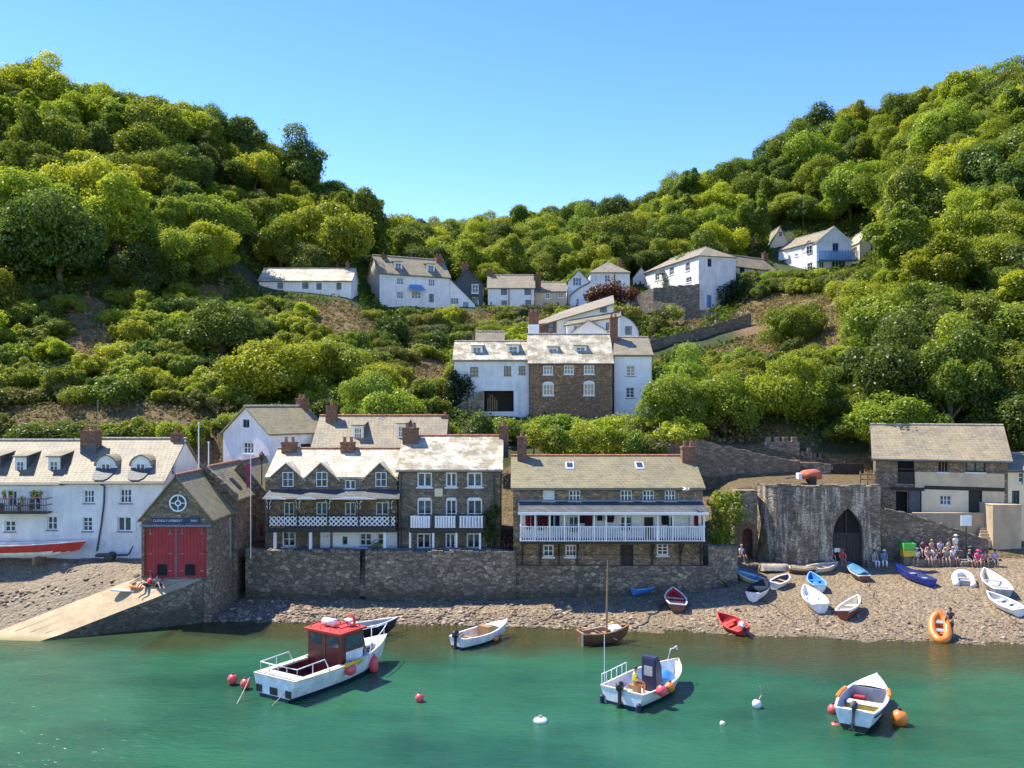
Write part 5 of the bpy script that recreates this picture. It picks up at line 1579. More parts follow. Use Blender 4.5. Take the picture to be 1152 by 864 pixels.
rb.win(1133.5 + 5, 552, 1147, 568, mat='wood_dark', nx=2, ny=2); rb.win(1146, 531.5, 1152.5, 543, nx=1, ny=2); rb.win(1165, 552, 1180, 570)
rb.build()
bm = BM(); bar(bm, P(1150, 545, 70.1), P(1150, 524, 70.1), .04); bar(bm, P(1150, 524, 70.1), P(1156, 522, 70.1), .04); rb_ = obj('wall_bracket', bm, MAT['iron'])
rb_.parent = rb.root; rb_.matrix_parent_inverse = rb.M.inverted()

# ramp wall, folly and plateau walls
wall_px('ramp_wall', 'long dark retaining wall of the ramp above the veranda house roof', [(738, 481, 556, 79.4), (755, 485.5, 556, 78.9), (809, 500, 556, 78.6), (860, 512, 556, 78.5), (900, 519, 552, 78.8)], .6, 'darkstone', jag=.09)
wall_px('plateau_wall', 'grey stone wall along the back of the plateau above the bastion', [(900, 520, 550, 79.3), (935, 522, 550, 79.0)], .5, 'lane', jag=.06)
wall_px('plateau_wall', 'dark boarded wall panel on the plateau next to the barn', [(937, 522, 550, 78.9), (972, 521, 550, 78.6)], .3, 'wood_dark')
def folly():
    root = empty('folly_tower', P(879, 520, 80.5), 0, 'ruined crenellated stone folly at the foot of the trees', 'folly')
    o = P(879, 520, 80.5); bm = BM()
    def seg(x0, x1, y0, dep, cren):
        a = P(x0, 524, 80.5) - o; b = P(x1, y0, 80.5) - o
        box(bm, a.x, b.x, 0, dep, a.z - 3, b.z)
        n_ = cren
        for i in range(n_):
            u = a.x + (b.x - a.x) * (i + .15) / n_; u2 = a.x + (b.x - a.x) * (i + .75) / n_
            box(bm, u, u2, 0.01, .4, b.z + .001, b.z + .42); box(bm, u, u2, dep - .4, dep - .01, b.z + .001, b.z + .42)
    seg(860, 899.5, 497, 2.6, 4); seg(899.8, 907, 513, .5, 1); seg(907.2, 914, 508.5, .9, 1); seg(914.2, 926, 515, .5, 2)
    obj('wall', bm, MAT['darkstone'], root)
    a = P(880, 519, 80.45) - o; bm = BM(); prism(bm, [(a.x + .3 * math.cos(k), -.03, a.z + .55 * math.sin(k) + .3) for k in np.linspace(0, 2 * math.pi, 9)[:-1]], (0, .06, 0)); obj('pale_stone', bm, MAT['palecream'], root)
folly()
def tarp_trailer():
    c = P(911, 546, 71.5); c.z = zt(c.x, 71.5)
    root = empty('covered_trailer', c, R(-6), 'orange tarpaulin-covered trailer with a pale front on top of the bastion', 'trailer')
    prof = [(-.7, .4), (-.7, .85), (-.5, 1.05), (.55, 1.18), (.85, 1.0), (.85, .4)]
    bm = BM(); prism(bm, [(x, -.6, z) for x, z in prof], (0, 1.2, 0)); bmesh.ops.bevel(bm, geom=bm.edges[:], offset=.08, segments=2, affect='EDGES')
    obj('cover', bm, plain('orange_tarp', (.50, .13, .07), .75, .2), root, True)
    bm = BM(); box(bm, -.98, -.71, -.5, .5, .4, .85); obj('front_panel', bm, MAT['paint_white'], root)
    for s_ in (-.62, .62):
        bm = BM(); lathe(bm, [(.05, -.07), (.3, -.07), (.32, 0), (.3, .07), (.05, .07)], (0, 0, 0), 12, M=Matrix.Translation((.1, s_, .32)) @ Matrix.Rotation(R(90), 4, 'X')); obj('wheel', bm, MAT['paint_black'], root)
    bm = BM(); bar(bm, (-1.1, 0, .5), (-1.9, 0, .42), .04); obj('tow_bar', bm, MAT['iron'], root)
tarp_trailer()
bm = BM()
for x in (968, 976, 984): bar(bm, P(x, 552, 70), P(x, 530, 70), .06, 5)
for y in (533, 539): bar(bm, P(967, y, 69.95), P(985, y + .5, 69.95), .05, 5)
tag(obj('timber_rail', bm, MAT['wood']), 'brown timber rail at the top of the stair wall by the barn', 'railing')
# ------------------------------------------------------------ houses on the hill
def gridwin(h, boxes, **kw):
    for b in boxes: h.win(*b, **kw)
# long low white cottage
h = House('white_cottage', 'long low white cottage with pale roof alone on the left slope', 'house', 291.5, 395, 329, 316, 303.5, 126, 6, wall='white', roof='slate_white')
gridwin(h, [(312, 318, 318.5, 325), (340, 318, 347, 325), (356, 318.5, 362, 326), (378.5, 318, 384, 326)], nx=2, ny=2, mat='paint_grey', fr=.09)
h.build(); h.chimney(389, 296, 393, 306, 3, pots=1, dep=.6)
# big white house on the left
h = House('white_house', 'tall white hillside house with two dormers and a blue-grey porch hood', 'house', 427, 506, 346, 307, 291, 136, 6.5, wall='white', roof='slate_tan', Yr=141, below=5)
gridwin(h, [(446, 312.5, 454, 320), (482, 314, 489.5, 322), (446, 328, 454, 336), (463, 328, 474, 336)], nx=3, ny=2, mat='paint_white', fr=.1)
h.win(482.5, 331, 488, 340, nx=2, ny=1, mat='wood_dark')
h.build()
a = h.lp(459, 327, 0); b = h.lp(475.7, 321.5, 0)
h.part('porch_hood', 'paint_blue', lambda bm: prism(bm, [(a.x + .3, 0, b.z), (b.x - .3, 0, b.z), (b.x, -1.2, a.z), (a.x, -1.2, a.z)], (0, 0, .12)))
for bb in ((443, 294.5, 452.5, 304), (480, 297, 489, 306)): h.dormer(*bb, .9, 'shed', roof='slate_tan', nx=2, cheek='slate_dark')
h.chimney(428.5, 287, 434, 297, 3, pots=1, dep=.7); h.chimney(490, 288, 497, 302, 3, pots=2, dep=.7)
# its catslide wing
q = empty('cottage_wing', P(506, 346, 141.2), 0, 'white lean-to wing with steep side slope joined to the porch-hood house', 'house')
o_ = Vector(q.location)
bm = BM(); prism(bm, [P(x, y, 141.2) - o_ for x, y in ((506.2, 352), (536, 352), (534, 342), (506.2, 314))], (0, 5, 0)); obj('wall', bm, MAT['white2'], q)
bm = BM(); prism(bm, [P(x, y, 141.0) - o_ for x, y in ((506, 312.5), (536, 342), (536, 343.5), (506, 314))], (0, 5.3, 0)); obj('roof', bm, MAT['slate_dark'], q)
Mw = frame_at(Vector((0, 0, 0)), (1, 0, 0), (0, -1, 0))
def wpx(root, x0, y0, x1, y1, Y, nx=2, ny=2, mat='paint_white', dy=.01, **kw):
    o = Vector(root.location); a = P(x0, y1, Y) - o; b = P(x1, y0, Y) - o
    return window(root, frame_at(Vector((0, a.y, 0)), (1, 0, 0), (0, -1, 0)), a.x, a.z, b.x, b.z, nx=nx, ny=ny, inset=-.045 + dy * 0, mat=mat, sill=None, **kw)
wpx(q, 505 + 2, 335, 516, 342.5, 141.2, nx=3, ny=1); wpx(q, 521, 340, 527, 345.5, 141.2, nx=1, ny=1, mat='paint_blue')
# dark slate-hung house
h = House('slate_hung_house', 'dark slate-hung gabled house squeezed between two white houses', 'house', 509, 543, 347, 320, 303.5, 143, 6, 'gy', 'slate_dark', 'slate_dark', below=4)
gridwin(h, [(530.5, 319.5, 538.5, 330), (531, 334, 538.5, 344)], nx=2, ny=2, fr=.14)
h.build(); h.chimney(519, 297, 527, 309, 2.5, pots=2, dep=.7)
# white house with middle chimney
h = House('white_house', 'white two-storey house with a dark chimney at its right end, centre of the upper row', 'house', 549, 601, 347, 324, 310.5, 143, 6, wall='white', roof='slate_tan', below=4)
gridwin(h, [(563.5, 324.8, 570.5, 332), (590, 324.8, 597.5, 332), (564, 338, 570.5, 344), (591, 337.5, 597.5, 344.5)], nx=2, ny=2, mat='paint_grey', fr=.09)
h.build(); h.chimney(548.5, 303, 553.5, 314, 3, pots=1); h.chimney(600.5, 309, 608.5, 325, 2.0, pots=1, mat='brick', dep=.8); h.pipe([(572.5, 325), (572.5, 346)], .07)
h = House('cottage_annexe', 'small white annexe with tan roof right of the dark chimney', 'house', 602, 637, 347, 328, 318.5, 144.5, 5, wall='cream', roof='slate_tan', below=4)
gridwin(h, [(613.5, 329.5, 619, 336), (628, 329, 634, 335)], nx=2, ny=2, mat='paint_white', fr=.1); h.build()
# two-gabled white house
h = House('white_house', 'narrow white gabled house with a wide three-light upper window', 'house', 639, 663.5, 345, 317, 304.5, 146, 7, 'gy', 'white', 'slate_dark', below=4)
h.win(644, 312, 654.5, 322, nx=3, ny=2, fr=.12); h.build()
h = House('white_house', 'white house with a pyramid tan roof and chimney on its right', 'house', 664, 708.5, 345, 306.5, 295.5, 148.5, 6.5, 'hip', 'white', 'slate_tan', below=4)
gridwin(h, [(680, 309, 686.5, 317.5), (669, 309, 671.5, 317)], nx=2, ny=2, fr=.1)
h.build(); h.pipe([(691.5, 308), (691.5, 340)], .07); h.chimney(695, 292.5, 699.8, 308, 3.0, pots=1)
q = empty('cottage_wing', P(642, 345, 145.4), 0, 'white wing with a swept dark roof edge below the narrow gable', 'house'); o_ = Vector(q.location)
edge = [(641.5, 333), (644, 329.5), (650, 324.5), (657, 320.5), (664, 317)]
bm = BM(); prism(bm, [P(x, y, 145.4) - o_ for x, y in [(641.5, 352), (678, 352), (678, 326), (664, 317.6)] + [(x, y + .6) for x, y in edge[::-1][1:]]], (0, .5, 0)); obj('wall', bm, MAT['white2'], q)
bm = BM()
for a, b in zip(edge, edge[1:]): prism(bm, [P(*a, 145.2) - o_, P(*b, 145.2) - o_, P(b[0], b[1] + 1.3, 145.2) - o_, P(a[0], a[1] + 1.3, 145.2) - o_], (0, .9, 0))
obj('roof', bm, MAT['slate_dark'], q); wpx(q, 648, 336, 651.5, 343, 145.4, nx=1, ny=2)
# long white house on its terrace
h = House('white_house', 'long white hipped house stepping down to a tall blue-doored end wall', 'house', 725, 786, 322, 310, 280, 162, 6.8, 'hip', 'white', 'slate_tan', Yr=143, below=4, rz=None, z0=33.0)
h.hz = 38.0 - 33.0; h.rz = h.hz + 2.0; h.below = 5
h.win(771, 294, 776, 305.5, nx=2, ny=2, fr=.1); h.win(753, 299.5, 758, 310, nx=2, ny=2, fr=.1); h.win(737, 306, 741.5, 316, nx=2, ny=2, fr=.1); h.win(771.5, 311, 778, 318.5, nx=2, ny=2, fr=.1)
h.win(796, 291, 800.5, 300, face='right', nx=1, ny=2, mat='paint_grey'); 
h.win(795.5, 332, 800.5, 347, face='right', nx=1, ny=1, mat='paint_blue', pane='paint_blue', sill=None, label='blue door of the end wall')
h.build()
a = h.lp(747, 322, 0); h.part('porch', 'slate_dark', lambda bm: prism(bm, [(a.x - .9, -1.2, a.z + 2.1), (a.x + .9, -1.2, a.z + 2.1), (a.x, -1.2, a.z + 3.0)], (0, 1.2, 0)))
h = House('white_cottage', 'small white gabled cottage left of the long hipped house', 'house', 712, 731, 331, 313, 301, 165, 5, 'gy', 'white', 'slate_dark', below=4); h.win(718, 316, 722, 323); h.build()
h.chimney(724, 295, 731, 308, 2.5, pots=2)
wall_px('terrace_wall', 'rugged stone terrace wall under the long hipped white house', [(709, 334, 350, 148), (735, 324, 344, 144), (787, 319, 349, 141.5)], .7, 'lane', jag=.15)
wall_px('garden_wall', 'sloping stone wall descending below the terrace to the right', [(735, 338, 352, 140), (770, 345, 358, 136), (810, 352, 366, 134)], .5, 'lane', jag=.1)
wall_px('lane_wall', 'stone parapet of the zigzag lane where people walk', [(722, 386, 400, 119), (760, 377, 392, 122), (800, 367, 384, 125), (845, 353, 372, 129)], .6, 'lane', cap='lane')
# low tan-roofed cottage
h = House('white_cottage', 'low white cottage with tan roof between the blue door house and the blue balcony house', 'house', 819, 873, 309, 298.5, 289.5, 158, 5, wall='white', roof='slate_tan', Yr=165, below=4)
gridwin(h, [(832, 300, 838, 307), (849, 302, 853, 308), (862, 303, 867, 309)], nx=2, ny=2, mat='wood_dark'); h.build()
h.chimney(858, 285, 863, 296, 2.5, pots=1)
# house with the blue balcony
h = House('white_house', 'white house with a blue balcony under its gable, high on the right', 'house', 918.5, 958, 303, 272.5, 255.5, 162, 7, 'gy', 'white', 'slate_tan', below=4)
h.win(936.5, 273.5, 943.5, 284, nx=2, ny=1, fr=.12, mat='paint_blue'); h.win(935, 293.5, 952, 302, nx=4, ny=1, fr=.14); h.win(921.5, 294, 927, 302, nx=2, ny=1, mat='paint_white')
h.build()
a = h.lp(921, 292, -1.2); b = h.lp(966, 282, -1.2)
bl = h.part('balcony', 'paint_blue', lambda bm: box(bm, a.x, b.x, -1.25, -.005, a.z - .15, a.z))
slat_rail(bl, 'railing', a.x, b.x, -1.2, a.z + .001, b.z, 26, 'paint_blue', slat=.16)
h.part('bargeboard', 'paint_white', lambda bm: [prism(bm, [(x0_, -.26, z0_), (x1_, -.26, z1_), (x1_, -.26, z1_ - .25), (x0_, -.26, z0_ - .25)], (0, .05, 0)) for x0_, z0_, x1_, z1_ in ((-.2, h.hz - .1, h.W / 2, h.rz + .1), (h.W / 2, h.rz + .1, h.W + .2, h.hz - .1))])
h = House('white_house', 'white wing with little gables running left from the blue balcony house', 'house', 876, 918, 307, 290, 270, 173, 6, wall='white', roof='slate_tan', Yr=163, below=4, rz=None)
gridwin(h, [(908, 295, 914, 303), (894, 285, 898, 289)], nx=2, ny=2, fr=.12)
h.hz = 4.3; h.rz = h.hz + 2.2
h.build(); h.dormer(903, 268.5, 917.5, 283, -.06, 'gable', zef=.3, roof='slate_tan', winbox=(907.5, 275.5, 914, 286)); h.dormer(877.5, 282, 888, 292, -.06, 'gable', zef=.3, roof='slate_tan', winbox=(880.5, 288, 885, 295)); h.chimney(887, 272, 895, 284, 3.2, pots=2)
h = House('cream_house', 'cream gabled house at the right end of the upper terrace', 'house', 967, 992, 297, 272, 257, 168, 8, 'gy', 'palecream', 'slate_pale', below=4)
h.win(979, 272, 988, 283, nx=3, ny=2, fr=.13); h.win(958, 277, 964, 288, face='left', nx=3, ny=2); h.build()
h = House('pale_gable', 'pale grey-cream gable end half hidden by trees behind the blue balcony house', 'house', 867, 888, 287, 275, 255.5, 178, 7, 'gy', 'palecream', 'slate', below=4); h.win(876, 261, 880, 266, nx=1, ny=1, mat='paint_grey'); h.build()
wall_px('garden_wall', 'stone garden wall in front of the blue balcony house', [(862, 312, 326, 157), (890, 309, 324, 156), (912, 305, 320, 156)], .6, 'lane', jag=.12)

# ------------------------------------------------------------ cluster half way up
h = House('white_cottage', 'white cottage built over an open passage above the ivy', 'house', 511, 595, 471, 405, 385.5, 95, 6.5, wall='white', roof='slate_pale', below=2)
pas = h.hole(544, 439.5, 578, 463)
gridwin(h, [(529, 413, 538, 423), (567, 412, 575, 422.5), (583.5, 412, 591, 421)], nx=2, ny=2, mat='paint_grey', sill='lead')
h.build(hole_depth=2.6)
s0, t0, s1, t1 = pas
h.part('passage_back', 'wood_dark', lambda bm: box(bm, s0 - .05, s1 + .05, 2.6, 2.7, t0 - .1, t1 + .1))
h.part('passage_gate', 'wood', lambda bm: [box(bm, s0 + .35 + i * .24, s0 + .5 + i * .24, 1.6, 1.68, t0, t0 + 1.5 + .35 * math.sin(i)) for i in range(5)])
h.part('pier', 'white2', lambda bm: box(bm, s1 - .001, s1 + .45, -.12, -.003, t0 - .4, t1))
for bb in ((530, 388.5, 543, 400), (570.5, 387.5, 584, 399.5)): h.dormer(*bb, 1.2, 'shed', roof='slate_pale', wall='paint_white')
wall_px('garden_wall', 'stone bank wall under the ivy left of the passage cottage', [(500, 468, 484, 93.5), (520, 452, 484, 93.8), (544, 439, 476, 94.2)], .6, 'lane', jag=.12)
h = House('stone_cottage', 'red-brown stone house with pale patched roof, tall chimney and arched lower windows', 'house', 595.5, 689, 472, 408.5, 377.5, 94.4, 8, wall='redstone', roof='slate_pale', below=2)
gridwin(h, [(611, 411.5, 622, 421.5), (634.5, 411, 645.5, 421), (657, 411, 668.5, 421)], nx=3, ny=2, fr=.09, inset=.05)
gridwin(h, [(610.5, 432, 623, 445), (656.5, 431, 669, 445)], nx=3, ny=2, fr=.12, inset=.05)
h.build()
h.part('arched_head', 'paint_white', lambda bm: [prism(bm, [(c_ + w_ * math.cos(k), -.03, z_ - .02 + .28 * math.sin(k)) for k in np.linspace(0, math.pi, 9)], (0, .06, 0)) for c_, w_, z_ in [((q_[0] + q_[2]) / 2, (q_[2] - q_[0]) / 2, q_[3]) for q_ in h.holes['front'][3:5]]])
for bb in ((616, 390, 628, 401), (646, 388.5, 660, 399.5)): h.dormer(*bb, 1.6, 'shed', roof='slate_tan', wall='paint_white')
h.chimney(685.8, 357, 694.5, 388, 4.0, pots=2, dep=1.0, lowmat='brick')
h = House('white_cottage', 'plain white cottage end standing right of the red-brown stone house', 'house', 690, 733, 468, 399.5, 381, 95.6, 6.5, wall='white2', roof='slate_tan', below=2)
gridwin(h, [(704.5, 411, 714.5, 423), (704, 435.5, 714, 447.5)], nx=2, ny=3, fr=.09, sill='lead')
h.build(); h.pipe([(690.5, 401), (690.5, 466)], .07)
# odd house behind it with sloping roofs
q = empty('split_level_house', P(650, 400, 108), 0, 'white and red-brick split-level house with long slanting roofs behind the cluster', 'house'); o_ = Vector(q.location)
L = lambda *p: P(*p) - o_
def pp(name, mat, pts, dep):
    bm = BM(); prism(bm, [L(*p) for p in pts], (0, dep, 0)); return obj(name, bm, MAT[mat], q)
pp('brick_wall', 'brick', [(605, 410, 107), (626, 410, 107), (626, 359, 107), (605, 366, 107)], 4)
pp('wall', 'white2', [(626.1, 410, 107.2), (690, 410, 107.2), (690, 342, 107.2), (626.1, 360, 107.2)], 4)
wpx(q, 616, 363, 623, 374, 107, nx=1, ny=2, mat='wood_dark'); wpx(q, 675, 345.5, 682.5, 351.5, 107.2, nx=2, ny=1, mat='paint_grey')
bm = BM(); prism(bm, [L(604, 368, 106.6), L(691, 342.5, 106.6), L(690, 333.5, 110.4), L(634, 351, 110.4), L(606, 362.5, 108.6)], (0, 0, .16)); obj('roof', bm, MAT['slate_tan'], q)
pp('wall', 'white2', [(638, 410, 105), (698, 410, 105), (698, 356, 105), (638, 366, 105)], 1.8)
bm = BM(); prism(bm, [L(634, 367.5, 104.7), L(699, 356.5, 104.7), L(698, 351, 107), L(640, 361.5, 107)], (0, 0, .14)); obj('roof', bm, MAT['slate_brown'], q)
wpx(q, 645, 366, 654, 373, 105, nx=2, ny=1); wpx(q, 682, 363, 686.5, 371, 105, nx=1, ny=2, mat='wood_dark')
pp('gable', 'white2', [(643.5, 384, 103.3), (683.5, 384, 103.3), (683, 372.5, 103.3), (662, 360.5, 103.3), (644, 374, 103.3)], 1.6)
bm = BM()
for a, b in (((642, 375.5), (662, 360)), ((662, 360), (685, 373.5))): prism(bm, [L(*a, 103.0), L(*b, 103.0), L(*b, 105.0), L(*a, 105.0)], (0, 0, .1))
obj('gable_roof', bm, MAT['slate_pale'], q)
crv = [(695.5, 354), (702, 356), (709, 360), (714, 364.5), (718, 371), (719, 378)]
pp('curved_wall', 'white2', [(695.5, 400, 106), (719, 400, 106)] + [(x, y, 106) for x, y in crv[::-1]], 4)
bm = BM()
for a, b in zip(crv, crv[1:]): prism(bm, [L(a[0] - .3, a[1] - .6, 105.8), L(b[0] + .3, b[1] - .6, 105.8), L(b[0] + .3, b[1] - .6, 110), L(a[0] - .3, a[1] - .6, 110)], (0, 0, .12))
obj('curved_roof', bm, MAT['slate_dark'], q)
wpx(q, 703.5, 367, 710.5, 376.5, 106, nx=2, ny=3, mat='paint_grey')
bm = BM(); a, b = L(594.5, 400, 106), L(606.5, 351, 106); zs = L(600, 365, 106).z; box(bm, a.x + .05, b.x - .05, a.y, a.y + 1.2, zs, b.z - .1); box(bm, a.x, b.x, a.y - .05, a.y + 1.25, b.z - .3, b.z); ch = obj('chimney', bm, MAT['brick'], q)
bm = BM(); box(bm, a.x, b.x, a.y - .03, a.y + 1.23, a.z, zs - .002); obj('chimney_base', bm, MAT['white2'], ch)
for f_ in (.3, .7):
    bm = BM(); lathe(bm, [(.15, b.z), (.12, b.z + .4), (.15, b.z + .45), (.1, b.z + .45)], (a.x + (b.x - a.x) * f_, a.y + .6, 0), 8); obj('chimney_pot', bm, MAT['ridge'], ch)
h = House('slate_roofed_outhouse', 'grey pyramid-roofed outhouse peeping over the passage cottage', 'house', 536, 566, 398, 388, 374.5, 103, 4, 'gx', 'cream', 'slate_brown', below=3); h.build()
# ------------------------------------------------------------ boats
def beach_hit(x, y, z_extra=0.0):
    Y = 45.0
    while Y < 70:
        X = (x - CX) / FPX * Y
        if max(beach(X, Y, False), 0) + z_extra >= Zp(y, Y): break
        Y += .05
    return Vector(((x - CX) / FPX * Y, Y, max(beach((x - CX) / FPX * Y, Y, False), 0)))
_pm = {}
def paint(name, colr, rough=.4, var=.13):
    if name not in _pm: _pm[name] = plain(name, colr, rough, var, 2.5)
    return _pm[name]
PAL = {'white': (.78, .78, .75), 'cream': (.66, .60, .46), 'red': (.50, .035, .025), 'royal': (.015, .04, .30), 'blue': (.05, .22, .52), 'sky': (.16, .42, .62), 'black': (.02, .02, .022),
       'brown': (.16, .07, .035), 'wood': (.34, .19, .08), 'grey': (.32, .33, .34), 'charcoal': (.055, .065, .08), 'yellow': (.68, .45, .03), 'lime': (.42, .45, .16), 'orange': (.75, .22, .03), 'maroon': (.13, .022, .018), 'navy': (.012, .02, .06), 'antifoul': (.22, .05, .03), 'teal': (.05, .33, .36), 'beige': (.52, .42, .28), 'pink': (.75, .10, .10)}
def pc(n, rough=.4): return paint(n + '_boat_paint', PAL[n], rough)

def hull_fns(L, B, H, tr=.72, bow_rise=.35, full=2.1, keel=.05):
    def b(u):
        if u < .42: return B / 2 * (tr + (1 - tr) * math.sin(math.pi / 2 * u / .42))
        return B / 2 * max(0.0, 1 - ((u - .42) / .58) ** full)
    def s(u): return H * (1 + .06 * (1 - u) ** 2 + bow_rise * max(0, (u - .25) / .75) ** 2)
    def k(u): return H * .55 * max(0, (u - .72) / .28) ** 2
    return b, s, k
def hull_meshes(L, B, H, tr=.72, bow_rise=.35, full=2.1, th=.05, floor=.28, n=18, m=7, wl=None, stripe=None):
    b, s, k = hull_fns(L, B, H, tr, bow_rise, full)
    def pt(u, v, sd, inner=False):
        bb = b(u); zz = k(u) + (s(u) - k(u)) * v ** 1.7
        y = bb * v ** .5
        x = L * (u - .5) + .10 * L * (zz / H) * max(0, u - .55) * 1.6
        if inner:
            y = max(0, y - th * (1 if bb > th else bb / th)); x = min(x, L * .5 + .05 * L - th * 1.5) if u > .9 else x
            zz = max(zz, min(floor * H, s(u) - .04))
        return Vector((x, sd * y, zz))
    us = [i / n for i in range(n + 1)]; vs_ = [j / m for j in range(m + 1)]
    bo = BM(); 
    for sd in (-1, 1):
        G = [[bo.verts.new(pt(u, v, sd)) for v in vs_] for u in us]
        for i in range(n):
            for j in range(m):
                q = (G[i][j], G[i + 1][j], G[i + 1][j + 1], G[i][j + 1])
                f = bo.faces.new(q if sd > 0 else q[::-1])
                zc = sum(v.co.z for v in q) / 4
                f.material_index = 1 if (wl is not None and zc < wl) else (2 if stripe and j == m - 1 else 0)
    # transom
    for j in range(m):
        q = [bo.verts.new(p) for p in ((pt(0, vs_[j], -1), pt(0, vs_[j], 1), pt(0, vs_[j + 1], 1), pt(0, vs_[j + 1], -1)) if j else (pt(0, 0, 1), pt(0, vs_[1], 1), pt(0, vs_[1], -1)))]
        zc = sum(v.co.z for v in q) / len(q)
        bo.faces.new(q).material_index = 1 if (wl is not None and zc < wl) else 0
    bmesh.ops.remove_doubles(bo, verts=bo.verts[:], dist=.001)
    bmesh.ops.recalc_face_normals(bo, faces=bo.faces[:])
    bi = BM()
    u2 = [max(u, .02) for u in us]
    for sd in (-1, 1):
        G = [[bi.verts.new(pt(u, v, sd, True) - Vector((0, 0, .012 if v == 1 else 0))) for v in vs_] for u in u2]
        for i in range(n):
            for j in range(m):
                q = (G[i][j], G[i + 1][j], G[i + 1][j + 1], G[i][j + 1])
                bi.faces.new(q[::-1] if sd > 0 else q)
    tp = [pt(.02, v, -1, True) for v in vs_[::-1]] + [pt(.02, v, 1, True) for v in vs_[1:]]
    bi.faces.new([bi.verts.new(p) for p in tp][::-1])
    bmesh.ops.remove_doubles(bi, verts=bi.verts[:], dist=.001)
    rim = [pt(u, 1, -1) + Vector((0, .015, .0)) for u in us] + [pt(u, 1, 1) + Vector((0, -.015, .0)) for u in us[::-1]]
    bg_ = BM(); 
    ring = []
    w = .045 + .012 * B
    for i in range(len(us) - 1):
        for sd in (-1, 1):
            a, c = pt(us[i], 1, sd), pt(us[i + 1], 1, sd)
            wa, wc = min(w, max(.01, b(us[i]))), min(w, max(.01, b(us[i + 1])))
            prism(bg_, [a + Vector((0, sd * .025, -.03)), c + Vector((0, sd * .025, -.03)), c + Vector((0, -sd * wc, -.03)), a + Vector((0, -sd * wa, -.03))], (0, 0, .06))
    a, c = pt(0, 1, -1), pt(0, 1, 1)
    box(bg_, a.x - .025, a.x + .07, a.y, c.y, a.z - .025, a.z + .035)
    return bo, bi, bg_, pt, (b, s, k)

def outboard(root, x, z, mat='black', tilt=0, s=1.0, leg=True):
    M = Matrix.Translation((x, 0, z)) @ Matrix.Rotation(R(tilt), 4, 'Y') @ Matrix.Scale(s, 4)
    bm = BM(); box(bm, -.32, .1, -.13, .13, .12, .52); bmesh.ops.bevel(bm, geom=bm.edges[:], offset=.06, segments=2, affect='EDGES'); bmesh.ops.transform(bm, matrix=M, verts=bm.verts[:])
    o = obj('outboard_motor', bm, pc(mat), root, True)
    bm = BM(); box(bm, -.2, -.04, -.05, .05, -.65, .12, M); box(bm, -.24, .06, -.09, .09, -.45, -.42, M); lathe(bm, [(.02, -.2), (.05, -.1), (.05, .1), (.02, .16)], (0, 0, 0), 8, M=M @ Matrix.Translation((-.12, 0, -.62)) @ Matrix.Rotation(R(90), 4, 'Y'))
    obj('motor_leg', bm, MAT['iron'], o)
    bm = BM(); bar(bm, M @ Vector((.1, 0, .2)), M @ Vector((.55, .05, .3)), .025 * s, 6); obj('tiller', bm, MAT['iron'], o)
    bm = BM()
    for a in range(3): box(bm, -.02, .02, -.03, .03, .03, .14, M @ Matrix.Translation((-.3, 0, -.62)) @ Matrix.Rotation(R(120 * a), 4, 'X'))
    obj('propeller', bm, MAT['iron'], o)
    return o

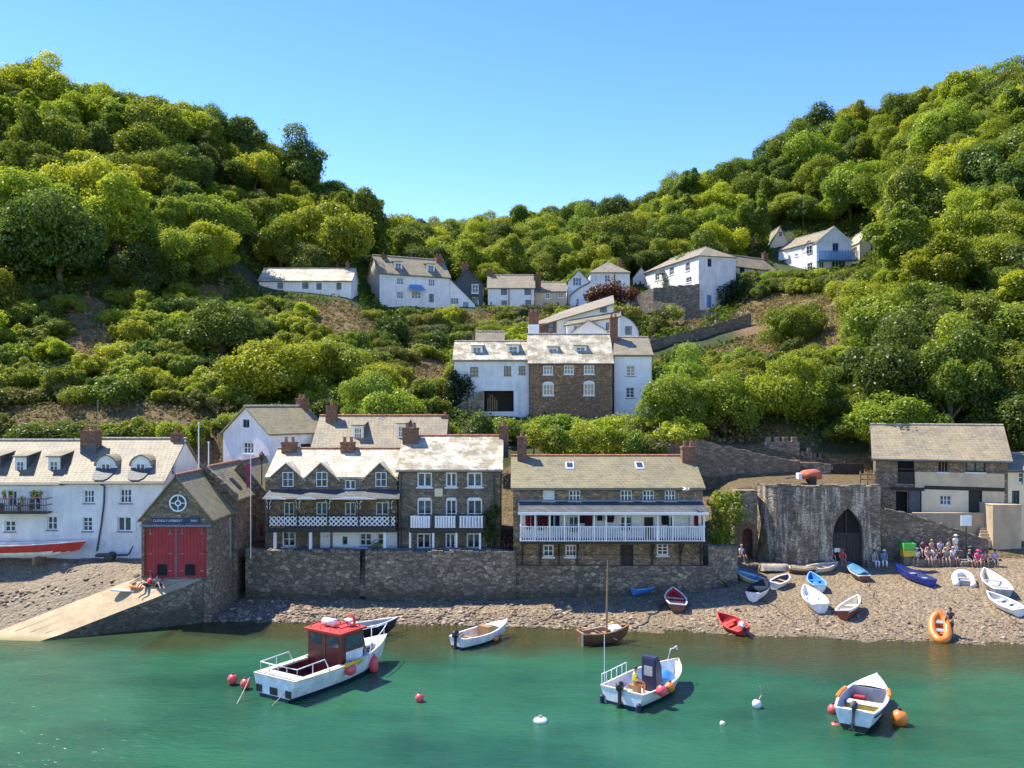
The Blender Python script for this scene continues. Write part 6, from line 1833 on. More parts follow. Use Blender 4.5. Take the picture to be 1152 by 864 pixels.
def boat(name, label, loc, yaw, L, B, H, hull='white', inner='white', rim='white', bottom=None, stripe=None, thwarts=(.3, .62), thw='wood', motor=None, cover=None, roll=0, pitch=0, tr=.72, full=2.1, cat='boat', group=None, foredeck=0, sink=0.0, floor=.28, lift=0.0, bow_rise=.35, mtilt=0):
    root = empty(name, loc, 0, label, cat, group)
    root.rotation_euler = (R(roll), R(-pitch), R(yaw))
    root.location.z += lift - sink
    bo, bi, br, pt, (b, s, k) = hull_meshes(L, B, H, tr=tr, full=full, wl=(H * .42 if bottom else None), stripe=stripe, floor=floor, bow_rise=bow_rise)
    obj('hull', bo, [pc(hull), pc(bottom or hull), pc(stripe or hull)], root, False)
    ho = root.children[0] if root.children else None
    li = obj('lining', bi, pc(inner, .6), root)
    obj('gunwale', br, pc(rim), root)
    for u in thwarts:
        bm = BM(); w = b(u) - .03; zz = s(u) * .68; x = L * (u - .5); box(bm, x - .13, x + .13, -w * .93, w * .93, zz, zz + .045); obj('thwart', bm, pc(thw, .6), root)
    bm = BM(); tube(bm, [Vector((L * (u - .5) , 0, k(u) - .02)) for u in (0, .3, .6, .75, .85)], .035, 5); obj('keel', bm, pc(bottom or hull), root)
    if cover:
        bm = BM(); us = np.linspace(.03, .97 if cover != 'half' else .5, 13); cm = 'charcoal' if cover == 'half' else cover
        rows = []
        for u in us:
            row = []
            for t_ in np.linspace(-1, 1, 9):
                bb = b(u) * 1.04
                row.append(bm.verts.new((L * (u - .5) + .10 * L * (s(u) / H) * max(0, u - .55) * 1.6, t_ * bb, s(u) + .045 + (.20 * B * (1 - abs(t_) ** 1.5)) * (.6 + .3 * math.sin(u * 9)) * min(1, (1.0 - u) * 4))))
            rows.append(row)
        for a, c in zip(rows, rows[1:]):
            for j in range(8): bm.faces.new((a[j], c[j], c[j + 1], a[j + 1]))
        bmesh.ops.solidify(bm, geom=bm.faces[:], thickness=.02)
        obj('cover', bm, pc(cm, .7), root, True)
    if foredeck:
        bm = BM(); us = np.linspace(1 - foredeck, 1, 7); rows = []
        for u in us:
            rows.append([bm.verts.new(pt(u, 1, sd) * 1.0 + Vector((0, 0, .035 + (.05 if sd == 0 else 0)))) if sd else bm.verts.new(Vector((pt(u, 1, 1).x, 0, s(u) + .09))) for sd in (-1, 0, 1)])
        for a, c in zip(rows, rows[1:]):
            for j in range(2): bm.faces.new((a[j], c[j], c[j + 1], a[j + 1]))
        x = L * (1 - foredeck - .5)
        obj('foredeck', bm, pc(rim), root)
        bm = BM(); w = b(1 - foredeck) - .02; zz = s(1 - foredeck); box(bm, x - .02, x + .02, -w, w, floor * H, zz + .03); obj('bulkhead', bm, pc('grey'), root)
    if motor: outboard(root, -L / 2 - .02, H * .95, motor, mtilt)
    return root, pt, (b, s, k)

def bboat(x, y, *a, **kw):
    p = beach_hit(x, y)
    p.z = beach(p.x, p.y, False) - .03
    return p
BG = 'small boats pulled up on the beach'
def beached(label, x, y, yaw, L, B, H, name='rowing_boat', **kw):
    w = kw.pop('w', None)
    if w:
        p_ = beach_hit(x, y); yaw = 90 + (yaw - 90) * .72; B *= 1.08
        ext = L * abs(math.cos(R(yaw))) * .92 + B * abs(math.sin(R(yaw))) * .85
        yaw -= math.degrees(math.atan((x - CX) / FPX))
        f = min(1.1, max(.7, w / FPX * p_.y / ext)); L *= f * 1.05; B *= f; H *= max(f, .8)
    sl = float(np.interp((x - CX) / FPX * 57, SLX, SLS)) * .8
    kw.setdefault('pitch', math.degrees(math.atan(sl)) * math.sin(R(yaw)))
    kw.setdefault('roll', math.degrees(math.atan(sl)) * math.cos(R(yaw)) + kw.pop('heel', 0))
    return boat(name, label, bboat(x, y), yaw, L, B, H, group=BG, **kw)
beached('light blue dinghy lying in the shadow of the veranda house wall', 728, 668, 28, 2.3, .95, .40, hull='blue', inner='sky', rim='sky', heel=-6, thw='sky', bow_rise=.15, lift=.1)
beached('dark dinghy with white rim and red inside, right of the shadowed blue dinghy', 759, 681, 98, 3.1, 1.5, .62, w=25, hull='brown', inner='red', rim='white', cover=None, thwarts=(.35, .6), thw='beige', heel=4)
beached('all red dinghy leaning over at the waterline with a white outboard', 825, 708, 140, 3.4, 1.55, .62, w=36, hull='red', inner='red', rim='red', bottom='maroon', thw='red', heel=-16, motor='white', mtilt=50)
beached('blue open boat farthest left in the crowd of boats by the brick arch', 834, 650, 150, 3.6, 1.45, .55, w=33, hull='blue', inner='sky', rim='blue', thw='sky')
beached('yellow-green skiff squeezed between the blue boat and the grey-covered boat', 845, 655, 165, 3.2, 1.3, .5, w=27, hull='lime', inner='teal', rim='cream')
beached('white dinghy under a dark grey cover, in front of the yellow-green skiff', 855, 670, 62, 3.7, 1.7, .72, w=29, hull='white', inner='grey', rim='white', cover='charcoal', heel=-5)
beached('small white pram dinghy with a dark inside, right of the grey-covered boat', 878, 659, 50, 2.5, 1.25, .55, w=20, hull='white', inner='charcoal', rim='white', name='pram_dinghy', tr=.85, full=3.2)
beached('cream wooden boat with dark sides, small, near the bastion foot', 902, 645, -28, 2.4, 1.1, .5, w=16, hull='brown', inner='cream', rim='cream', cover='beige')
beached('cream open boat turned sideways just left of the two seated people by the gate', 925, 643, 18, 3.1, 1.4, .55, w=24, hull='cream', inner='grey', rim='cream')
beached('white dinghy with a bright blue inside and a red transom stripe', 917, 660, 112, 3.1, 1.5, .6, w=22, hull='white', inner='blue', rim='sky', thw='blue', stripe='red')
beached('big all white dinghy resting mid-beach with a rope over its transom', 915, 681, 118, 3.9, 1.85, .78, w=32, hull='white', inner='white', rim='white', thw='white', heel=-4)
beached('white dinghy with a red-brown bottom, right of the big all white one', 958, 690, 64, 3.8, 1.6, .72, w=28, hull='antifoul', inner='cream', rim='white', bottom='antifoul', stripe='white', thw='cream', heel=-14)
beached('white and brown boat under a bright blue cover in front of the gate', 964, 649, 125, 3.3, 1.5, .62, w=24, hull='brown', inner='white', rim='white', stripe='white', cover='sky')
beached('royal blue rowing boat alone in the middle of the upper beach', 1028, 653, 152, 4.3, 1.6, .66, w=39, hull='royal', inner='navy', rim='royal', thw='grey', heel=6)
beached('long white open boat with cream floor near the pink-shirted group', 1118, 663, 114, 5.0, 2.0, .78, w=37, hull='grey', inner='cream', rim='white', thw='grey')
beached('white dinghy with three white thwarts at the right edge, below the long open boat', 1130, 685, 145, 3.7, 1.6, .62, w=31, hull='white', inner='grey', rim='white', thw='white', thwarts=(.25, .48, .7), heel=-5)
# overturned skiff / timber
o, _, _ = boat('overturned_skiff', 'pale yellow skiff turned upside down behind the pram dinghy', bboat(874, 641), 20, 2.8, 1.1, .45, hull='beige', inner='brown', rim='beige', group=BG)
o.rotation_euler = (R(180 - 8), R(4), R(20)); o.location.z += .45
# inflatables
def inflatable(name, label, loc, yaw, L, B, r, colr, seat, pitch=0, roll=0, closed=False, cat='dinghy'):
    root = empty(name, loc, 0, label, cat); root.rotation_euler = (R(roll), R(-pitch), R(yaw))
    bm = BM(); w = B / 2 - r; pts = []
    if closed:
        pts = [Vector((L / 2 * math.cos(a) * (1 if abs(math.cos(a)) < .999 else 1), w * math.sin(a) * (1.0), r + .14 * L * .4 * abs(math.cos(a)) ** 4)) for a in np.linspace(0, 2 * math.pi, 29)[:-1]]
        pts += [pts[0].copy(), pts[1].copy()]
    else:
        pts = [Vector((-L / 2, -w, r))] + [Vector((x, -w, r)) for x in np.linspace(-L * .35, L * .15, 5)] + [Vector((L * .15 + (L * .35 - r) * math.sin(a), -w * math.cos(a), r + .18 * math.sin(a) ** 2)) for a in np.linspace(.2, math.pi - .2, 11)] + [Vector((x, w, r)) for x in np.linspace(L * .15, -L * .35, 5)] + [Vector((-L / 2, w, r))]
    tube(bm, pts, r, 10); obj('inflated_tube', bm, pc(colr, .35), root, True)
    bm = BM(); box(bm, -L * .38, L * .25, -w + .02, w - .02, .04, .09); 
    obj('floor', bm, pc(colr if closed else 'grey', .5), root)
    if not closed:
        bm = BM(); box(bm, -L * .42, -L * .40, -w + r * .8, w - r * .8, .05, r * 2 + .05); obj('transom', bm, pc('grey'), root)
    for q in ((0.0,) if not closed else (-.12, .2)):
        bm = BM(); box(bm, q * L - .14, q * L + .14, -w + r * .6, w - r * .6, r * 1.2, r * 1.2 + .08); bmesh.ops.bevel(bm, geom=bm.edges[:], offset=.03, segments=2, affect='EDGES'); obj('seat', bm, pc(seat, .6), root)
    return root
inflatable('inflatable_dinghy', 'white inflatable dinghy with grey transom, left of the long open boat', bboat(1084, 655), 68, 2.3, 1.5, .22, 'white', 'grey', pitch=10)
inflatable('inflatable_kayak', 'orange inflatable kayak at the water edge beside a standing person', bboat(1057, 716) + Vector((0, 0, .36)), 70, 1.95, 1.3, .23, 'orange', 'grey', pitch=38, closed=True, cat='kayak')
# red gig on the left
p = P(8, 627, 60.6); p.z = Zp(626, 60.6)
boat('rowing_gig', 'long orange-red rowing gig resting along the foot of the left white cottage', p, 2, 9.0, 1.5, .78, hull='red', inner='cream', rim='white', bottom='white', thwarts=(.15, .3, .45, .6, .75), thw='wood', full=2.6, tr=.3, cat='boat')
bm = BM()
for dx in (-2.6, 2.2): box(bm, p.x + dx - .1, p.x + dx + .1, p.y - .75, p.y + .75, p.z - .45, p.z - .0)
tag(obj('boat_cradle', bm, MAT['wood']), 'timber chocks under the long red rowing gig', 'cradle')

# ---- boats afloat
def afloat(x, y): return on_z(x, y, 0.0)
def fender(label, x, y, Y, r, colr='pink', kind='ball', group=None, name='fender'):
    c = P(x, y, Y); root = empty(name, c, 0, label, 'fender' if name == 'fender' else 'buoy', group)
    bm = BM(); n_ = 12
    if kind == 'ball': prof = [(r * math.cos(a), r * math.sin(a)) for a in np.linspace(-1.45, 1.45, 11)]
    elif kind == 'long': prof = [(.05, -r * 1.9), (r * .7, -r * 1.6), (r, -r), (r, r), (r * .7, r * 1.6), (.05, r * 1.9)]
    else: prof = [(r * .3, -r * .3), (r * .9, -r * .2), (r, .02), (r * .85, r * .3), (r * .3, r * .45)]
    lathe(bm, prof, (0, 0, 0), 16); obj('float', bm, pc(colr, .35), root, True)
    bm = BM(); zt_ = prof[-1][1]; lathe(bm, [(r * .22, zt_ - .03), (r * .22, zt_ + r * .3), (r * .1, zt_ + r * .34)], (0, 0, 0), 8); obj('eye', bm, pc('charcoal' if kind != 'flat' else 'grey'), root)
    return root
# W1 cabin cruiser
ycr = 57
c0 = on_z(308, 787); dirv = Vector((math.cos(R(ycr)), math.sin(R(ycr)), 0)); Lc = 7.4
cc = c0 + dirv * Lc / 2
root, pt, (fb, fs, fk) = boat('cabin_cruiser', 'white motor cruiser with a maroon wheelhouse and red roof, largest boat on the water', cc, ycr, Lc, 3.0, 1.35, hull='white', inner='maroon', rim='cream', bottom='navy', thwarts=(), sink=.38, tr=.93, full=2.4, floor=.5, bow_rise=.28)
def part(name, mat, fn, parent=root, smooth=False):
    bm = BM(); fn(bm); return obj(name, bm, mat, parent, smooth)
zs = fs(.4) + .0; WH = .32
x0, x1 = -.35, 1.15
wh = part('wheelhouse', pc('maroon', .55), lambda bm: (box(bm, x0, x0 + .05, -1.18, 1.18, .6, zs + 1.15 + WH), box(bm, x0 + .05, x1, -1.18, -1.13, .9, zs + 1.15 + WH), box(bm, x0 + .05, x1, 1.13, 1.18, .9, zs + 1.15 + WH)))
for ya in (-.95, .25): part('aft_window', MAT['glass'], lambda bm: box(bm, x0 - .012, x0 - .002, ya, ya + .7, zs + .8, zs + 1.28), wh)
part('door_post', pc('brown'), lambda bm: box(bm, x0 - .03, x0 - .001, -.04, .04, .65, zs + 1.42), wh)
for s_ in (-1, 1): part('cabin_side', pc('white'), lambda bm: box(bm, x0 + .3, x1 + .001, s_ * 1.185 - .008, s_ * 1.185 + .008, zs - .1, zs + .55), wh)
for s_ in (-1, 1): part('side_window', MAT['glass'], lambda bm: box(bm, x0 + .25, x1 - .05, s_ * 1.19 - .006, s_ * 1.19 + .006, zs + .7, zs + 1.32), wh)
rf = part('wheelhouse_roof', pc('red'), lambda bm: prism(bm, [(x0 - .25, -1.3, zs + 1.48), (x1 + .25, -1.25, zs + 1.48), (x1 + .25, 1.25, zs + 1.48), (x0 - .25, 1.3, zs + 1.48)], (0, 0, .1)))
part('roof_rail', pc('red'), lambda bm: [tube(bm, [(x0, s_, zs + 1.58), (x0 + .1, s_, zs + 1.74), (x1 - .1, s_, zs + 1.74), (x1, s_, zs + 1.58)], .03, 6) for s_ in (-1.0, -.35, .35, 1.0)], rf)
part('liferaft', pc('white'), lambda bm: lathe(bm, [(.1, -.42), (.2, -.38), (.2, .38), (.1, .42)], (0, 0, 0), 12, M=Matrix.Translation((.3, .3, zs + 1.82)) @ Matrix.Rotation(R(90), 4, 'X')), rf, True)
part('radar', pc('white'), lambda bm: (lathe(bm, [(.05, 0), (.05, .25), (.24, .27), (.26, .36), (.1, .42)], (.9, -.5, zs + 1.58), 12), bar(bm, (.9, .5, zs + 1.58), (.9, .5, zs + 2.42), .02)), rf)
part('lifebuoy', pc('red'), lambda bm: tube(bm, [(.95 + .0, -.55 + .28 * math.cos(a), zs + 1.87 + .28 * math.sin(a)) for a in np.linspace(0, 2 * math.pi, 17)], .06, 6), rf)
part('windscreen', MAT['glass'], lambda bm: prism(bm, [(x1 + .02, -1.1, zs + .25), (x1 + .5, -1.0, zs + .25), (x1 + .12, -1.05, zs + 1.45), (x1 + .02, -1.1, zs + 1.45)], (0, 2.1, 0)), wh)
def cab(bm):
    prev = None
    for x, w, z in ((x1 - .05, 1.12, zs + .5), (1.9, 1.0, zs + .46), (2.5, .75, zs + .42), (2.95, .42, zs + .36)):
        ring = [bm.verts.new(p) for p in ((x, -w, zs - .1), (x, -w * .93, z), (x, 0, z + .07), (x, w * .93, z), (x, w, zs - .1))]
        if prev:
            for i in range(4): bm.faces.new((prev[i], ring[i], ring[i + 1], prev[i + 1]))
        else: bm.faces.new(ring[::-1])
        prev = ring
    bm.faces.new(prev)
    bmesh.ops.recalc_face_normals(bm, faces=bm.faces[:])
cb = part('fore_cabin', pc('white'), cab)
part('cabin_window', MAT['glass'], lambda bm: [prism(bm, [(a, s_ * (wa - .01), zs + .12), (b_, s_ * (wb - .01), zs + .12), (b_, s_ * (wb - .05), zs + .36), (a, s_ * (wa - .05), zs + .36)], (0, s_ * .02, 0)) for s_ in (-1, 1) for a, b_, wa, wb in ((1.25, 1.6, 1.11, 1.06), (1.68, 2.0, 1.05, .97), (2.08, 2.4, .95, .82))], cb)
def deck(bm):
    us = np.linspace(.55, 1, 9); rows = [[bm.verts.new(pt(u, 1, -1) + Vector((0, .02, .01))), bm.verts.new(pt(u, 1, 1) + Vector((0, -.02, .01)))] for u in us]
    for a, c in zip(rows, rows[1:]): bm.faces.new((a[0], c[0], c[1], a[1]))
part('side_deck', pc('white'), deck)
part('aft_deck', pc('cream', .7), lambda bm: (box(bm, -3.5, -2.9, -1.3, 1.3, fs(.05) - .12, fs(.05) + .02), box(bm, -2.9, -.4, 1.12, 1.36, fs(.2) - .06, fs(.2) + .035), box(bm, -2.9, -.4, -1.36, -1.12, fs(.2) - .06, fs(.2) + .035)))
def rails(bm):
    z = fs(.1)
    for s_ in (-1.25, 1.25):
        tube(bm, [(-3.4, s_, z), (-3.4, s_, z + .5), (-1.6, s_, z + .55), (-1.3, s_, z)], .028, 6); bar(bm, (-2.4, s_, z), (-2.4, s_, z + .52), .025)
    tube(bm, [(-3.4, -1.25, z + .5), (-3.45, 0, z + .5), (-3.4, 1.25, z + .5)], .028, 6)
    for y_ in (-.6, 0, .6): bar(bm, (-3.44, y_, z), (-3.44, y_, z + .5), .025)
    pu = [pt(u, 1, -1) + Vector((0, .05, .55)) for u in (.72, .84, .95)] + [pt(.995, 1, 1) + Vector((.1, 0, .6))] + [pt(u, 1, 1) + Vector((0, -.05, .55)) for u in (.95, .84, .72)]
    tube(bm, [pt(.7, 1, -1)] + pu + [pt(.7, 1, 1)], .03, 6)
    for u in (.8, .92):
        for s_ in (-1, 1): bar(bm, pt(u, 1, s_), pt(u, 1, s_) + Vector((0, 0, .55)), .025)
part('guard_rail', pc('white'), rails)
for y_, w_ in ((-1.0, .2), (0, .25), (1.0, .2)): part('transom_vent', MAT['paint_black'], lambda bm: box(bm, -Lc / 2 - .03, -Lc / 2 - .005, y_ - w_, y_ + w_, .6, .95))
part('yellow_float', pc('yellow'), lambda bm: tube(bm, [(-.6, -1.52, zs + .0), (-.4, -1.54, zs + .04), (.5, -1.58, zs + .08), (.7, -1.56, zs + .06)], [.05, .14, .14, .05], 8), smooth=True)
fender('red ball fender hanging amidships on the maroon wheelhouse boat', 394, 753, 44.2, .30)
fender('long red fender hanging near the bow of the maroon wheelhouse boat', 420.5, 747, 46.4, .24, kind='long')
fender('red ball buoy floating just left of the cruiser stern', 276, 769, on_z(276, 775).y, .25, name='mooring_buoy')
fender('red ball buoy farthest left on the water', 261.6, 764, on_z(262, 770).y, .25, name='mooring_buoy')
def rope(label, pts, r=.025, mat=None, name='mooring_rope'):
    bm = BM(); P_ = []
    for a, b in zip(pts, pts[1:]):
        for i in range(6): P_.append(Vector(a).lerp(Vector(b), i / 6) - Vector((0, 0, .25 * math.sin(math.pi * i / 6) * min(1, (Vector(b) - Vector(a)).length / 6))))
    P_.append(Vector(pts[-1])); tube(bm, P_, r, 5)
    return tag(obj(name, bm, mat or pc('beige', .8)), label, 'rope')
rope('pale rope from the cruiser transom down into the water, right one', [P(335, 760, 42.2), on_z(305, 795, -.05)])
rope('pale rope from the cruiser transom down to the left buoy', [P(281, 762, 42.6), on_z(266, 793, -.05)])
# W3 dinghy behind the cruiser
boat('tender_dinghy', 'small dinghy with dark sides floating behind the maroon wheelhouse boat', afloat(414, 714), 28, 3.2, 1.4, .75, hull='black', inner='grey', rim='white', sink=.15)
# W2 little motor boat near shore
r2, _, _ = boat('motor_boat', 'small white motor boat with wooden box near the rocky shore', afloat(541, 721), 50, 4.1, 1.7, .75, hull='white', inner='cream', rim='white', bottom='navy', motor='black', foredeck=.28, sink=.2, thwarts=(.3,))
bm = BM(); box(bm, .1, .6, -.5, .35, .35, 1.05); obj('wooden_box', bm, pc('wood', .7), r2)
fender('orange ball fender on the bow side of the small motor boat near shore', 557.5, 718, 52.6, .18, 'orange')
# W4 masted wooden boat
r4, _, _ = boat('sailing_dinghy', 'varnished wooden boat with a tall bare mast at the water edge', afloat(678, 722), 18, 2.9, 1.5, .75, hull='brown', inner='wood', rim='wood', sink=.12, thwarts=(.35, .6), tr=.8)
bm = BM(); tube(bm, [(.25, 0, .1), (.27, .0, 2.4), (.33, .02, 4.9)], [.075, .06, .035], 8); obj('mast', bm, pc('wood', .6), r4)
bm = BM(); tube(bm, [(-1.2, .3, .8), (0, .2, .95), (1.25, .25, .9)], .03, 6); tube(bm, [(-.6, -.3, .9), (.7, -.55, .3)], .025, 6); obj('spar', bm, pc('cream', .6), r4)
bm = BM(); prism(bm, [(.4, -.5, .78), (1.1, -.3, .85), (1.1, .4, .9), (.4, .55, .8)], (0, 0, .1)); obj('sail_bundle', bm, pc('white', .8), r4)
fender('orange ball buoy lying inside the masted wooden boat', 690, 703, 54.6, .24, 'orange')
bm = BM(); tube(bm, [P(655.5, 731, 51.2), P(655, 712, 51.2)], .05, 6); tag(obj('mooring_post', bm, pc('cream', .7)), 'pale thin post standing in the water left of the masted boat', 'post')
# W5 console motor boat
y5 = 50; c0 = on_z(699, 795); L5 = 4.8; c5 = c0 + Vector((math.cos(R(y5)), math.sin(R(y5)), 0)) * L5 / 2
r5_, pt5, (b5, s5, k5) = boat('console_boat', 'white open motor boat with a navy covered console and a helmsman', c5, y5, L5, 2.55, .95, hull='white', inner='white', rim='cream', bottom='navy', motor='black', thwarts=(.12,), thw='cream', sink=.25, tr=.92, full=2.6, bow_rise=.4, floor=.4)
def p5(name, mat, fn, smooth=False):
    bm = BM(); fn(bm); return obj(name, bm, mat, r5_, smooth)
def cons(bm):
    prism(bm, [(-.05, -.42, .4), (.65, -.42, .4), (.6, -.40, 1.5), (.35, -.38, 2.05), (.0, -.38, 2.0)], (0, .8, 0)); bmesh.ops.bevel(bm, geom=bm.edges[:], offset=.05, segments=2, affect='EDGES')
co = p5('console', pc('navy', .6), cons)
bm = BM(); box(bm, -.1, -.055, -.25, .2, 1.15, 1.6); obj('screen', bm, pc('grey', .2), co)
rq = np.random.RandomState(2)
def heap(bm):
    bmesh.ops.create_icosphere(bm, subdivisions=3, radius=.6)
    for v in bm.verts: v.co = Vector((v.co.x * 1.0, v.co.y * .95, v.co.z * .62)) * (1 + .22 * noise.noise(v.co * 3.1)) + Vector((1.35, 0, .72))
p5('tarpaulin', pc('blue', .7), heap, True)
p5('guard_rail', pc('white'), lambda bm: ([tube(bm, [pt5(.03, 1, 1) + Vector((0, 0, .5)), pt5(.25, 1, 1) + Vector((0, 0, .5)), pt5(.5, 1, 1) + Vector((0, 0, .52))], .03, 6)], [bar(bm, pt5(u, 1, 1), pt5(u, 1, 1) + Vector((0, 0, .5)), .025) for u in (.03, .12, .22, .32, .42, .5)]))
p5('bow_hoop', pc('white'), lambda bm: tube(bm, [pt5(.93, 1, 1), pt5(.95, 1, 1) + Vector((0, 0, .55)), Vector((L5 * .5, 0, 1.95)), Vector((L5 * .56, 0, 2.0)), Vector((L5 * .58, 0, 1.8))], .035, 6))
p5('aerial', pc('white'), lambda bm: bar(bm, pt5(.08, 1, 1), pt5(.08, 1, 1) + Vector((0, 0, 2.3)), .022))
p5('splash_well', pc('beige'), lambda bm: box(bm, -2.35, -1.95, -.35, .35, .6, 1.0))
for y_ in (-1.0, 1.0): p5('rear_fender', pc('navy'), lambda bm: lathe(bm, [(.04, -.22), (.12, -.16), (.12, .16), (.04, .22)], (-L5 / 2 - .1, y_, .42), 10))
fender('red ball fender at the side of the console boat, nearer one', 744.5, 777, 41.0, .27)
fender('orange-red ball fender at the side of the console boat, nearer the bow', 753.5, 773, 41.9, .25, 'orange')
# W6 white boat on the right
y6 = 58; c0 = on_z(961, 823); L6 = 4.8; c6 = c0 + Vector((math.cos(R(y6)), math.sin(R(y6)), 0)) * L6 / 2
r6, pt6, _ = boat('open_boat', 'white open motor boat with a white foredeck and yellow seat box, nearest on the right', c6, y6, L6, 2.0, .95, hull='white', inner='grey', rim='white', bottom='black', motor='charcoal', thwarts=(.22,), thw='white', foredeck=.3, sink=.12, tr=.8, bow_rise=.3, floor=.35, mtilt=20)
for nm, mt, bb in (('seat_box', 'yellow', (-.35, .1, -.75, .75, .35, .66)), ('seat_top', 'white', (-.38, .13, -.78, .78, .661, .72)), ('red_can', 'red', (.45, .8, .1, .6, .35, .75)), ('coiled_rope', 'cream', (.3, .6, .6, .82, .35, .5))):
    bm = BM(); box(bm, *bb); bmesh.ops.bevel(bm, geom=bm.edges[:], offset=.03, segments=2, affect='EDGES'); obj(nm, bm, pc(mt), r6)
bm = BM(); tube(bm, [pt6(u, 1, 1) + Vector((0, .03, .03)) for u in (.3, .4, .5, .6)], .1, 8); obj('padded_fender', bm, pc('orange', .7), r6)
bm = BM(); tube(bm, [pt6(u, 1, -1) + Vector((0, -.03, .03)) for u in (.55, .62, .7)], .09, 8); obj('padded_fender', bm, pc('orange', .7), r6)
bm = BM(); tube(bm, [pt6(u, .93, -1) + Vector((0, -.03, -.05)) for u in np.linspace(0.02, .6, 8)], .035, 6); obj('rubbing_strake', bm, pc('navy'), r6)
fender('pink-red ball fender on the left side of the nearest white open boat', 937, 798, 40.3, .24)
fender('red oval buoy in the water under the left side of the nearest white open boat', 939.5, 819, 38.9, .26, name='mooring_buoy', kind='ball')
fender('large orange ball buoy to the right of the nearest white open boat', 1012, 808, on_z(1012, 815).y, .37, 'orange', name='mooring_buoy')
# loose buoys
fender('orange-red ball buoy alone in open water right of the cruiser', 472, 785, on_z(472, 789).y, .21, 'pink', name='mooring_buoy')
fender('flattened white buoy alone in the lower centre of the water', 608, 811, on_z(608, 812).y, .32, 'white', 'flat', name='mooring_buoy')
fender('white ball buoy with an upright rope end, between console boat and right boat', 851.5, 792, on_z(851, 796).y, .22, 'white', name='mooring_buoy')
fender('tiny yellowish buoy beside the white ball buoy', 813, 814, on_z(813, 815).y, .13, 'cream', name='mooring_buoy')
Yb = on_z(851, 796).y
rope('stiff pale rope end standing above the white ball buoy', [P(852, 789, Yb), P(857, 782, Yb), P(855, 772, Yb)], .03)
# chains and ropes on the beach
for i, (a, b) in enumerate((((520, 672), (492, 699)), ((558, 672), (515, 702)), ((648, 680), (603, 704)), ((748, 680), (716, 709)), ((862, 676), (905, 712)), ((915, 686), (921, 705)), ((975, 655), (988, 678)), ((1133, 690), (1150, 712)))):
    A_ = beach_hit(*a); B_ = beach_hit(*b); bm = BM(); P_ = []
    for k in range(13):
        p_ = A_.lerp(B_, k / 12); p_.x += .12 * math.sin(k * 1.3 + i); p_.z = max(beach(p_.x, p_.y), -.1) + .04; P_.append(p_)
    tube(bm, P_, .045 if i < 4 else .03, 5)
    tag(obj('mooring_chain' if i < 4 else 'mooring_rope', bm, pc('charcoal', .9) if i < 4 else pc('brown', .9)),
        ['dark chain from the quay wall to the water, leftmost of four', 'dark chain running to the water below the tall stone house', 'dark chain running to the water left of the veranda house door', 'dark chain running from the red-inside dinghy to the water',
         'brown rope trailing from the grey-covered dinghy', 'pale rope hanging off the big white dinghy', 'thin rope on the shingle in front of the blue-covered boat', 'brown rope trailing from the dinghy at the right edge'][i], 'chain' if i < 4 else 'rope')
bm = BM(); a, b = beach_hit(786, 660), beach_hit(818, 649); prism(bm, [a, b, b + Vector((.1, .5, .02)), a + Vector((.1, .5, .02))], (0, 0, .12)); tag(obj('timber_plank', bm, pc('brown', .8)), 'long reddish plank on the shingle next to the blue open boat', 'plank')
# ------------------------------------------------------------ people
def skin_mesh(name, pts, edges, radii, root=0, sub=1):
    me = bpy.data.meshes.new(name); me.from_pydata([tuple(p) for p in pts], edges, [])
    o = bpy.data.objects.new(name, me); COL.objects.link(o)
    md = o.modifiers.new('skin', 'SKIN'); md.use_smooth_shade = True
    ly = me.skin_vertices[0] if me.skin_vertices else None
    if ly is None:
        bpy.context.view_layer.update(); ly = me.skin_vertices[0]
    for i, r_ in enumerate(radii):
        ly.data[i].radius = (r_, r_) if not isinstance(r_, tuple) else r_
        ly.data[i].use_root = (i == root)
    ss = o.modifiers.new('sub', 'SUBSURF'); ss.levels = sub; ss.render_levels = sub
    dg = bpy.context.evaluated_depsgraph_get(); out = bpy.data.meshes.new_from_object(o.evaluated_get(dg))
    bpy.data.objects.remove(o); bpy.data.meshes.remove(me)
    out.name = name
    return out
POSES = {
 'stand': dict(pel=(0, 0, .93), spi=(0, .01, 1.13), che=(0, .01, 1.34), nec=(0, .0, 1.49), hea=(0, -.02, 1.60), top=(0, -.01, 1.70), sh=(.17, .01, 1.41), el=(.23, .03, 1.13), wr=(.24, -.06, .89), hip=(.09, 0, .89), kn=(.10, -.03, .50), an=(.10, .02, .08), to=(.12, -.15, .03)),
 'carry': dict(pel=(0, 0, .93), spi=(0, .0, 1.13), che=(0, -.03, 1.34), nec=(0, -.05, 1.49), hea=(0, -.09, 1.59), top=(0, -.10, 1.69), sh=(.17, -.02, 1.40), el=(.25, -.12, 1.15), wr=(.20, -.34, 1.02), hip=(.09, 0, .89), kn=(.12, -.06, .50), an=(.13, .04, .08), to=(.15, -.13, .03)),
 'sit': dict(pel=(0, 0, .50), spi=(0, .03, .70), che=(0, .02, .92), nec=(0, -.01, 1.07), hea=(0, -.05, 1.18), top=(0, -.05, 1.28), sh=(.17, .01, .99), el=(.22, -.10, .74), wr=(.13, -.30, .62), hip=(.10, -.03, .48), kn=(.13, -.44, .50), an=(.12, -.42, .09), to=(.13, -.57, .04)),
 'lounge': dict(pel=(0, 0, .12), spi=(0, .10, .26), che=(0, .22, .44), nec=(0, .28, .58), hea=(0, .26, .69), top=(0, .25, .79), sh=(.18, .22, .50), el=(.26, .36, .28), wr=(.27, .40, .06), hip=(.10, -.02, .12), kn=(.13, -.40, .40), an=(.12, -.72, .08), to=(.13, -.86, .10)),
}
BODY = {}
